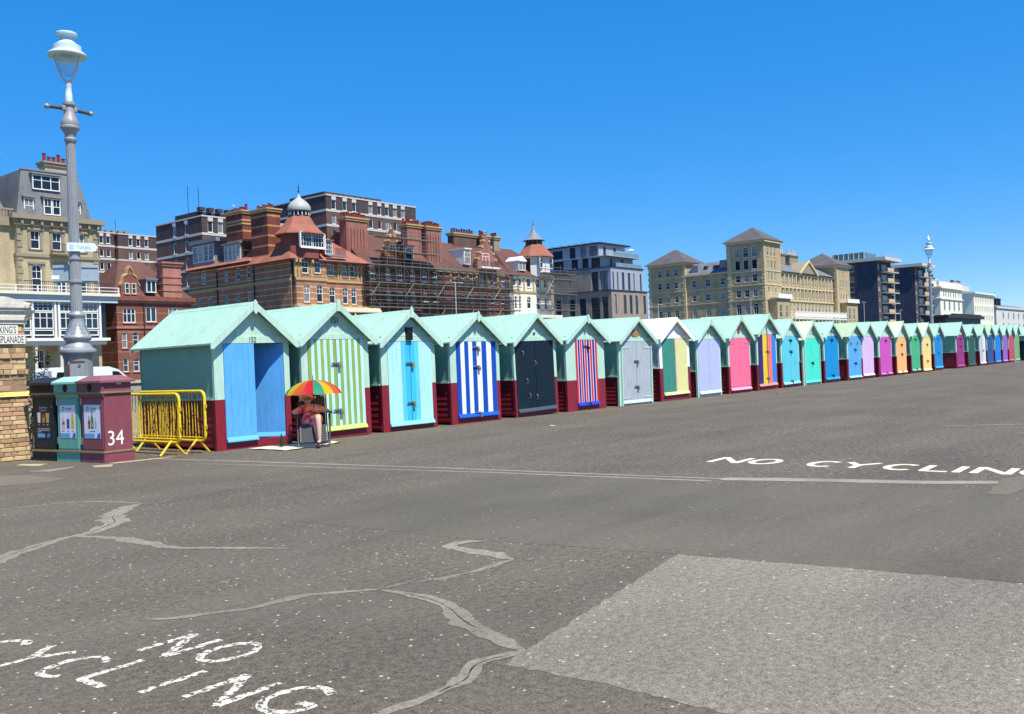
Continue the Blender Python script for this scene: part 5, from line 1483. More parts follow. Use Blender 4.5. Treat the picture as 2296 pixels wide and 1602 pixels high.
for k in range(4): B.win(Face('W', 76.75), 118.35 + k * 1.35, 17.6, 1.3, 2.4, 'lattice', sill=False)
o = B.box('dormer', 76.95, 79.6, 111.2, 115.3, 17.0, 19.4, lead); B.local(MB().box(76.6, 80, 111.0, 115.5, 19.4, 19.65)).build('dormer_roof', lead, o)
for k in range(4): B.win(Face('W', 76.8), 111.8 + k * 0.98, 17.2, 0.95, 2.1, 'lattice', sill=False)
can = MB()
pr = [(100.0, 9.95), (99.0, 9.9), (98.0, 9.65), (97.5, 9.2), (97.5, 9.05), (100.0, 9.05)]
can.prism([(76.8, y, z) for y, z in pr], (13.4, 0, 0))
B.add('canopy', can, paint((222, 206, 176), 0.6, 0.12, True, 0.3, name='canopy_cream'))
for k in range(26): B.add('canopy_rib', MB().tube([(77.0 + k * 0.53, y - 0.03, z + 0.03) for y, z in pr[:4]], 0.035, 4), buff)
for k in range(4): B.box('canopy_post', 77.2 + k * 4.1, 77.35 + k * 4.1, 97.6, 97.75, 0, 9.05, wf)
for x, y in ((76.62, 108.0), (76.62, 116.8)): B.add('downpipe', MB().tube([(x, y, 0.2), (x, y, 15.8)], 0.09, 6), iron)
B.add('downpipe', MB().tube([(76.85, 99.9, 0.2), (76.85, 99.9, 15.8)], 0.09, 6), iron)

# ---------------------------------------------------------------- 7 red terrace under scaffolding
redp = brickwork('salmon_brick', ((186, 110, 98), (166, 96, 86)), (170, 116, 102))
B = Building('red_terrace', 'red brick terrace with curly gable half wrapped in scaffolding', (89.4, 100), red, sillmat=wf)
S = []
for u in (91.0, 94.05, 96.4, 99.0, 101.5, 103.8): S += [(u, 14.05, 1.0, 1.6, 'sash'), (u, 11.1, 1.0, 1.6, 'arch'), (u, 7.2, 1.0, 2.0, 'sash')]
for u in (108.1, 110.25, 112.2): S += [(u, 14.25, 0.6, 1.45, 'sash'), (u, 11.15, 0.8, 1.55, 'arch')]
for u in (114.7, 117.3, 120.0): S += [(u, 14.0, 1.0, 1.8, 'sash'), (u, 11.15, 0.95, 1.55, 'arch')]
B.volume(89.35, 106.0, 100, 114, 0, 16.0, [o for o in S if o[0] < 105], mat=brickwork('shade_toned_red_brick', ((134, 82, 70), (118, 72, 62)), (120, 84, 72)))  # red brick coloured darker to stand for shade under the scaffold boards
B.volume(106.001, 121.6, 100, 114, 0, 16.0, [o for o in S if o[0] > 106], mat=redp, name='wall')
B.ring('cornice', 89.35, 121.6, 100, 100.01, 15.75, 16.1, 0.3, stone_d)
B.ring('string_course', 89.35, 121.6, 100, 100.01, 13.2, 13.5, 0.14, buff)
for u in (107.2, 109.1, 111.2, 113.3, 116.0, 118.6): B.box('pilaster', u - 0.2, u + 0.2, 99.86, 99.998, 13.51, 15.74, buff)
def slope(B, x0, x1, y0, y1, y2, z0, z1, mat):
    B.add('roof', MB().prism([(x0, y0, z0), (x0, y1, z1), (x0, y2, z0)], (x1 - x0, 0, 0)), mat)
slope(B, 89.3, 121.8, 99.7, 105.5, 114.2, 16.101, 21.4, brown_tile)
B.chimney(88.6, 92.6, 102.5, 104.0, 16.0, 23.1, redp, buff, 9, 2, pot_red, 0.9)
B.chimney(100.0, 103.0, 101.8, 103.2, 16.0, 23.0, redp, buff, 6, 2, pot_red, 0.9)
B.chimney(103.6, 106.9, 101.3, 102.8, 16.0, 22.9, redp, buff, 7, 2, pot_red, 0.9)
for x in (103.8, 104.4, 105.0, 105.6, 106.2): B.box('chimney_rib', x, x + 0.28, 101.15, 101.298, 16.6, 21.5, redp)
for x in (88.8, 89.4, 90.0, 90.6, 91.2, 91.8): B.box('chimney_rib', x, x + 0.28, 102.35, 102.498, 17.2, 21.5, redp)
B.chimney(113.8, 119.4, 105.0, 106.4, 18.0, 23.2, brown, buff, 9, 1, darkpot, 1.0)
B.chimney(120.0, 122.0, 104.2, 105.6, 17.0, 23.1, brown, buff, 4, 1, darkpot, 0.9)
B.box('rooflight', 107.3, 111.6, 105.8, 109, 21.0, 22.2, slate)
def curly(B, x0, x1, z0, zt, y, mat):
    m, w = (x0 + x1) / 2, (x1 - x0) / 2
    prof = [(1.0, 0), (1.0, 0.34), (0.86, 0.36), (0.84, 0.46), (0.66, 0.52), (0.62, 0.62), (0.44, 0.68), (0.4, 0.78), (0.22, 0.84), (0.2, 0.93), (0.0, 1.0)]
    pts = [(m - w * a, z0 + (zt - z0) * b) for a, b in prof] + [(m + w * a, z0 + (zt - z0) * b) for a, b in prof[-2::-1]]
    g = B.add('gable', MB().prism([(x, y, z) for x, z in pts], (0, 0.6, 0)), mat)
    for s in (-1, 1):
        for a, b in prof[2:-1:2]:
            x, z = m + s * w * (a + 0.04), z0 + (zt - z0) * b
            B.local(MB().tube([(x, y - 0.12, z), (x, y + 0.7, z)], 0.24, 8)).build('scroll', buff, g)
    B.local(MB().lathe([(0.12, 0), (0.25, 0.25), (0.12, 0.5), (0.16, 0.65), (0, 0.9)], 8, (m, y + 0.3, zt - 0.1))).build('finial', buff, g)
curly(B, 113.5, 118.3, 16.1, 22.3, 99.75, redp)
B.win(Face('S', 99.65), 115.6, 17.1, 1.7, 2.2, 'french', sill=False); B.box('gable_balcony', 113.6, 118.2, 98.9, 99.74, 16.75, 17.0, wf)
for k in range(24): B.box('balcony_baluster', 113.7 + k * 0.19, 113.74 + k * 0.19, 98.95, 98.99, 17.0, 17.9, iron)
curly(B, 93.2, 96.6, 16.1, 21.4, 99.75, red)
B.win(Face('S', 99.65), 94.85, 17.2, 1.5, 2.1, 'arch', sill=False)
dormer(B, 97.6, 99.4, 99.9, 103, 17.2, 19.2, 'arch', red, red)
dormer(B, 111.0, 112.5, 100.2, 104, 17.3, 19.7, 'arch', wf, wf)

# ---------------------------------------------------------------- 8 white turreted house
B = Building('white_turret_house', 'white rendered house with a pointed grey turret right of the scaffolding', (121.7, 100), stucco, sillmat=wf)
S = [(123.1, 14.3, 0.8, 1.3, 'sash'), (124.6, 14.3, 0.8, 1.3, 'sash'), (127.0, 14.2, 1.1, 1.5, 'sash'), (123.3, 10.4, 0.6, 2.2, 'arch'), (124.45, 10.4, 0.7, 2.2, 'arch'), (126.9, 10.45, 1.1, 2.15, 'arch'), (129.6, 14.2, 1.0, 1.5, 'sash'), (131.8, 14.2, 1.0, 1.5, 'sash'), (129.6, 10.4, 1.0, 2.1, 'arch'), (131.8, 10.4, 1.0, 2.1, 'arch')]
B.volume(121.7, 133.3, 100, 113, 0, 16.0, S)
B.ring('string_course', 121.7, 133.3, 100, 113, 13.2, 13.5, 0.15, buff)
B.ring('cornice', 121.7, 133.3, 100, 113, 15.7, 16.05, 0.3, wf)
for u in (122.2, 123.85, 125.6, 128.2): B.box('pilaster', u - 0.16, u + 0.16, 99.86, 99.998, 13.51, 15.69, buff)
B.hip(121.5, 134.0, 99.4, 113.3, 16.051, 21.6, brown_tile, 'X', 3.5)
tc = (130.4, 101.2)
B.add('turret_wall', MB().lathe([(2.75, 16.06), (2.75, 19.7)], 8, (tc[0], tc[1], 0), a0=math.pi / 8), paint((214, 212, 206), 0.6, 0.08, False, 0.2, name='turret_white'))
B.box('turret_panel', tc[0] - 2.66, tc[0] - 2.55, tc[1] - 1.0, tc[1] + 1.0, 16.3, 19.3, roofing('tile_hung_dark', (96, 48, 44), (84, 42, 40), 0.2))
B.add('turret_roof', MB().lathe([(3.5, 19.55), (3.45, 19.7), (2.5, 20.8), (1.6, 21.9)], 8, (tc[0], tc[1], 0), a0=math.pi / 8), red_tile)
B.add('lantern', MB().lathe([(1.55, 21.9), (1.5, 22.0), (1.35, 22.05), (1.35, 22.6), (1.6, 22.62)], 12, (tc[0], tc[1], 0)), iron)
for k in range(12):
    an = k * math.pi / 6
    B.box('lantern_post', tc[0] + 1.4 * math.cos(an) - 0.06, tc[0] + 1.4 * math.cos(an) + 0.06, tc[1] + 1.4 * math.sin(an) - 0.06, tc[1] + 1.4 * math.sin(an) + 0.06, 22.05, 22.6, lead)
B.add('spire', MB().lathe([(2.05, 22.6), (1.7, 22.75), (1.15, 23.2), (0.7, 23.8), (0.35, 24.5), (0.1, 25.4), (0.18, 25.55), (0.05, 25.7), (0.16, 25.85), (0.03, 26.4)], 12, (tc[0], tc[1], 0)), lead, smooth=True)
for dx in (-1.0, 1.0): B.win(Face('S', tc[1] - 2.68), tc[0] + dx, 17.5, 1.8, 2.0, 'arch', sill=False)
dormer(B, 124.4, 126.3, 99.9, 103, 17.0, 18.5, 'double', wf, wf, 1, 'gable')
B.chimney(124.6, 126.2, 105.5, 107, 19.0, 23.4, stone_d, buff, 3, 1, darkpot, 0.9)
B.box('ground_canopy', 121.8, 133.2, 97.6, 99.999, 8.8, 9.3, stucco)

# ---------------------------------------------------------------- scaffolding
pole_m = paint((126, 126, 124), 0.5, 0.2, False, 0.5, 0.5, name='scaffold_tube')
board_m = paint((146, 138, 122), 0.85, 0.25, False, 0.4, name='scaffold_board')
def scaffold(label, bays, y0, lifts, x_tall=None):
    """bays = X of the standards; lifts = platform heights; x_tall = (x0, x1, extra lifts)."""
    t = thing('scaffolding', label, 'scaffolding', (bays[0], y0, 0))
    rn = random.Random(int(bays[0]))
    pm = {}
    def pole(a, b, r=0.04):
        L = (Vector(b) - Vector(a)).length
        k = round(L, 2)
        if k not in pm: pm[k] = MB().tube([(0, 0, 0), (0, 0, L)], r, 5).mesh('scaffold_pole', pole_m)
        o = put('scaffold_pole', pm[k], t, (a[0] - bays[0], a[1] - y0, a[2]))
        o.rotation_euler = (Vector(b) - Vector(a)).to_track_quat('Z', 'Y').to_euler()
    for i, x in enumerate(bays):
        top = lifts[-1] + 1.5
        if x_tall and x_tall[0] <= x <= x_tall[1]: top = x_tall[2][-1] + 1.4
        pole((x, y0, 0), (x, y0, top)); pole((x, y0 + 1.25, 0), (x, y0 + 1.25, min(top, lifts[-1])))
        for z in lifts: pole((x, y0 - 0.2, z - 0.12), (x, y0 + 1.45, z - 0.12))
    for z in lifts + ([] if not x_tall else x_tall[2]):
        x0, x1 = (bays[0], bays[-1]) if z in lifts else x_tall[:2]
        for dz in (0.0, 0.55, 1.05): pole((x0 - 0.4, y0 - 0.04, z + dz), (x1 + 0.4, y0 - 0.04, z + dz))
        pole((x0 - 0.4, y0 + 1.2, z), (x1 + 0.4, y0 + 1.2, z))
        for k in range(4):
            x = x0 - 0.3
            while x < x1:
                e = min(x + 3.9, x1 + 0.3)
                if rn.random() > 0.12:
                    MB().box(x, e - 0.03, 0, 0.27, 0, 0.05).build('scaffold_board', board_m, t, (-bays[0], 0.05 + k * 0.29, z + 0.07 + rn.uniform(0, .01)))
                x = e
    for i in range(0, len(bays) - 1, 4):
        for j in range(len(lifts) - 1):
            a, b = (bays[i], bays[i + 1]) if (i // 2 + j) % 2 else (bays[i + 1], bays[i])
            pole((a, y0 - 0.12, lifts[j]), (b, y0 - 0.12, lifts[j + 1]))
    return t
scaffold('scaffolding of steel tubes and boards covering the red terrace', [89.0 + 1.65 * k for k in range(21)], 98.2, [2.0, 4.0, 6.0, 8.0, 9.9, 11.6, 13.4, 15.9], (91.3, 103.2, [18.0, 20.0]))
scaffold('scaffolding of steel tubes round the corner of the white turreted house', [129.0 + 2.2 * k for k in range(5)], 97.8, [2.0, 4.0, 6.0, 8.0, 10.2, 13.0, 15.6, 16.6])
t = thing('brick_extension', 'shaded rear wing seen through the scaffolding right of the white house', 'building', (133.4, 104, 0))
MB().box(0, 6, 0, 8, 0, 15).build('wall', stone_d, t)
MB().box(-0.2, 6.2, -0.2, 8.2, 15.01, 15.3).build('roof', lead, t)

# ---------------------------------------------------------------- 9 modern grey apartment block
gbr = brickwork('grey_brick', ((182, 160, 142), (164, 144, 130)), (164, 148, 134))
zinc = paint((156, 164, 176), 0.5, 0.08, True, 0.15, name='zinc_panel')
B = Building('modern_flats', 'modern grey brick flats with stepped upper floors and tall dark windows', (160.4, 105), gbr, fmat=paint((70, 76, 84), 0.4), sillmat=zinc)
B.dark = (0.3, 0.6, 0.1)
S = [(161.85, 10.5, 0.75, 3.9, 'tall'), (165.4, 10.5, 1.05, 3.9, 'tall'), (167.7, 10.5, 1.05, 3.9, 'tall'), (169.95, 10.5, 0.95, 3.95, 'tall'), (173.15, 10.5, 0.95, 3.95, 'tall')]
S += [(o[0], 5.2, o[2], 4.2, 'tall') for o in S]
Wm = [(115.0, 9.4, 1.6, 4.6, 'tall'), (112.2, 9.4, 1.6, 4.6, 'tall'), (109.0, 9.4, 2.1, 4.6, 'tall'), (106.6, 9.4, 1.4, 4.6, 'tall'), (118.5, 9.4, 1.4, 4.6, 'tall')]
Wm += [(o[0], 4.2, o[2], 4.2, 'tall') for o in Wm]
B.volume(160.4, 174.4, 105, 122, 0, 15.3, S, Wm, sill=False)
S2 = [(161.3, 15.45, 0.5, 3.6, 'tall'), (162.95, 15.45, 0.45, 3.65, 'tall'), (165.0, 15.45, 0.95, 3.65, 'tall'), (167.3, 15.45, 0.95, 3.6, 'tall'), (169.2, 15.45, 0.5, 3.6, 'tall'), (171.9, 15.45, 0.6, 3.6, 'tall')]
W2 = [(114.8, 15.4, 1.5, 3.9, 'tall'), (112.1, 15.4, 1.5, 3.9, 'tall'), (108.9, 15.4, 1.6, 3.9, 'double'), (106.7, 15.4, 1.8, 3.9, 'double'), (118.3, 15.4, 1.4, 3.9, 'tall')]
B.volume(160.41, 172.9, 105.01, 121.9, 15.301, 20.0, S2, W2, mat=zinc, sill=False, name='upper_wall')
B.box('brick_pier', 160.3, 160.405, 109.9, 122, 15.301, 20.05, gbr)
B.volume(160.6, 172.2, 107.0, 121.5, 20.001, 22.5, [(163.8, 20.2, 1.0, 1.9, 'plain'), (168.0, 20.2, 1.0, 1.9, 'plain')], [(108.7, 20.2, 2.2, 2.0, 'triple'), (111.3, 20.3, 1.5, 2.1, 'tall'), (114.0, 20.3, 1.6, 2.1, 'tall'), (118.2, 20.4, 2.6, 1.9, 'double')], mat=zinc, sill=False, name='upper_wall')
B.volume(160.8, 170.8, 108.0, 121.3, 22.501, 25.1, [(163.0, 22.7, 1.0, 1.9, 'plain'), (166.8, 22.7, 1.0, 1.9, 'plain')], [(109.3, 22.7, 2.0, 2.0, 'triple'), (111.8, 22.6, 1.4, 2.3, 'tall'), (114.6, 22.6, 1.5, 2.3, 'tall'), (118.5, 22.8, 2.6, 1.8, 'double')], mat=zinc, sill=False, name='upper_wall')
B.box('roof_slab', 160.4, 172.3, 107.4, 121.8, 25.1, 25.35, iron)
B.box('terrace_slab', 160.3, 173.0, 105.6, 121.9, 22.35, 22.498, zinc)
B.box('terrace_slab', 160.2, 173.2, 104.8, 122, 20.0, 20.15, iron)
B.box('roof_slab', 160.2, 174.6, 104.8, 122, 15.25, 15.38, iron)
for k, z in ((0, 20.16), (1, 22.5)):
    B.box('balustrade', 163.0, 173.0 - k * 0.3, 105.3 + k * 0.5, 105.33 + k * 0.5, z, z + 0.9, glass('balustrade_glass', (0.25, 0.33, 0.38), 0.1))
for k in range(6): B.add('solar_panel', MB().prism([(160.8 + k * 0.05, 109 + k * 2, 25.36), (160.8 + k * 0.05, 110.6 + k * 2, 25.8), (160.8 + k * 0.05, 110.6 + k * 2, 25.74)], (6, 0, 0)), iron)
B.add('parasol', MB().lathe([(1.0, 24.2), (0.05, 24.6)], 10, (171.6, 107.0, 0)).tube([(171.6, 107.0, 22.5), (171.6, 107.0, 24.5)], 0.04, 5), white_p)
B.box('rear_wing', 174.41, 175.6, 108, 122, 0, 14.2, brown)

# ---------------------------------------------------------------- 10 yellow brick hotel
yb = brickwork('yellow_brick', ((210, 184, 132), (194, 168, 118)), (190, 168, 124))
purple = roofing('purple_slate', (114, 108, 108), (96, 91, 94), 0.25, 0.65)
trim_y = paint((206, 190, 152), 0.8, 0.12, False, 0.3, name='yellow_stone')
B = Building('towered_hotel', 'long yellow brick hotel with a square corner tower and slate pyramid roof', (211.8, 95), yb, sillmat=trim_y)
def quoins(x, y, z0, z1, k='W'):
    z = z0
    i = 0
    while z < z1:
        w = 0.9 if i % 2 else 0.6
        B.box('quoin', x - 0.07, x + 0.5, y - 0.07 if k == 'W' else y, y + w, z, z + 0.62, trim_y)
        z += 0.75; i += 1
tw = []
for u in (97.45, 99.65, 101.85):
    tw += [(u, 24.5, 1.4, 2.6, 'arch'), (u, 21.5, 1.4, 2.45, 'plain'), (u, 18.5, 1.25, 1.85, 'sash'), (u, 14.85, 1.2, 1.85, 'sash'), (u, 10.6, 1.2, 2.6, 'french'), (u, 6.0, 1.2, 2.6, 'sash')]
ts = []
for u in (214.2, 216.2, 218.2):
    ts += [(u, 24.6, 0.85, 2.6, 'arch'), (u, 21.5, 0.8, 2.0, 'plain'), (u, 18.7, 0.8, 2.0, 'plain'), (u, 15.7, 0.8, 1.4, 'plain')]
B.volume(211.8, 221.5, 95, 104.7, 0, 28.4, ts, tw)
B.hip(211.0, 222.4, 94.2, 105.5, 28.45, 32.3, purple, 'X', 5.65)
for z in (20.95, 17.6, 14.0): B.ring('string_course', 211.8, 221.5, 95, 104.7, z, z + 0.25, 0.12, trim_y)
B.ring('cornice', 211.8, 221.5, 95, 104.7, 27.9, 28.45, 0.6, trim_y)
quoins(211.8, 95.0, 0.2, 20.5); quoins(211.8, 103.7, 8.2, 27.5)
mw = []
for u, w in ((114.15, 1.15), (110.3, 1.4), (106.2, 1.25)):
    mw += [(u, 18.35, w, 1.85, 'sash'), (u, 14.8, w, 1.7, 'sash'), (u, 10.6, w, 2.4, 'french'), (u, 6, w, 2.4, 'sash')]
B.volume(212.3, 221, 104.701, 116.3, 0, 21.5, (), mw)
B.add('roof', MB().prism([(211.9, 104.75, 21.55), (215.6, 104.75, 24.6), (221.2, 104.75, 21.55)], (0, 11.5, 0)), slate)
B.box('cornice', 211.85, 212.299, 104.71, 116.3, 21.2, 21.545, trim_y)
o = B.box('dormer', 212.6, 215, 113.0, 115.0, 22.2, 23.9, lead); B.win(Face('W', 212.55), 114.0, 22.3, 1.2, 1.3, 'sash', sill=False)
o = B.box('dormer', 212.6, 215, 105.2, 107.0, 22.6, 24.6, lead); B.win(Face('W', 212.55), 106.1, 22.9, 1.2, 1.3, 'sash', sill=False)
for y in (108.2, 110.8): B.add('rooflight', MB().box(213.2, 214.2, y, y + 0.9, 22.75, 23.6), glass('rooflight', (0.03, 0.04, 0.05)))
pw = []
for u in (119.0, 121.4, 123.8):
    pw += [(u, 21.65, 1.15, 2.0, 'arch'), (u, 18.45, 1.1, 1.75, 'sash'), (u, 14.85, 1.1, 1.7, 'sash'), (u, 10.6, 1.1, 2.3, 'french'), (u, 6, 1.1, 2.3, 'sash')]
B.volume(211.9, 221.6, 116.301, 127.0, 0, 24.9, (), pw)
B.hip(211.0, 222.4, 115.4, 127.9, 24.95, 28.9, purple, 'Y', 5.7)
B.ring('cornice', 211.9, 221.6, 116.3, 127, 24.4, 24.95, 0.5, trim_y)
for z in (21.2, 17.6, 14.0): B.box('string_course', 211.78, 211.898, 116.3, 127, z, z + 0.22, trim_y)
for z in (17.6, 14.0): B.box('string_course', 212.18, 212.298, 104.71, 116.3, z, z + 0.22, trim_y)
quoins(211.9, 116.35, 8.2, 24.0); quoins(211.9, 126.3, 8.2, 24.0)
ws = []
for k in range(14):
    u = 223.2 + k * 2.42
    ws += [(u, 18.1, 1.15, 2.1, 'arch'), (u, 14.9, 1.15, 2.0, 'plain'), (u, 11.5, 1.1, 2.1, 'arch')]
B.volume(221.501, 257.5, 95.6, 108, 0, 21.3, ws)
for z in (17.3, 14.0, 20.8): B.box('string_course', 221.6, 257.5, 95.35, 95.598, z, z + 0.35, trim_y)
for k in range(15): B.box('pilaster', 221.75 + k * 2.42, 222.2 + k * 2.42, 95.3, 95.598, 17.66, 20.79, trim_y); B.box('pilaster', 221.75 + k * 2.42, 222.2 + k * 2.42, 95.3, 95.598, 14.36, 17.29, trim_y)
B.add('roof', MB().prism([(221.5, 94.9, 21.35), (221.5, 99.8, 24.0), (221.5, 108, 21.35)], (36.1, 0, 0)), slate)
B.add('pediment', MB().prism([(233.3, 94.85, 21.4), (244.2, 94.85, 21.4), (238.75, 94.85, 24.6)], (0, 4.0, 0)), stone_d)
for s in (0, 1):
    a, b = ((232.8, 21.45), (238.75, 24.95)) if s == 0 else ((244.7, 21.45), (238.75, 24.95))
    B.add('pediment_edge', MB().prism([(a[0], 94.5, a[1]), (b[0], 94.5, b[1]), (b[0], 94.5, b[1] - 0.55), (a[0], 94.5, a[1] - 0.5)], (0, 0.349, 0)), trim_y)
for x0, x1 in ((224.5, 231.3), (233.0, 238.6), (241.5, 247.0)):
    B.chimney(x0, x1, 101, 102.4, 21, 27.2, stone_d, stone_d, 6, 1, paint((206, 204, 198), 0.7), 1.7)
rs = []
for u in (261.0, 263.0, 265.0): rs += [(u, 22.2, 0.9, 2.3, 'arch'), (u, 18.5, 0.9, 2.2, 'plain'), (u, 15.2, 0.9, 1.6, 'plain')]
rw = []
B.volume(258.0, 268.0, 94.6, 106, 0, 24.8, rs, rw)
B.hip(257.0, 269.2, 93.8, 107, 24.85, 28.9, purple, 'X', 6.0)
B.ring('cornice', 258, 268.0, 94.6, 106, 24.3, 24.85, 0.5, trim_y)
quoins(258.0, 94.6, 8.0, 24.0)
for x0, x1 in ((213.5, 221.3), (260.0, 268.5)):
    B.volume(x0, x1, 92.8, 94.598 if x0 > 250 else 94.998, 0, 14.2, [(x0 + 2.1, 9.6, 1.5, 3.0, 'sash'), (x0 + 5.6, 9.6, 1.2, 3.0, 'arch')], name='bay_wall')
    B.box('balcony', x0 - 0.4, x1 + 0.4, 92.3, 94.59, 14.21, 14.5, wf); B.box('balcony_parapet', x0 - 0.3, x1 + 0.3, 92.35, 92.5, 14.501, 15.3, wf)
for k in range(15): B.box('veranda_post', 222.0 + k * 2.5, 222.2 + k * 2.5, 92.0, 92.2, 0, 11.5, wf)
B.box('veranda_rail', 221.9, 257.6, 92.0, 92.15, 11.0, 11.2, wf); B.box('veranda_panel', 221.9, 257.6, 92.05, 92.12, 9.9, 10.9, wf); B.box('veranda_deck', 221.9, 257.6, 92.0, 95.59, 9.3, 9.6, wf)
B.box('roof_terrace_wall', 200, 211.6, 96, 96.3, 0, 9.0, stucco)
for k in range(9): B.box('terrace_post', 209.4, 209.6, 98 + k * 3.2, 98.2 + k * 3.2, 9.0, 10.6, wf)

# ---------------------------------------------------------------- 11 dark modern towers
navy = brickwork('blue_black_brick', ((72, 84, 108), (62, 74, 98)), (70, 82, 102))
plum = brickwork('plum_brick', ((132, 92, 84), (116, 80, 76)), (120, 92, 86))
def tower(x0, x1, y0, y1, top, label, ww):
    B = Building('tower_flats', label, (x0, y0), navy)
    fl = 3.2
    nf = 6
    wz = [top - 1.15 - 1.6 - k * fl for k in range(nf)]
    B.volume(x0, x1, y0, y1, 0, top, [(x0 + 1.4, z, 1.7, 1.5, 'double') for z in wz] + [(x0 + 6.8, z - 0.4, 5.0, 2.2, 'triple') for z in wz], [], navy, sill=False)
    B.volume(x0 + 0.15, x1 - 0.1, y1 + 0.001, y1 + ww, 0, top, (), [(y1 + ww * 0.55, z, ww * 0.7, 1.6, 'double') for z in wz], plum)
    B.box('corner_panel', x0 + 0.002, x0 + 2.7, y0 - 0.05, y0 - 0.001, 0, wz[-1] - 0.3, plum)
    for k, z in enumerate(wz):
        B.box('corner_panel', x0 + 0.002, x0 + 2.7, y0 - 0.05, y0 - 0.001, z + 1.52, z + 3.15, plum)
        b = B.box('balcony', x0 + 3.2, x1 + 0.8, y0 - 2.2, y0 - 0.052, z - 0.75, z - 0.5, bandw)
        B.local(MB().box(x0 + 3.2, x0 + 9.0, y0 - 2.25, y0 - 2.1, z - 0.499, z + 0.55)).build('balcony_front', paint((206, 178, 140), 0.7, 0.1, False, 0.2, name='balcony_tan'), b)
        B.local(MB().box(x0 + 9.0, x1 + 0.8, y0 - 2.2, y0 - 2.15, z - 0.499, z + 0.55)).build('balcony_rail', iron, b)
        B.add('balcony_post', MB().box(x0 + 8.9, x0 + 9.15, y0 - 2.2, y0 - 2.0, z + 0.55, z + 2.2), bandw)
    B.box('roof_slab', x0 - 0.8, x1 + 1.5, y0 - 2.8, y1 + ww + 0.5, top + 0.002, top + 1.0, bandw)
    for k in range(12): B.box('roof_rail', x0 + k * (x1 - x0) / 11, x0 + 0.08 + k * (x1 - x0) / 11, y0 - 2.5, y0 - 2.42, top + 1.0, top + 2.0, bandw)
    B.box('roof_rail', x0, x1 + 0.1, y0 - 2.5, y0 - 2.44, top + 2.0, top + 2.08, bandw)
    return B
B = tower(293.2, 306.5, 95, 101.2, 28.1, 'left one of two blue-black brick towers with tan balconies', 5.0)
B.box('penthouse', 294.2, 305, 99, 109.0, 29.15, 31.2, glass('penthouse_glass', (0.12, 0.2, 0.24), 0.1))
for k in range(7): B.box('penthouse_post', 294.0, 294.19, 99 + k * 1.6, 99.2 + k * 1.6, 29.15, 31.4, bandw)
tower(331.2, 344.2, 95, 100.7, 28.3, 'right one of two blue-black brick towers with tan balconies', 4.5)

# ---------------------------------------------------------------- 12-14 far white terraces
whites = paint((236, 230, 212), 0.7, 0.08, True, 0.2, name='white_stucco')
greys = paint((206, 206, 200), 0.7, 0.08, True, 0.2, name='grey_stucco')
B = Building('white_terrace', 'ornate white stucco terrace end just right of the far lamp post', (361, 95), whites)
S = []
for k in range(4):
    u = 366.5 + k * 6.6
    S += [(u, 14.2, 2.3, 3.6, 'arch'), (u, 9.4, 2.3, 3.6, 'arch'), (u - 0.6, 19.0, 1.3, 2.0, 'plain'), (u + 2.2, 19.0, 1.3, 2.0, 'plain')]
B.volume(361, 391, 95, 112, 0, 22.8, S, [(101, 9, 2.5, 4, 'arch')])
B.ring('cornice', 361, 391, 95, 112, 22.2, 22.8, 0.7, whites); B.ring('string_course', 361, 391, 95, 112, 18.2, 18.6, 0.4, whites)
B.box('parapet', 361.2, 391, 95.2, 96.2, 22.801, 24.7, whites)
B.box('attic', 364, 390, 99, 110, 22.801, 25.4, greys)
for x in (366, 375, 384): B.chimney(x, x + 5, 103, 105, 23, 27.0, greys, greys, 7, 1, darkpot, 1.0)
B = Building('white_terrace', 'plain white terrace with regular small windows near the right edge', (409, 95), whites)
S = []
for k in range(11):
    for z in (18.3, 14.6, 11.0): S.append((411.5 + k * 2.85, z, 1.1, 2.2, 'plain'))
B.volume(409, 442.5, 95, 118, 0, 22.0, S, [(104, 18.4, 2.4, 2.4, 'plain'), (103.5, 14.8, 2.6, 2.6, 'plain'), (103, 10.4, 3.0, 3.2, 'plain')])
B.ring('cornice', 409, 442.5, 95, 118, 21.7, 22.3, 0.8, whites)
B.hip(409, 442, 95.5, 117, 22.31, 24.4, slate, 'X', 9)
B.box('attic', 414, 436, 103, 112, 22.9, 26.0, greys)
for x in (415, 424): B.chimney(x, x + 7, 104, 106, 24, 27.4, greys, greys, 8, 1, darkpot, 1.0)
B = Building('grey_terrace', 'low grey terrace at the far right edge of the skyline', (470, 100), greys)
B.volume(470, 560, 100, 118, 0, 17.5, [(484 + k * 11, z, 3.0, 3.0, 'plain') for k in range(7) for z in (12.6, 7.5)], [])
B.ring('cornice', 470, 560, 100, 118, 17.4, 18.2, 0.6, greys)
B.hip(470, 560, 101, 117, 18.21, 20.5, slate, 'X', 8)
for x in (500, 506): B.chimney(x, x + 2.5, 106, 108, 19, 23, iron, iron, 2, 1, darkpot, 0.8)
B = Building('lead_roofed_house', 'dark shadowed building with scaffolded corner beyond the white terraces', (443, 101), stone_d)
B.volume(443, 462, 101, 118, 0, 21.0, [(447, 15, 2, 2.5, 'plain'), (453, 15, 2, 2.5, 'plain')])
B.box('roof_edge', 442.8, 462.4, 100.6, 118, 21.0, 21.6, lead)
for k in range(6): B.add('scaffold_pole', MB().tube([(462.5 + k * 0.9, 99 + k * 0.5, 0), (462.5 + k * 0.9, 99 + k * 0.5, 24 - k)], 0.1, 5), pole_m)
t = thing('black_pavilion', 'long flat black pavilion roof below the ornate white terrace', 'building', (312, 80, 0))
MB().box(0, 46, 0, 8, 9.9, 10.9).build('roof', iron, t)
MB().box(1, 45, 1, 7.5, 0, 9.9).build('wall', paint((74, 80, 84), 0.6), t)
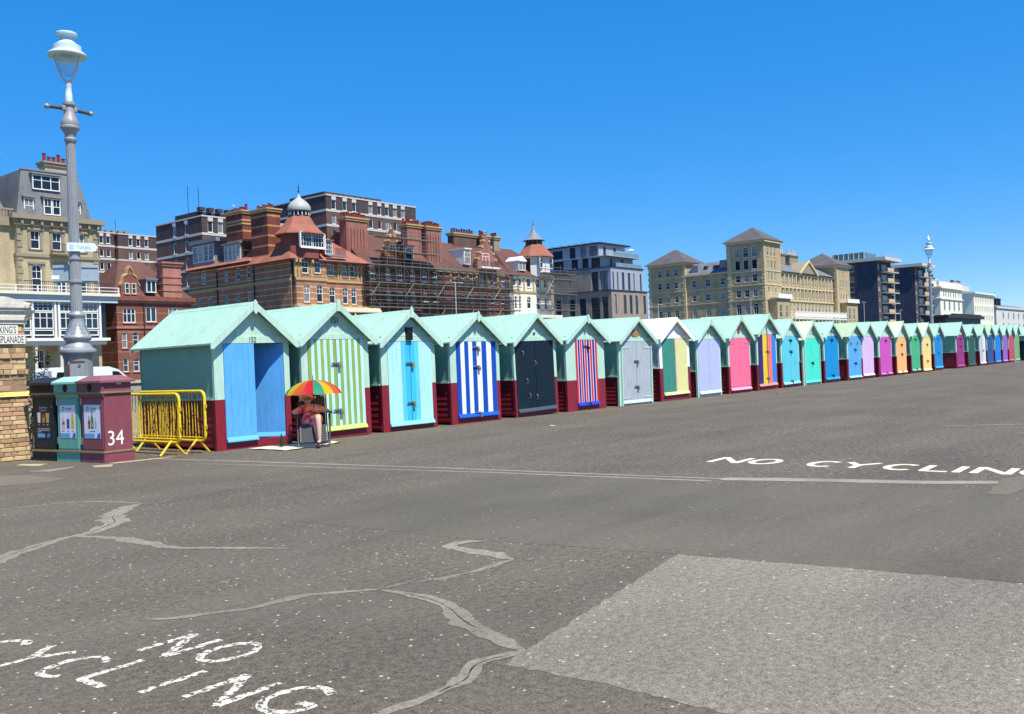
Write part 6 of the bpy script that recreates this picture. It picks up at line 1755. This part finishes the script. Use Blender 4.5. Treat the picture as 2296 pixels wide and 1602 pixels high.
for k in range(15): MB().box(8 + k * 2.4, 9.6 + k * 2.4, 0.2, 1.2, 10.901, 11.4).build('planter', leaf_mat((0.03, 0.04, 0.03), (0.06, 0.07, 0.05), 'planter_leaf') if k == 0 else bpy.data.materials['planter_leaf'], t)

# ---------------------------------------------------------------- street lights along the road
def street_light(x, y, h, label, two=False):
    t = thing('street_light', label, 'street light', (x, y, 0), 0, 'street lights along the road')
    pm = paint((186, 186, 178), 0.5, 0.1, False, 0.2, 0.3, name='street_light_grey')
    MB().tube([(0, 0, 0), (0, 0, 1.2), (0, 0, h)], [0.16, 0.11, 0.08], 8).build('pole', pm, t)
    for s in ((-1, 1) if two else (1,)):
        a = MB().tube([(0, 0, h), (s * 0.5, 0, h + 0.12), (s * 1.0, 0, h + 0.12)], 0.05, 6).build('arm', pm, t)
        MB().box(s * 0.9 if s > 0 else -1.5, 1.5 if s > 0 else -0.9, -0.12, 0.12, h + 0.05, h + 0.2).build('lamp_head', pm, a)
street_light(95.3, 88, 12.6, 'slim pale street light in front of the red terrace scaffolding')
street_light(259.6, 88, 13.9, 'double armed street light before the left dark tower', True)
street_light(291.2, 88, 12.4, 'slim street light before the right dark tower')
street_light(188.7, 88, 13.0, 'slim street light before the towered hotel')
street_light(149.7, 88, 10.8, 'slim street light between the modern flats and the hotel')

gull((78.0, 113.9, 24.7), rad(160), 'tiny white gull on the rear chimney of the striped mansion')
# ================================================================== the seated woman, her chair, parasol and rug
PX, PY, PR = 11.62, 14.62, rad(-38.5)       # local x = right as seen from the promenade, local -y = towards it

def skinned(name, joints, links, mat, parent=None, loc=(0, 0, 0), rz=0.0, sub=2):
    """A continuous tapering surface grown round a skeleton: joints = {key: (x, y, z, radius[, radius2])}."""
    keys = list(joints)
    me = bpy.data.meshes.new(name)
    me.from_pydata([joints[k][:3] for k in keys], [(keys.index(a), keys.index(b)) for a, b in links], [])
    o = put(name, me, parent, loc, rz)
    md = o.modifiers.new('skin', 'SKIN')
    md.use_smooth_shade = True
    me.materials.append(mat)
    for k, v in zip(keys, me.skin_vertices[0].data):
        r = joints[k][3:]
        v.radius = (r[0], r[-1])
        v.use_root = (k == keys[0])
    s = o.modifiers.new('smooth', 'SUBSURF')
    s.levels = s.render_levels = sub
    return o

def skin_mat():
    m, n, l, b = new_mat('sunburnt_skin')
    v = noise(n, l, wpos(n, l), 14, 3)
    l.new(mixc(n, l, v, (0.52, 0.29, 0.21), (0.68, 0.42, 0.32)), b.inputs['Base Color'])
    b.inputs['Roughness'].default_value = 0.55
    b.inputs['Subsurface Weight'].default_value = 0.08
    b.inputs['Subsurface Radius'].default_value = (0.02, 0.008, 0.004)
    return m
def floral():
    m, n, l, b = new_mat('floral_print')
    tc = n.new('ShaderNodeTexCoord')
    vo = n.new('ShaderNodeTexVoronoi')
    vo.inputs['Scale'].default_value = 11
    l.new(tc.outputs['Object'], vo.inputs['Vector'])
    sp = n.new('ShaderNodeSeparateColor')
    l.new(vo.outputs['Color'], sp.inputs[0])
    r = n.new('ShaderNodeValToRGB')
    r.color_ramp.interpolation = 'CONSTANT'
    st = [(0, (0.72, 0.04, 0.08)), (0.3, (0.78, 0.17, 0.22)), (0.5, (0.62, 0.02, 0.05)), (0.68, (0.78, 0.30, 0.34)), (0.8, (0.75, 0.42, 0.05)), (0.88, (0.10, 0.16, 0.17)), (0.95, (0.55, 0.5, 0.4))]
    while len(r.color_ramp.elements) < len(st): r.color_ramp.elements.new(0.5)
    for e, (p, c) in zip(r.color_ramp.elements, st): e.position = p; e.color = (*c, 1)
    l.new(sp.outputs[0], r.inputs[0])
    l.new(r.outputs[0], b.inputs['Base Color'])
    b.inputs['Roughness'].default_value = 0.85
    bump(n, l, b, noise(n, l, tc.outputs['Object'], 12, 3), 0.5, 0.02)
    return m

# ---- reclining chair
t = thing('reclining_chair', 'black folding recliner with grey mesh seat under the parasol', 'chair', (PX, PY, 0), PR)
tube_m = paint((96, 98, 102), 0.35, 0.1, False, 0.15, 0.6, name='chair_tube')
mesh_m = paint((66, 70, 72), 0.8, 0.12, False, 0.1, name='chair_mesh')
MB().tube([(-0.30, -0.02, 0.62), (-0.30, -0.22, 0.30), (-0.295, -0.36, 0.07), (-0.27, -0.385, 0.022), (-0.2, -0.39, 0.016), (0.2, -0.39, 0.016), (0.27, -0.385, 0.022), (0.295, -0.36, 0.07), (0.30, -0.22, 0.30), (0.30, -0.02, 0.62)], 0.0135, 8).build('front_leg', tube_m, t, smooth=True)
MB().tube([(-0.32, -0.08, 0.62), (-0.32, 0.2, 0.32), (-0.315, 0.48, 0.07), (-0.28, 0.52, 0.022), (0.28, 0.52, 0.022), (0.315, 0.48, 0.07), (0.32, 0.2, 0.32), (0.32, -0.08, 0.62)], 0.0135, 8).build('rear_leg', paint((30, 32, 36), 0.4, 0.1, False, 0.1, name='chair_black'), t, smooth=True)
for s in (-1, 1):
    MB().box(s * 0.335 - 0.03, s * 0.335 + 0.03, -0.14, 0.36, 0.63, 0.66).build('armrest', black, t)
    MB().tube([(s * 0.26, -0.34, 0.11), (s * 0.26, -0.19, 0.43), (s * 0.26, 0.22, 0.37), (s * 0.26, 0.62, 1.14), (s * 0.20, 0.65, 1.20), (0, 0.655, 1.21)], 0.0125, 8).build('seat_rail', black, t, smooth=True)
MB().tube([(-0.26, -0.34, 0.11), (0.26, -0.34, 0.11)], 0.0125, 8).build('footrest_bar', tube_m, t)
for nm, a, b in (('leg_panel', (-0.335, 0.12), (-0.20, 0.42)), ('seat_panel', (-0.19, 0.43), (0.21, 0.37)), ('back_panel', (0.24, 0.39), (0.62, 1.12))):
    MB().prism([(-0.235, a[0], a[1]), (0.235, a[0], a[1]), (0.235, b[0], b[1]), (-0.235, b[0], b[1])], (0, -0.008, 0.004)).build(nm, mesh_m, t)
lace = MB()
for s in (-1, 1):
    for (a, b, k_) in (((-0.33, 0.13), (-0.20, 0.42), 9), ((0.25, 0.41), (0.6, 1.08), 20)):
        for k in range(k_):
            f0, f1 = k / k_, (k + 0.6) / k_
            lace.tube([(s * 0.258, a[0] + (b[0] - a[0]) * f0 - 0.012, a[1] + (b[1] - a[1]) * f0), (s * 0.236, a[0] + (b[0] - a[0]) * f1 - 0.012, a[1] + (b[1] - a[1]) * f1)], 0.006, 4)
lace.build('elastic_lacing', paint((190, 192, 194), 0.7), t)['kind'] = 'stuff'
MB().box(-0.17, 0.15, 0.505, 0.57, 0.86, 1.06).build('headrest', paint((52, 54, 60), 0.8), t)

# ---- the woman
J = {'pelvis': (-0.02, 0.12, 0.46, 0.13, 0.11), 'waist': (-0.03, 0.24, 0.56, 0.11, 0.10), 'chest': (-0.05, 0.36, 0.68, 0.13, 0.10), 'collar': (-0.07, 0.42, 0.76, 0.07), 'neck': (-0.09, 0.42, 0.80, 0.045),
     'jaw': (-0.10, 0.395, 0.845, 0.062, 0.070), 'head': (-0.105, 0.405, 0.905, 0.078, 0.088), 'crown': (-0.105, 0.415, 0.965, 0.06, 0.068),
     'shl': (-0.23, 0.38, 0.73, 0.058), 'ell': (-0.375, 0.17, 0.67, 0.042), 'wrl': (-0.345, -0.06, 0.685, 0.028), 'hal': (-0.335, -0.13, 0.685, 0.034, 0.018),
     'shr': (0.12, 0.38, 0.73, 0.058), 'elr': (0.30, 0.14, 0.66, 0.042), 'wrr': (0.10, 0.0, 0.69, 0.028), 'har': (0.045, -0.02, 0.70, 0.03, 0.022),
     'hipr': (0.08, 0.06, 0.46, 0.10), 'knr': (0.09, -0.36, 0.60, 0.062), 'clr': (0.10, -0.41, 0.42, 0.056), 'anr': (0.105, -0.47, 0.16, 0.033), 'her': (0.105, -0.47, 0.125, 0.034), 'tor': (0.085, -0.62, 0.115, 0.03, 0.016),
     'hipl': (-0.12, 0.06, 0.46, 0.10), 'knl': (0.03, -0.22, 0.50, 0.06), 'cll': (0.06, -0.30, 0.32, 0.05), 'anl': (0.085, -0.37, 0.085, 0.033), 'hel': (0.085, -0.36, 0.045, 0.034), 'tol': (0.07, -0.52, 0.03, 0.03, 0.016)}
Lk = [('pelvis', 'waist'), ('waist', 'chest'), ('chest', 'collar'), ('collar', 'neck'), ('neck', 'jaw'), ('jaw', 'head'), ('head', 'crown'), ('collar', 'shl'), ('shl', 'ell'), ('ell', 'wrl'), ('wrl', 'hal'), ('collar', 'shr'), ('shr', 'elr'), ('elr', 'wrr'), ('wrr', 'har'),
      ('pelvis', 'hipr'), ('hipr', 'knr'), ('knr', 'clr'), ('clr', 'anr'), ('anr', 'her'), ('her', 'tor'), ('pelvis', 'hipl'), ('hipl', 'knl'), ('knl', 'cll'), ('cll', 'anl'), ('anl', 'hel'), ('hel', 'tol')]
def finger(key, root, pts):
    prev = root
    for i, p in enumerate(pts):
        J[key + str(i)] = (*p, (0.0095, 0.0085, 0.0075)[i])
        Lk.append((prev, key + str(i)))
        prev = key + str(i)
for i, dx in enumerate((-0.028, -0.010, 0.008, 0.026)):           # left hand lies over the end of the armrest
    ln = (0.8, 1.0, 0.95, 0.75)[i]
    finger('fl%d_' % i, 'hal', [(-0.335 + dx, -0.165 - 0.01 * ln, 0.690), (-0.335 + dx * 1.1, -0.20 * (0.9 + 0.1 * ln), 0.668), (-0.335 + dx * 1.1, -0.205, 0.64)])
finger('fl4_', 'hal', [(-0.295, -0.12, 0.68), (-0.285, -0.15, 0.665), (-0.285, -0.17, 0.65)])
for i, dz in enumerate((0.03, 0.011, -0.009, -0.028)):             # right hand closes round the parasol shaft
    finger('fr%d_' % i, 'har', [(0.022, -0.045, 0.70 + dz), (-0.006, -0.032, 0.70 + dz), (-0.006, 0.002, 0.70 + dz)])
finger('fr4_', 'har', [(0.045, 0.012, 0.725), (0.022, 0.026, 0.735), (0.0, 0.02, 0.735)])
person = skinned('person', J, Lk, skin_mat(), None, (PX, PY, 0.0), PR)
tag(person, 'woman in a sun hat and red floral dress reclining under a parasol', 'person')
D = {'hips': (-0.02, 0.12, 0.47, 0.185, 0.15), 'waist': (-0.03, 0.24, 0.57, 0.165, 0.14), 'chest': (-0.05, 0.36, 0.68, 0.165, 0.13), 'yoke': (-0.065, 0.40, 0.735, 0.10),
     'shl': (-0.21, 0.375, 0.71, 0.075), 'sll': (-0.30, 0.26, 0.68, 0.066), 'cul': (-0.34, 0.20, 0.665, 0.06), 'shr': (0.10, 0.375, 0.71, 0.075), 'slr': (0.20, 0.27, 0.68, 0.066), 'cur': (0.25, 0.21, 0.665, 0.06),
     'thr': (0.085, -0.10, 0.52, 0.118), 'her': (0.085, -0.25, 0.565, 0.095), 'thl': (-0.11, -0.08, 0.48, 0.125), 'hel': (-0.12, -0.20, 0.46, 0.09), 'lap': (-0.01, -0.14, 0.50, 0.10), 'hem': (-0.04, -0.25, 0.43, 0.08)}
DL = [('hips', 'waist'), ('waist', 'chest'), ('chest', 'yoke'), ('chest', 'shl'), ('shl', 'sll'), ('sll', 'cul'), ('chest', 'shr'), ('shr', 'slr'), ('slr', 'cur'), ('hips', 'thr'), ('thr', 'her'), ('hips', 'thl'), ('thl', 'hel'), ('hips', 'lap'), ('lap', 'hem')]
skinned('dress', D, DL, floral(), person)
skinned('nose', {'a': (-0.106, 0.335, 0.905, 0.010), 'b': (-0.107, 0.312, 0.882, 0.013)}, [('a', 'b')], bpy.data.materials['sunburnt_skin'], person, sub=1)
MB().box(-0.132, -0.080, 0.316, 0.33, 0.852, 0.860).build('lips', paint((140, 62, 58), 0.5), person)
for s in (-1, 1):
    MB().lathe([(0.0, -0.006), (0.021, -0.004), (0.023, 0.004), (0.0, 0.006)], 10, (0, 0, 0)).build('sunglass_lens', black, person, (-0.106 + s * 0.03, 0.316, 0.917)).rotation_euler = (rad(90), 0, 0)
    skinned('ear', {'a': (-0.105 + s * 0.082, 0.41, 0.915, 0.012, 0.02), 'b': (-0.105 + s * 0.084, 0.412, 0.885, 0.008, 0.014)}, [('a', 'b')], bpy.data.materials['sunburnt_skin'], person, sub=1)
hm = paint((176, 166, 150), 0.8, 0.25, False, 0.2, name='grey_hair')
skinned('hair', {'a': (-0.105, 0.45, 0.95, 0.075, 0.09), 'b': (-0.105, 0.465, 0.87, 0.075, 0.08), 'c': (-0.10, 0.46, 0.81, 0.05)}, [('a', 'b'), ('b', 'c')], hm, person, sub=1)
hat = MB()
hat.lathe([(0.17, -0.045), (0.178, -0.03), (0.15, 0.0), (0.10, 0.022), (0.094, 0.03), (0.090, 0.075), (0.07, 0.098), (0.0, 0.105)], 20)
for i, (x, y, z) in enumerate(hat.v):
    r = math.hypot(x, y)
    if r > 0.12: hat.v[i] = (x, y, z + 0.03 * math.sin(3 * math.atan2(y, x) + 0.7) - 0.02 * (y < 0) * abs(x) / r)
ho = hat.build('sun_hat', paint((212, 178, 138), 0.85, 0.15, False, 0.2, name='straw_hat'), person, (-0.105, 0.425, 0.94), smooth=True)
ho.rotation_euler = (rad(-24), rad(-7), 0)
for nm, p, q in (('sandal', (0.105, -0.44, 0.082), (0.08, -0.66, 0.082)), ('sandal', (0.085, -0.33, 0.0), (0.062, -0.565, 0.0))):
    a, b = Vector(p), Vector(q)
    w = Vector((0.036, 0, 0))
    MB().prism([a - w * 0.8, a + w * 0.8, a.lerp(b, 0.6) + w * 1.15, b + w * 0.7, b - w * 0.7, a.lerp(b, 0.6) - w * 1.15], (0, 0, 0.016)).build(nm, paint((60, 44, 38), 0.7), person)

# ---- parasol
t = thing('parasol', 'small striped parasol in red, green, yellow and orange held over the woman', 'parasol', (PX, PY, 0), PR)
cols = [(232, 44, 56), (44, 178, 140), (250, 212, 40), (242, 120, 62)]
def cloth(col):
    m, n, l, b = new_mat('parasol_cloth')
    v = noise(n, l, wpos(n, l), 20, 3)
    l.new(mixc(n, l, v, tuple(x * 0.9 for x in lin(col)), lin(col)), b.inputs['Base Color'])
    b.inputs['Roughness'].default_value = 0.6
    tr = n.new('ShaderNodeBsdfTranslucent'); tr.inputs['Color'].default_value = (*lin(col), 1)
    mx = n.new('ShaderNodeMixShader'); mx.inputs[0].default_value = 0.6
    l.new(b.outputs[0], mx.inputs[1]); l.new(tr.outputs[0], mx.inputs[2])
    l.new(mx.outputs[0], n['Material Output'].inputs['Surface'])
    return m
pc = [cloth(c) for c in cols]
cx, cy, N = 0.02, -0.02, 16
for k in range(N):
    mb = MB()
    a0, a1 = 2 * math.pi * k / N, 2 * math.pi * (k + 1) / N
    rows = []
    for j in range(7):
        f = j / 6
        r, z = 0.545 * math.sin(f * 1.25) / math.sin(1.25), 1.29 - 0.27 * (1 - math.cos(f * 1.25)) / (1 - math.cos(1.25))
        row = []
        for i in range(4):
            a = a0 + (a1 - a0) * i / 3
            d_ = 1 - 0.03 * f * math.sin(math.pi * i / 3)
            row.append((cx + r * d_ * math.cos(a), cy + r * d_ * math.sin(a), z - 0.012 * math.sin(math.pi * i / 3) * f))
        rows.append(row)
    for j in range(6):
        for i in range(3):
            mb.poly([rows[j][i], rows[j + 1][i], rows[j + 1][i + 1], rows[j][i + 1]])
    mb.build('canopy_panel', pc[(k - 11) % 4], t, smooth=True)
    MB().tube([(cx + 0.53 * math.cos(a0), cy + 0.53 * math.sin(a0), 1.03), (cx + 0.30 * math.cos(a0), cy + 0.30 * math.sin(a0), 1.19), (cx + 0.02 * math.cos(a0), cy + 0.02 * math.sin(a0), 1.275)], 0.0025, 4).build('rib', black, t)
MB().tube([(cx, cy, 0.52), (cx, cy, 1.29)], 0.0075, 8).build('shaft', black, t)
MB().tube([(cx, cy, 1.285), (cx, cy, 1.38)], [0.008, 0.005], 8).build('ferrule', black, t)
MB().tube([(cx, cy, 0.50), (cx, cy, 0.64)], 0.014, 8).build('handle', paint((70, 46, 34), 0.5), t)

# ---- rug and bottle
rug = MB()
G = 16
ct = [(10.72, 15.48), (10.70, 14.30), (12.30, 14.60), (12.40, 15.25)]
rn = random.Random(9)
H_ = {}
for i in range(G + 1):
    for j in range(7):
        u, v = i / G, j / 6
        a = Vector(ct[1]).lerp(Vector(ct[2]), u); b = Vector(ct[0]).lerp(Vector(ct[3]), u)
        p = a.lerp(b, v)
        e = 0.03 if j in (0, 6) or i in (0, G) else 0.0
        H_[i, j] = (p.x + rn.uniform(-e, e), p.y + rn.uniform(-e, e), 0.014 + rn.uniform(0, 0.012) + (0.02 if i > G - 2 and rn.random() < 0.4 else 0))
for i in range(G):
    for j in range(6):
        rug.poly([H_[i, j], H_[i + 1, j], H_[i + 1, j + 1], H_[i, j + 1]])
o = rug.build('rug', paint((220, 206, 182), 0.9, 0.2, False, 0.35, name='cream_rug'), None, smooth=True)
tag(o, 'crumpled cream rug spread on the tarmac beneath the recliner', 'rug')
t = thing('bottle', 'dark green bottle standing on the rug left of the recliner', 'bottle', (11.12, 14.98, 0.03))
MB().lathe([(0.034, 0), (0.036, 0.01), (0.036, 0.13), (0.03, 0.16), (0.014, 0.19), (0.013, 0.235)], 14).build('glass', paint((22, 58, 34), 0.15, 0.05, False, 0.05, name='green_glass'), t, smooth=True)
MB().lathe([(0.016, 0.232), (0.016, 0.25), (0, 0.252)], 10).build('cap', steel, t)
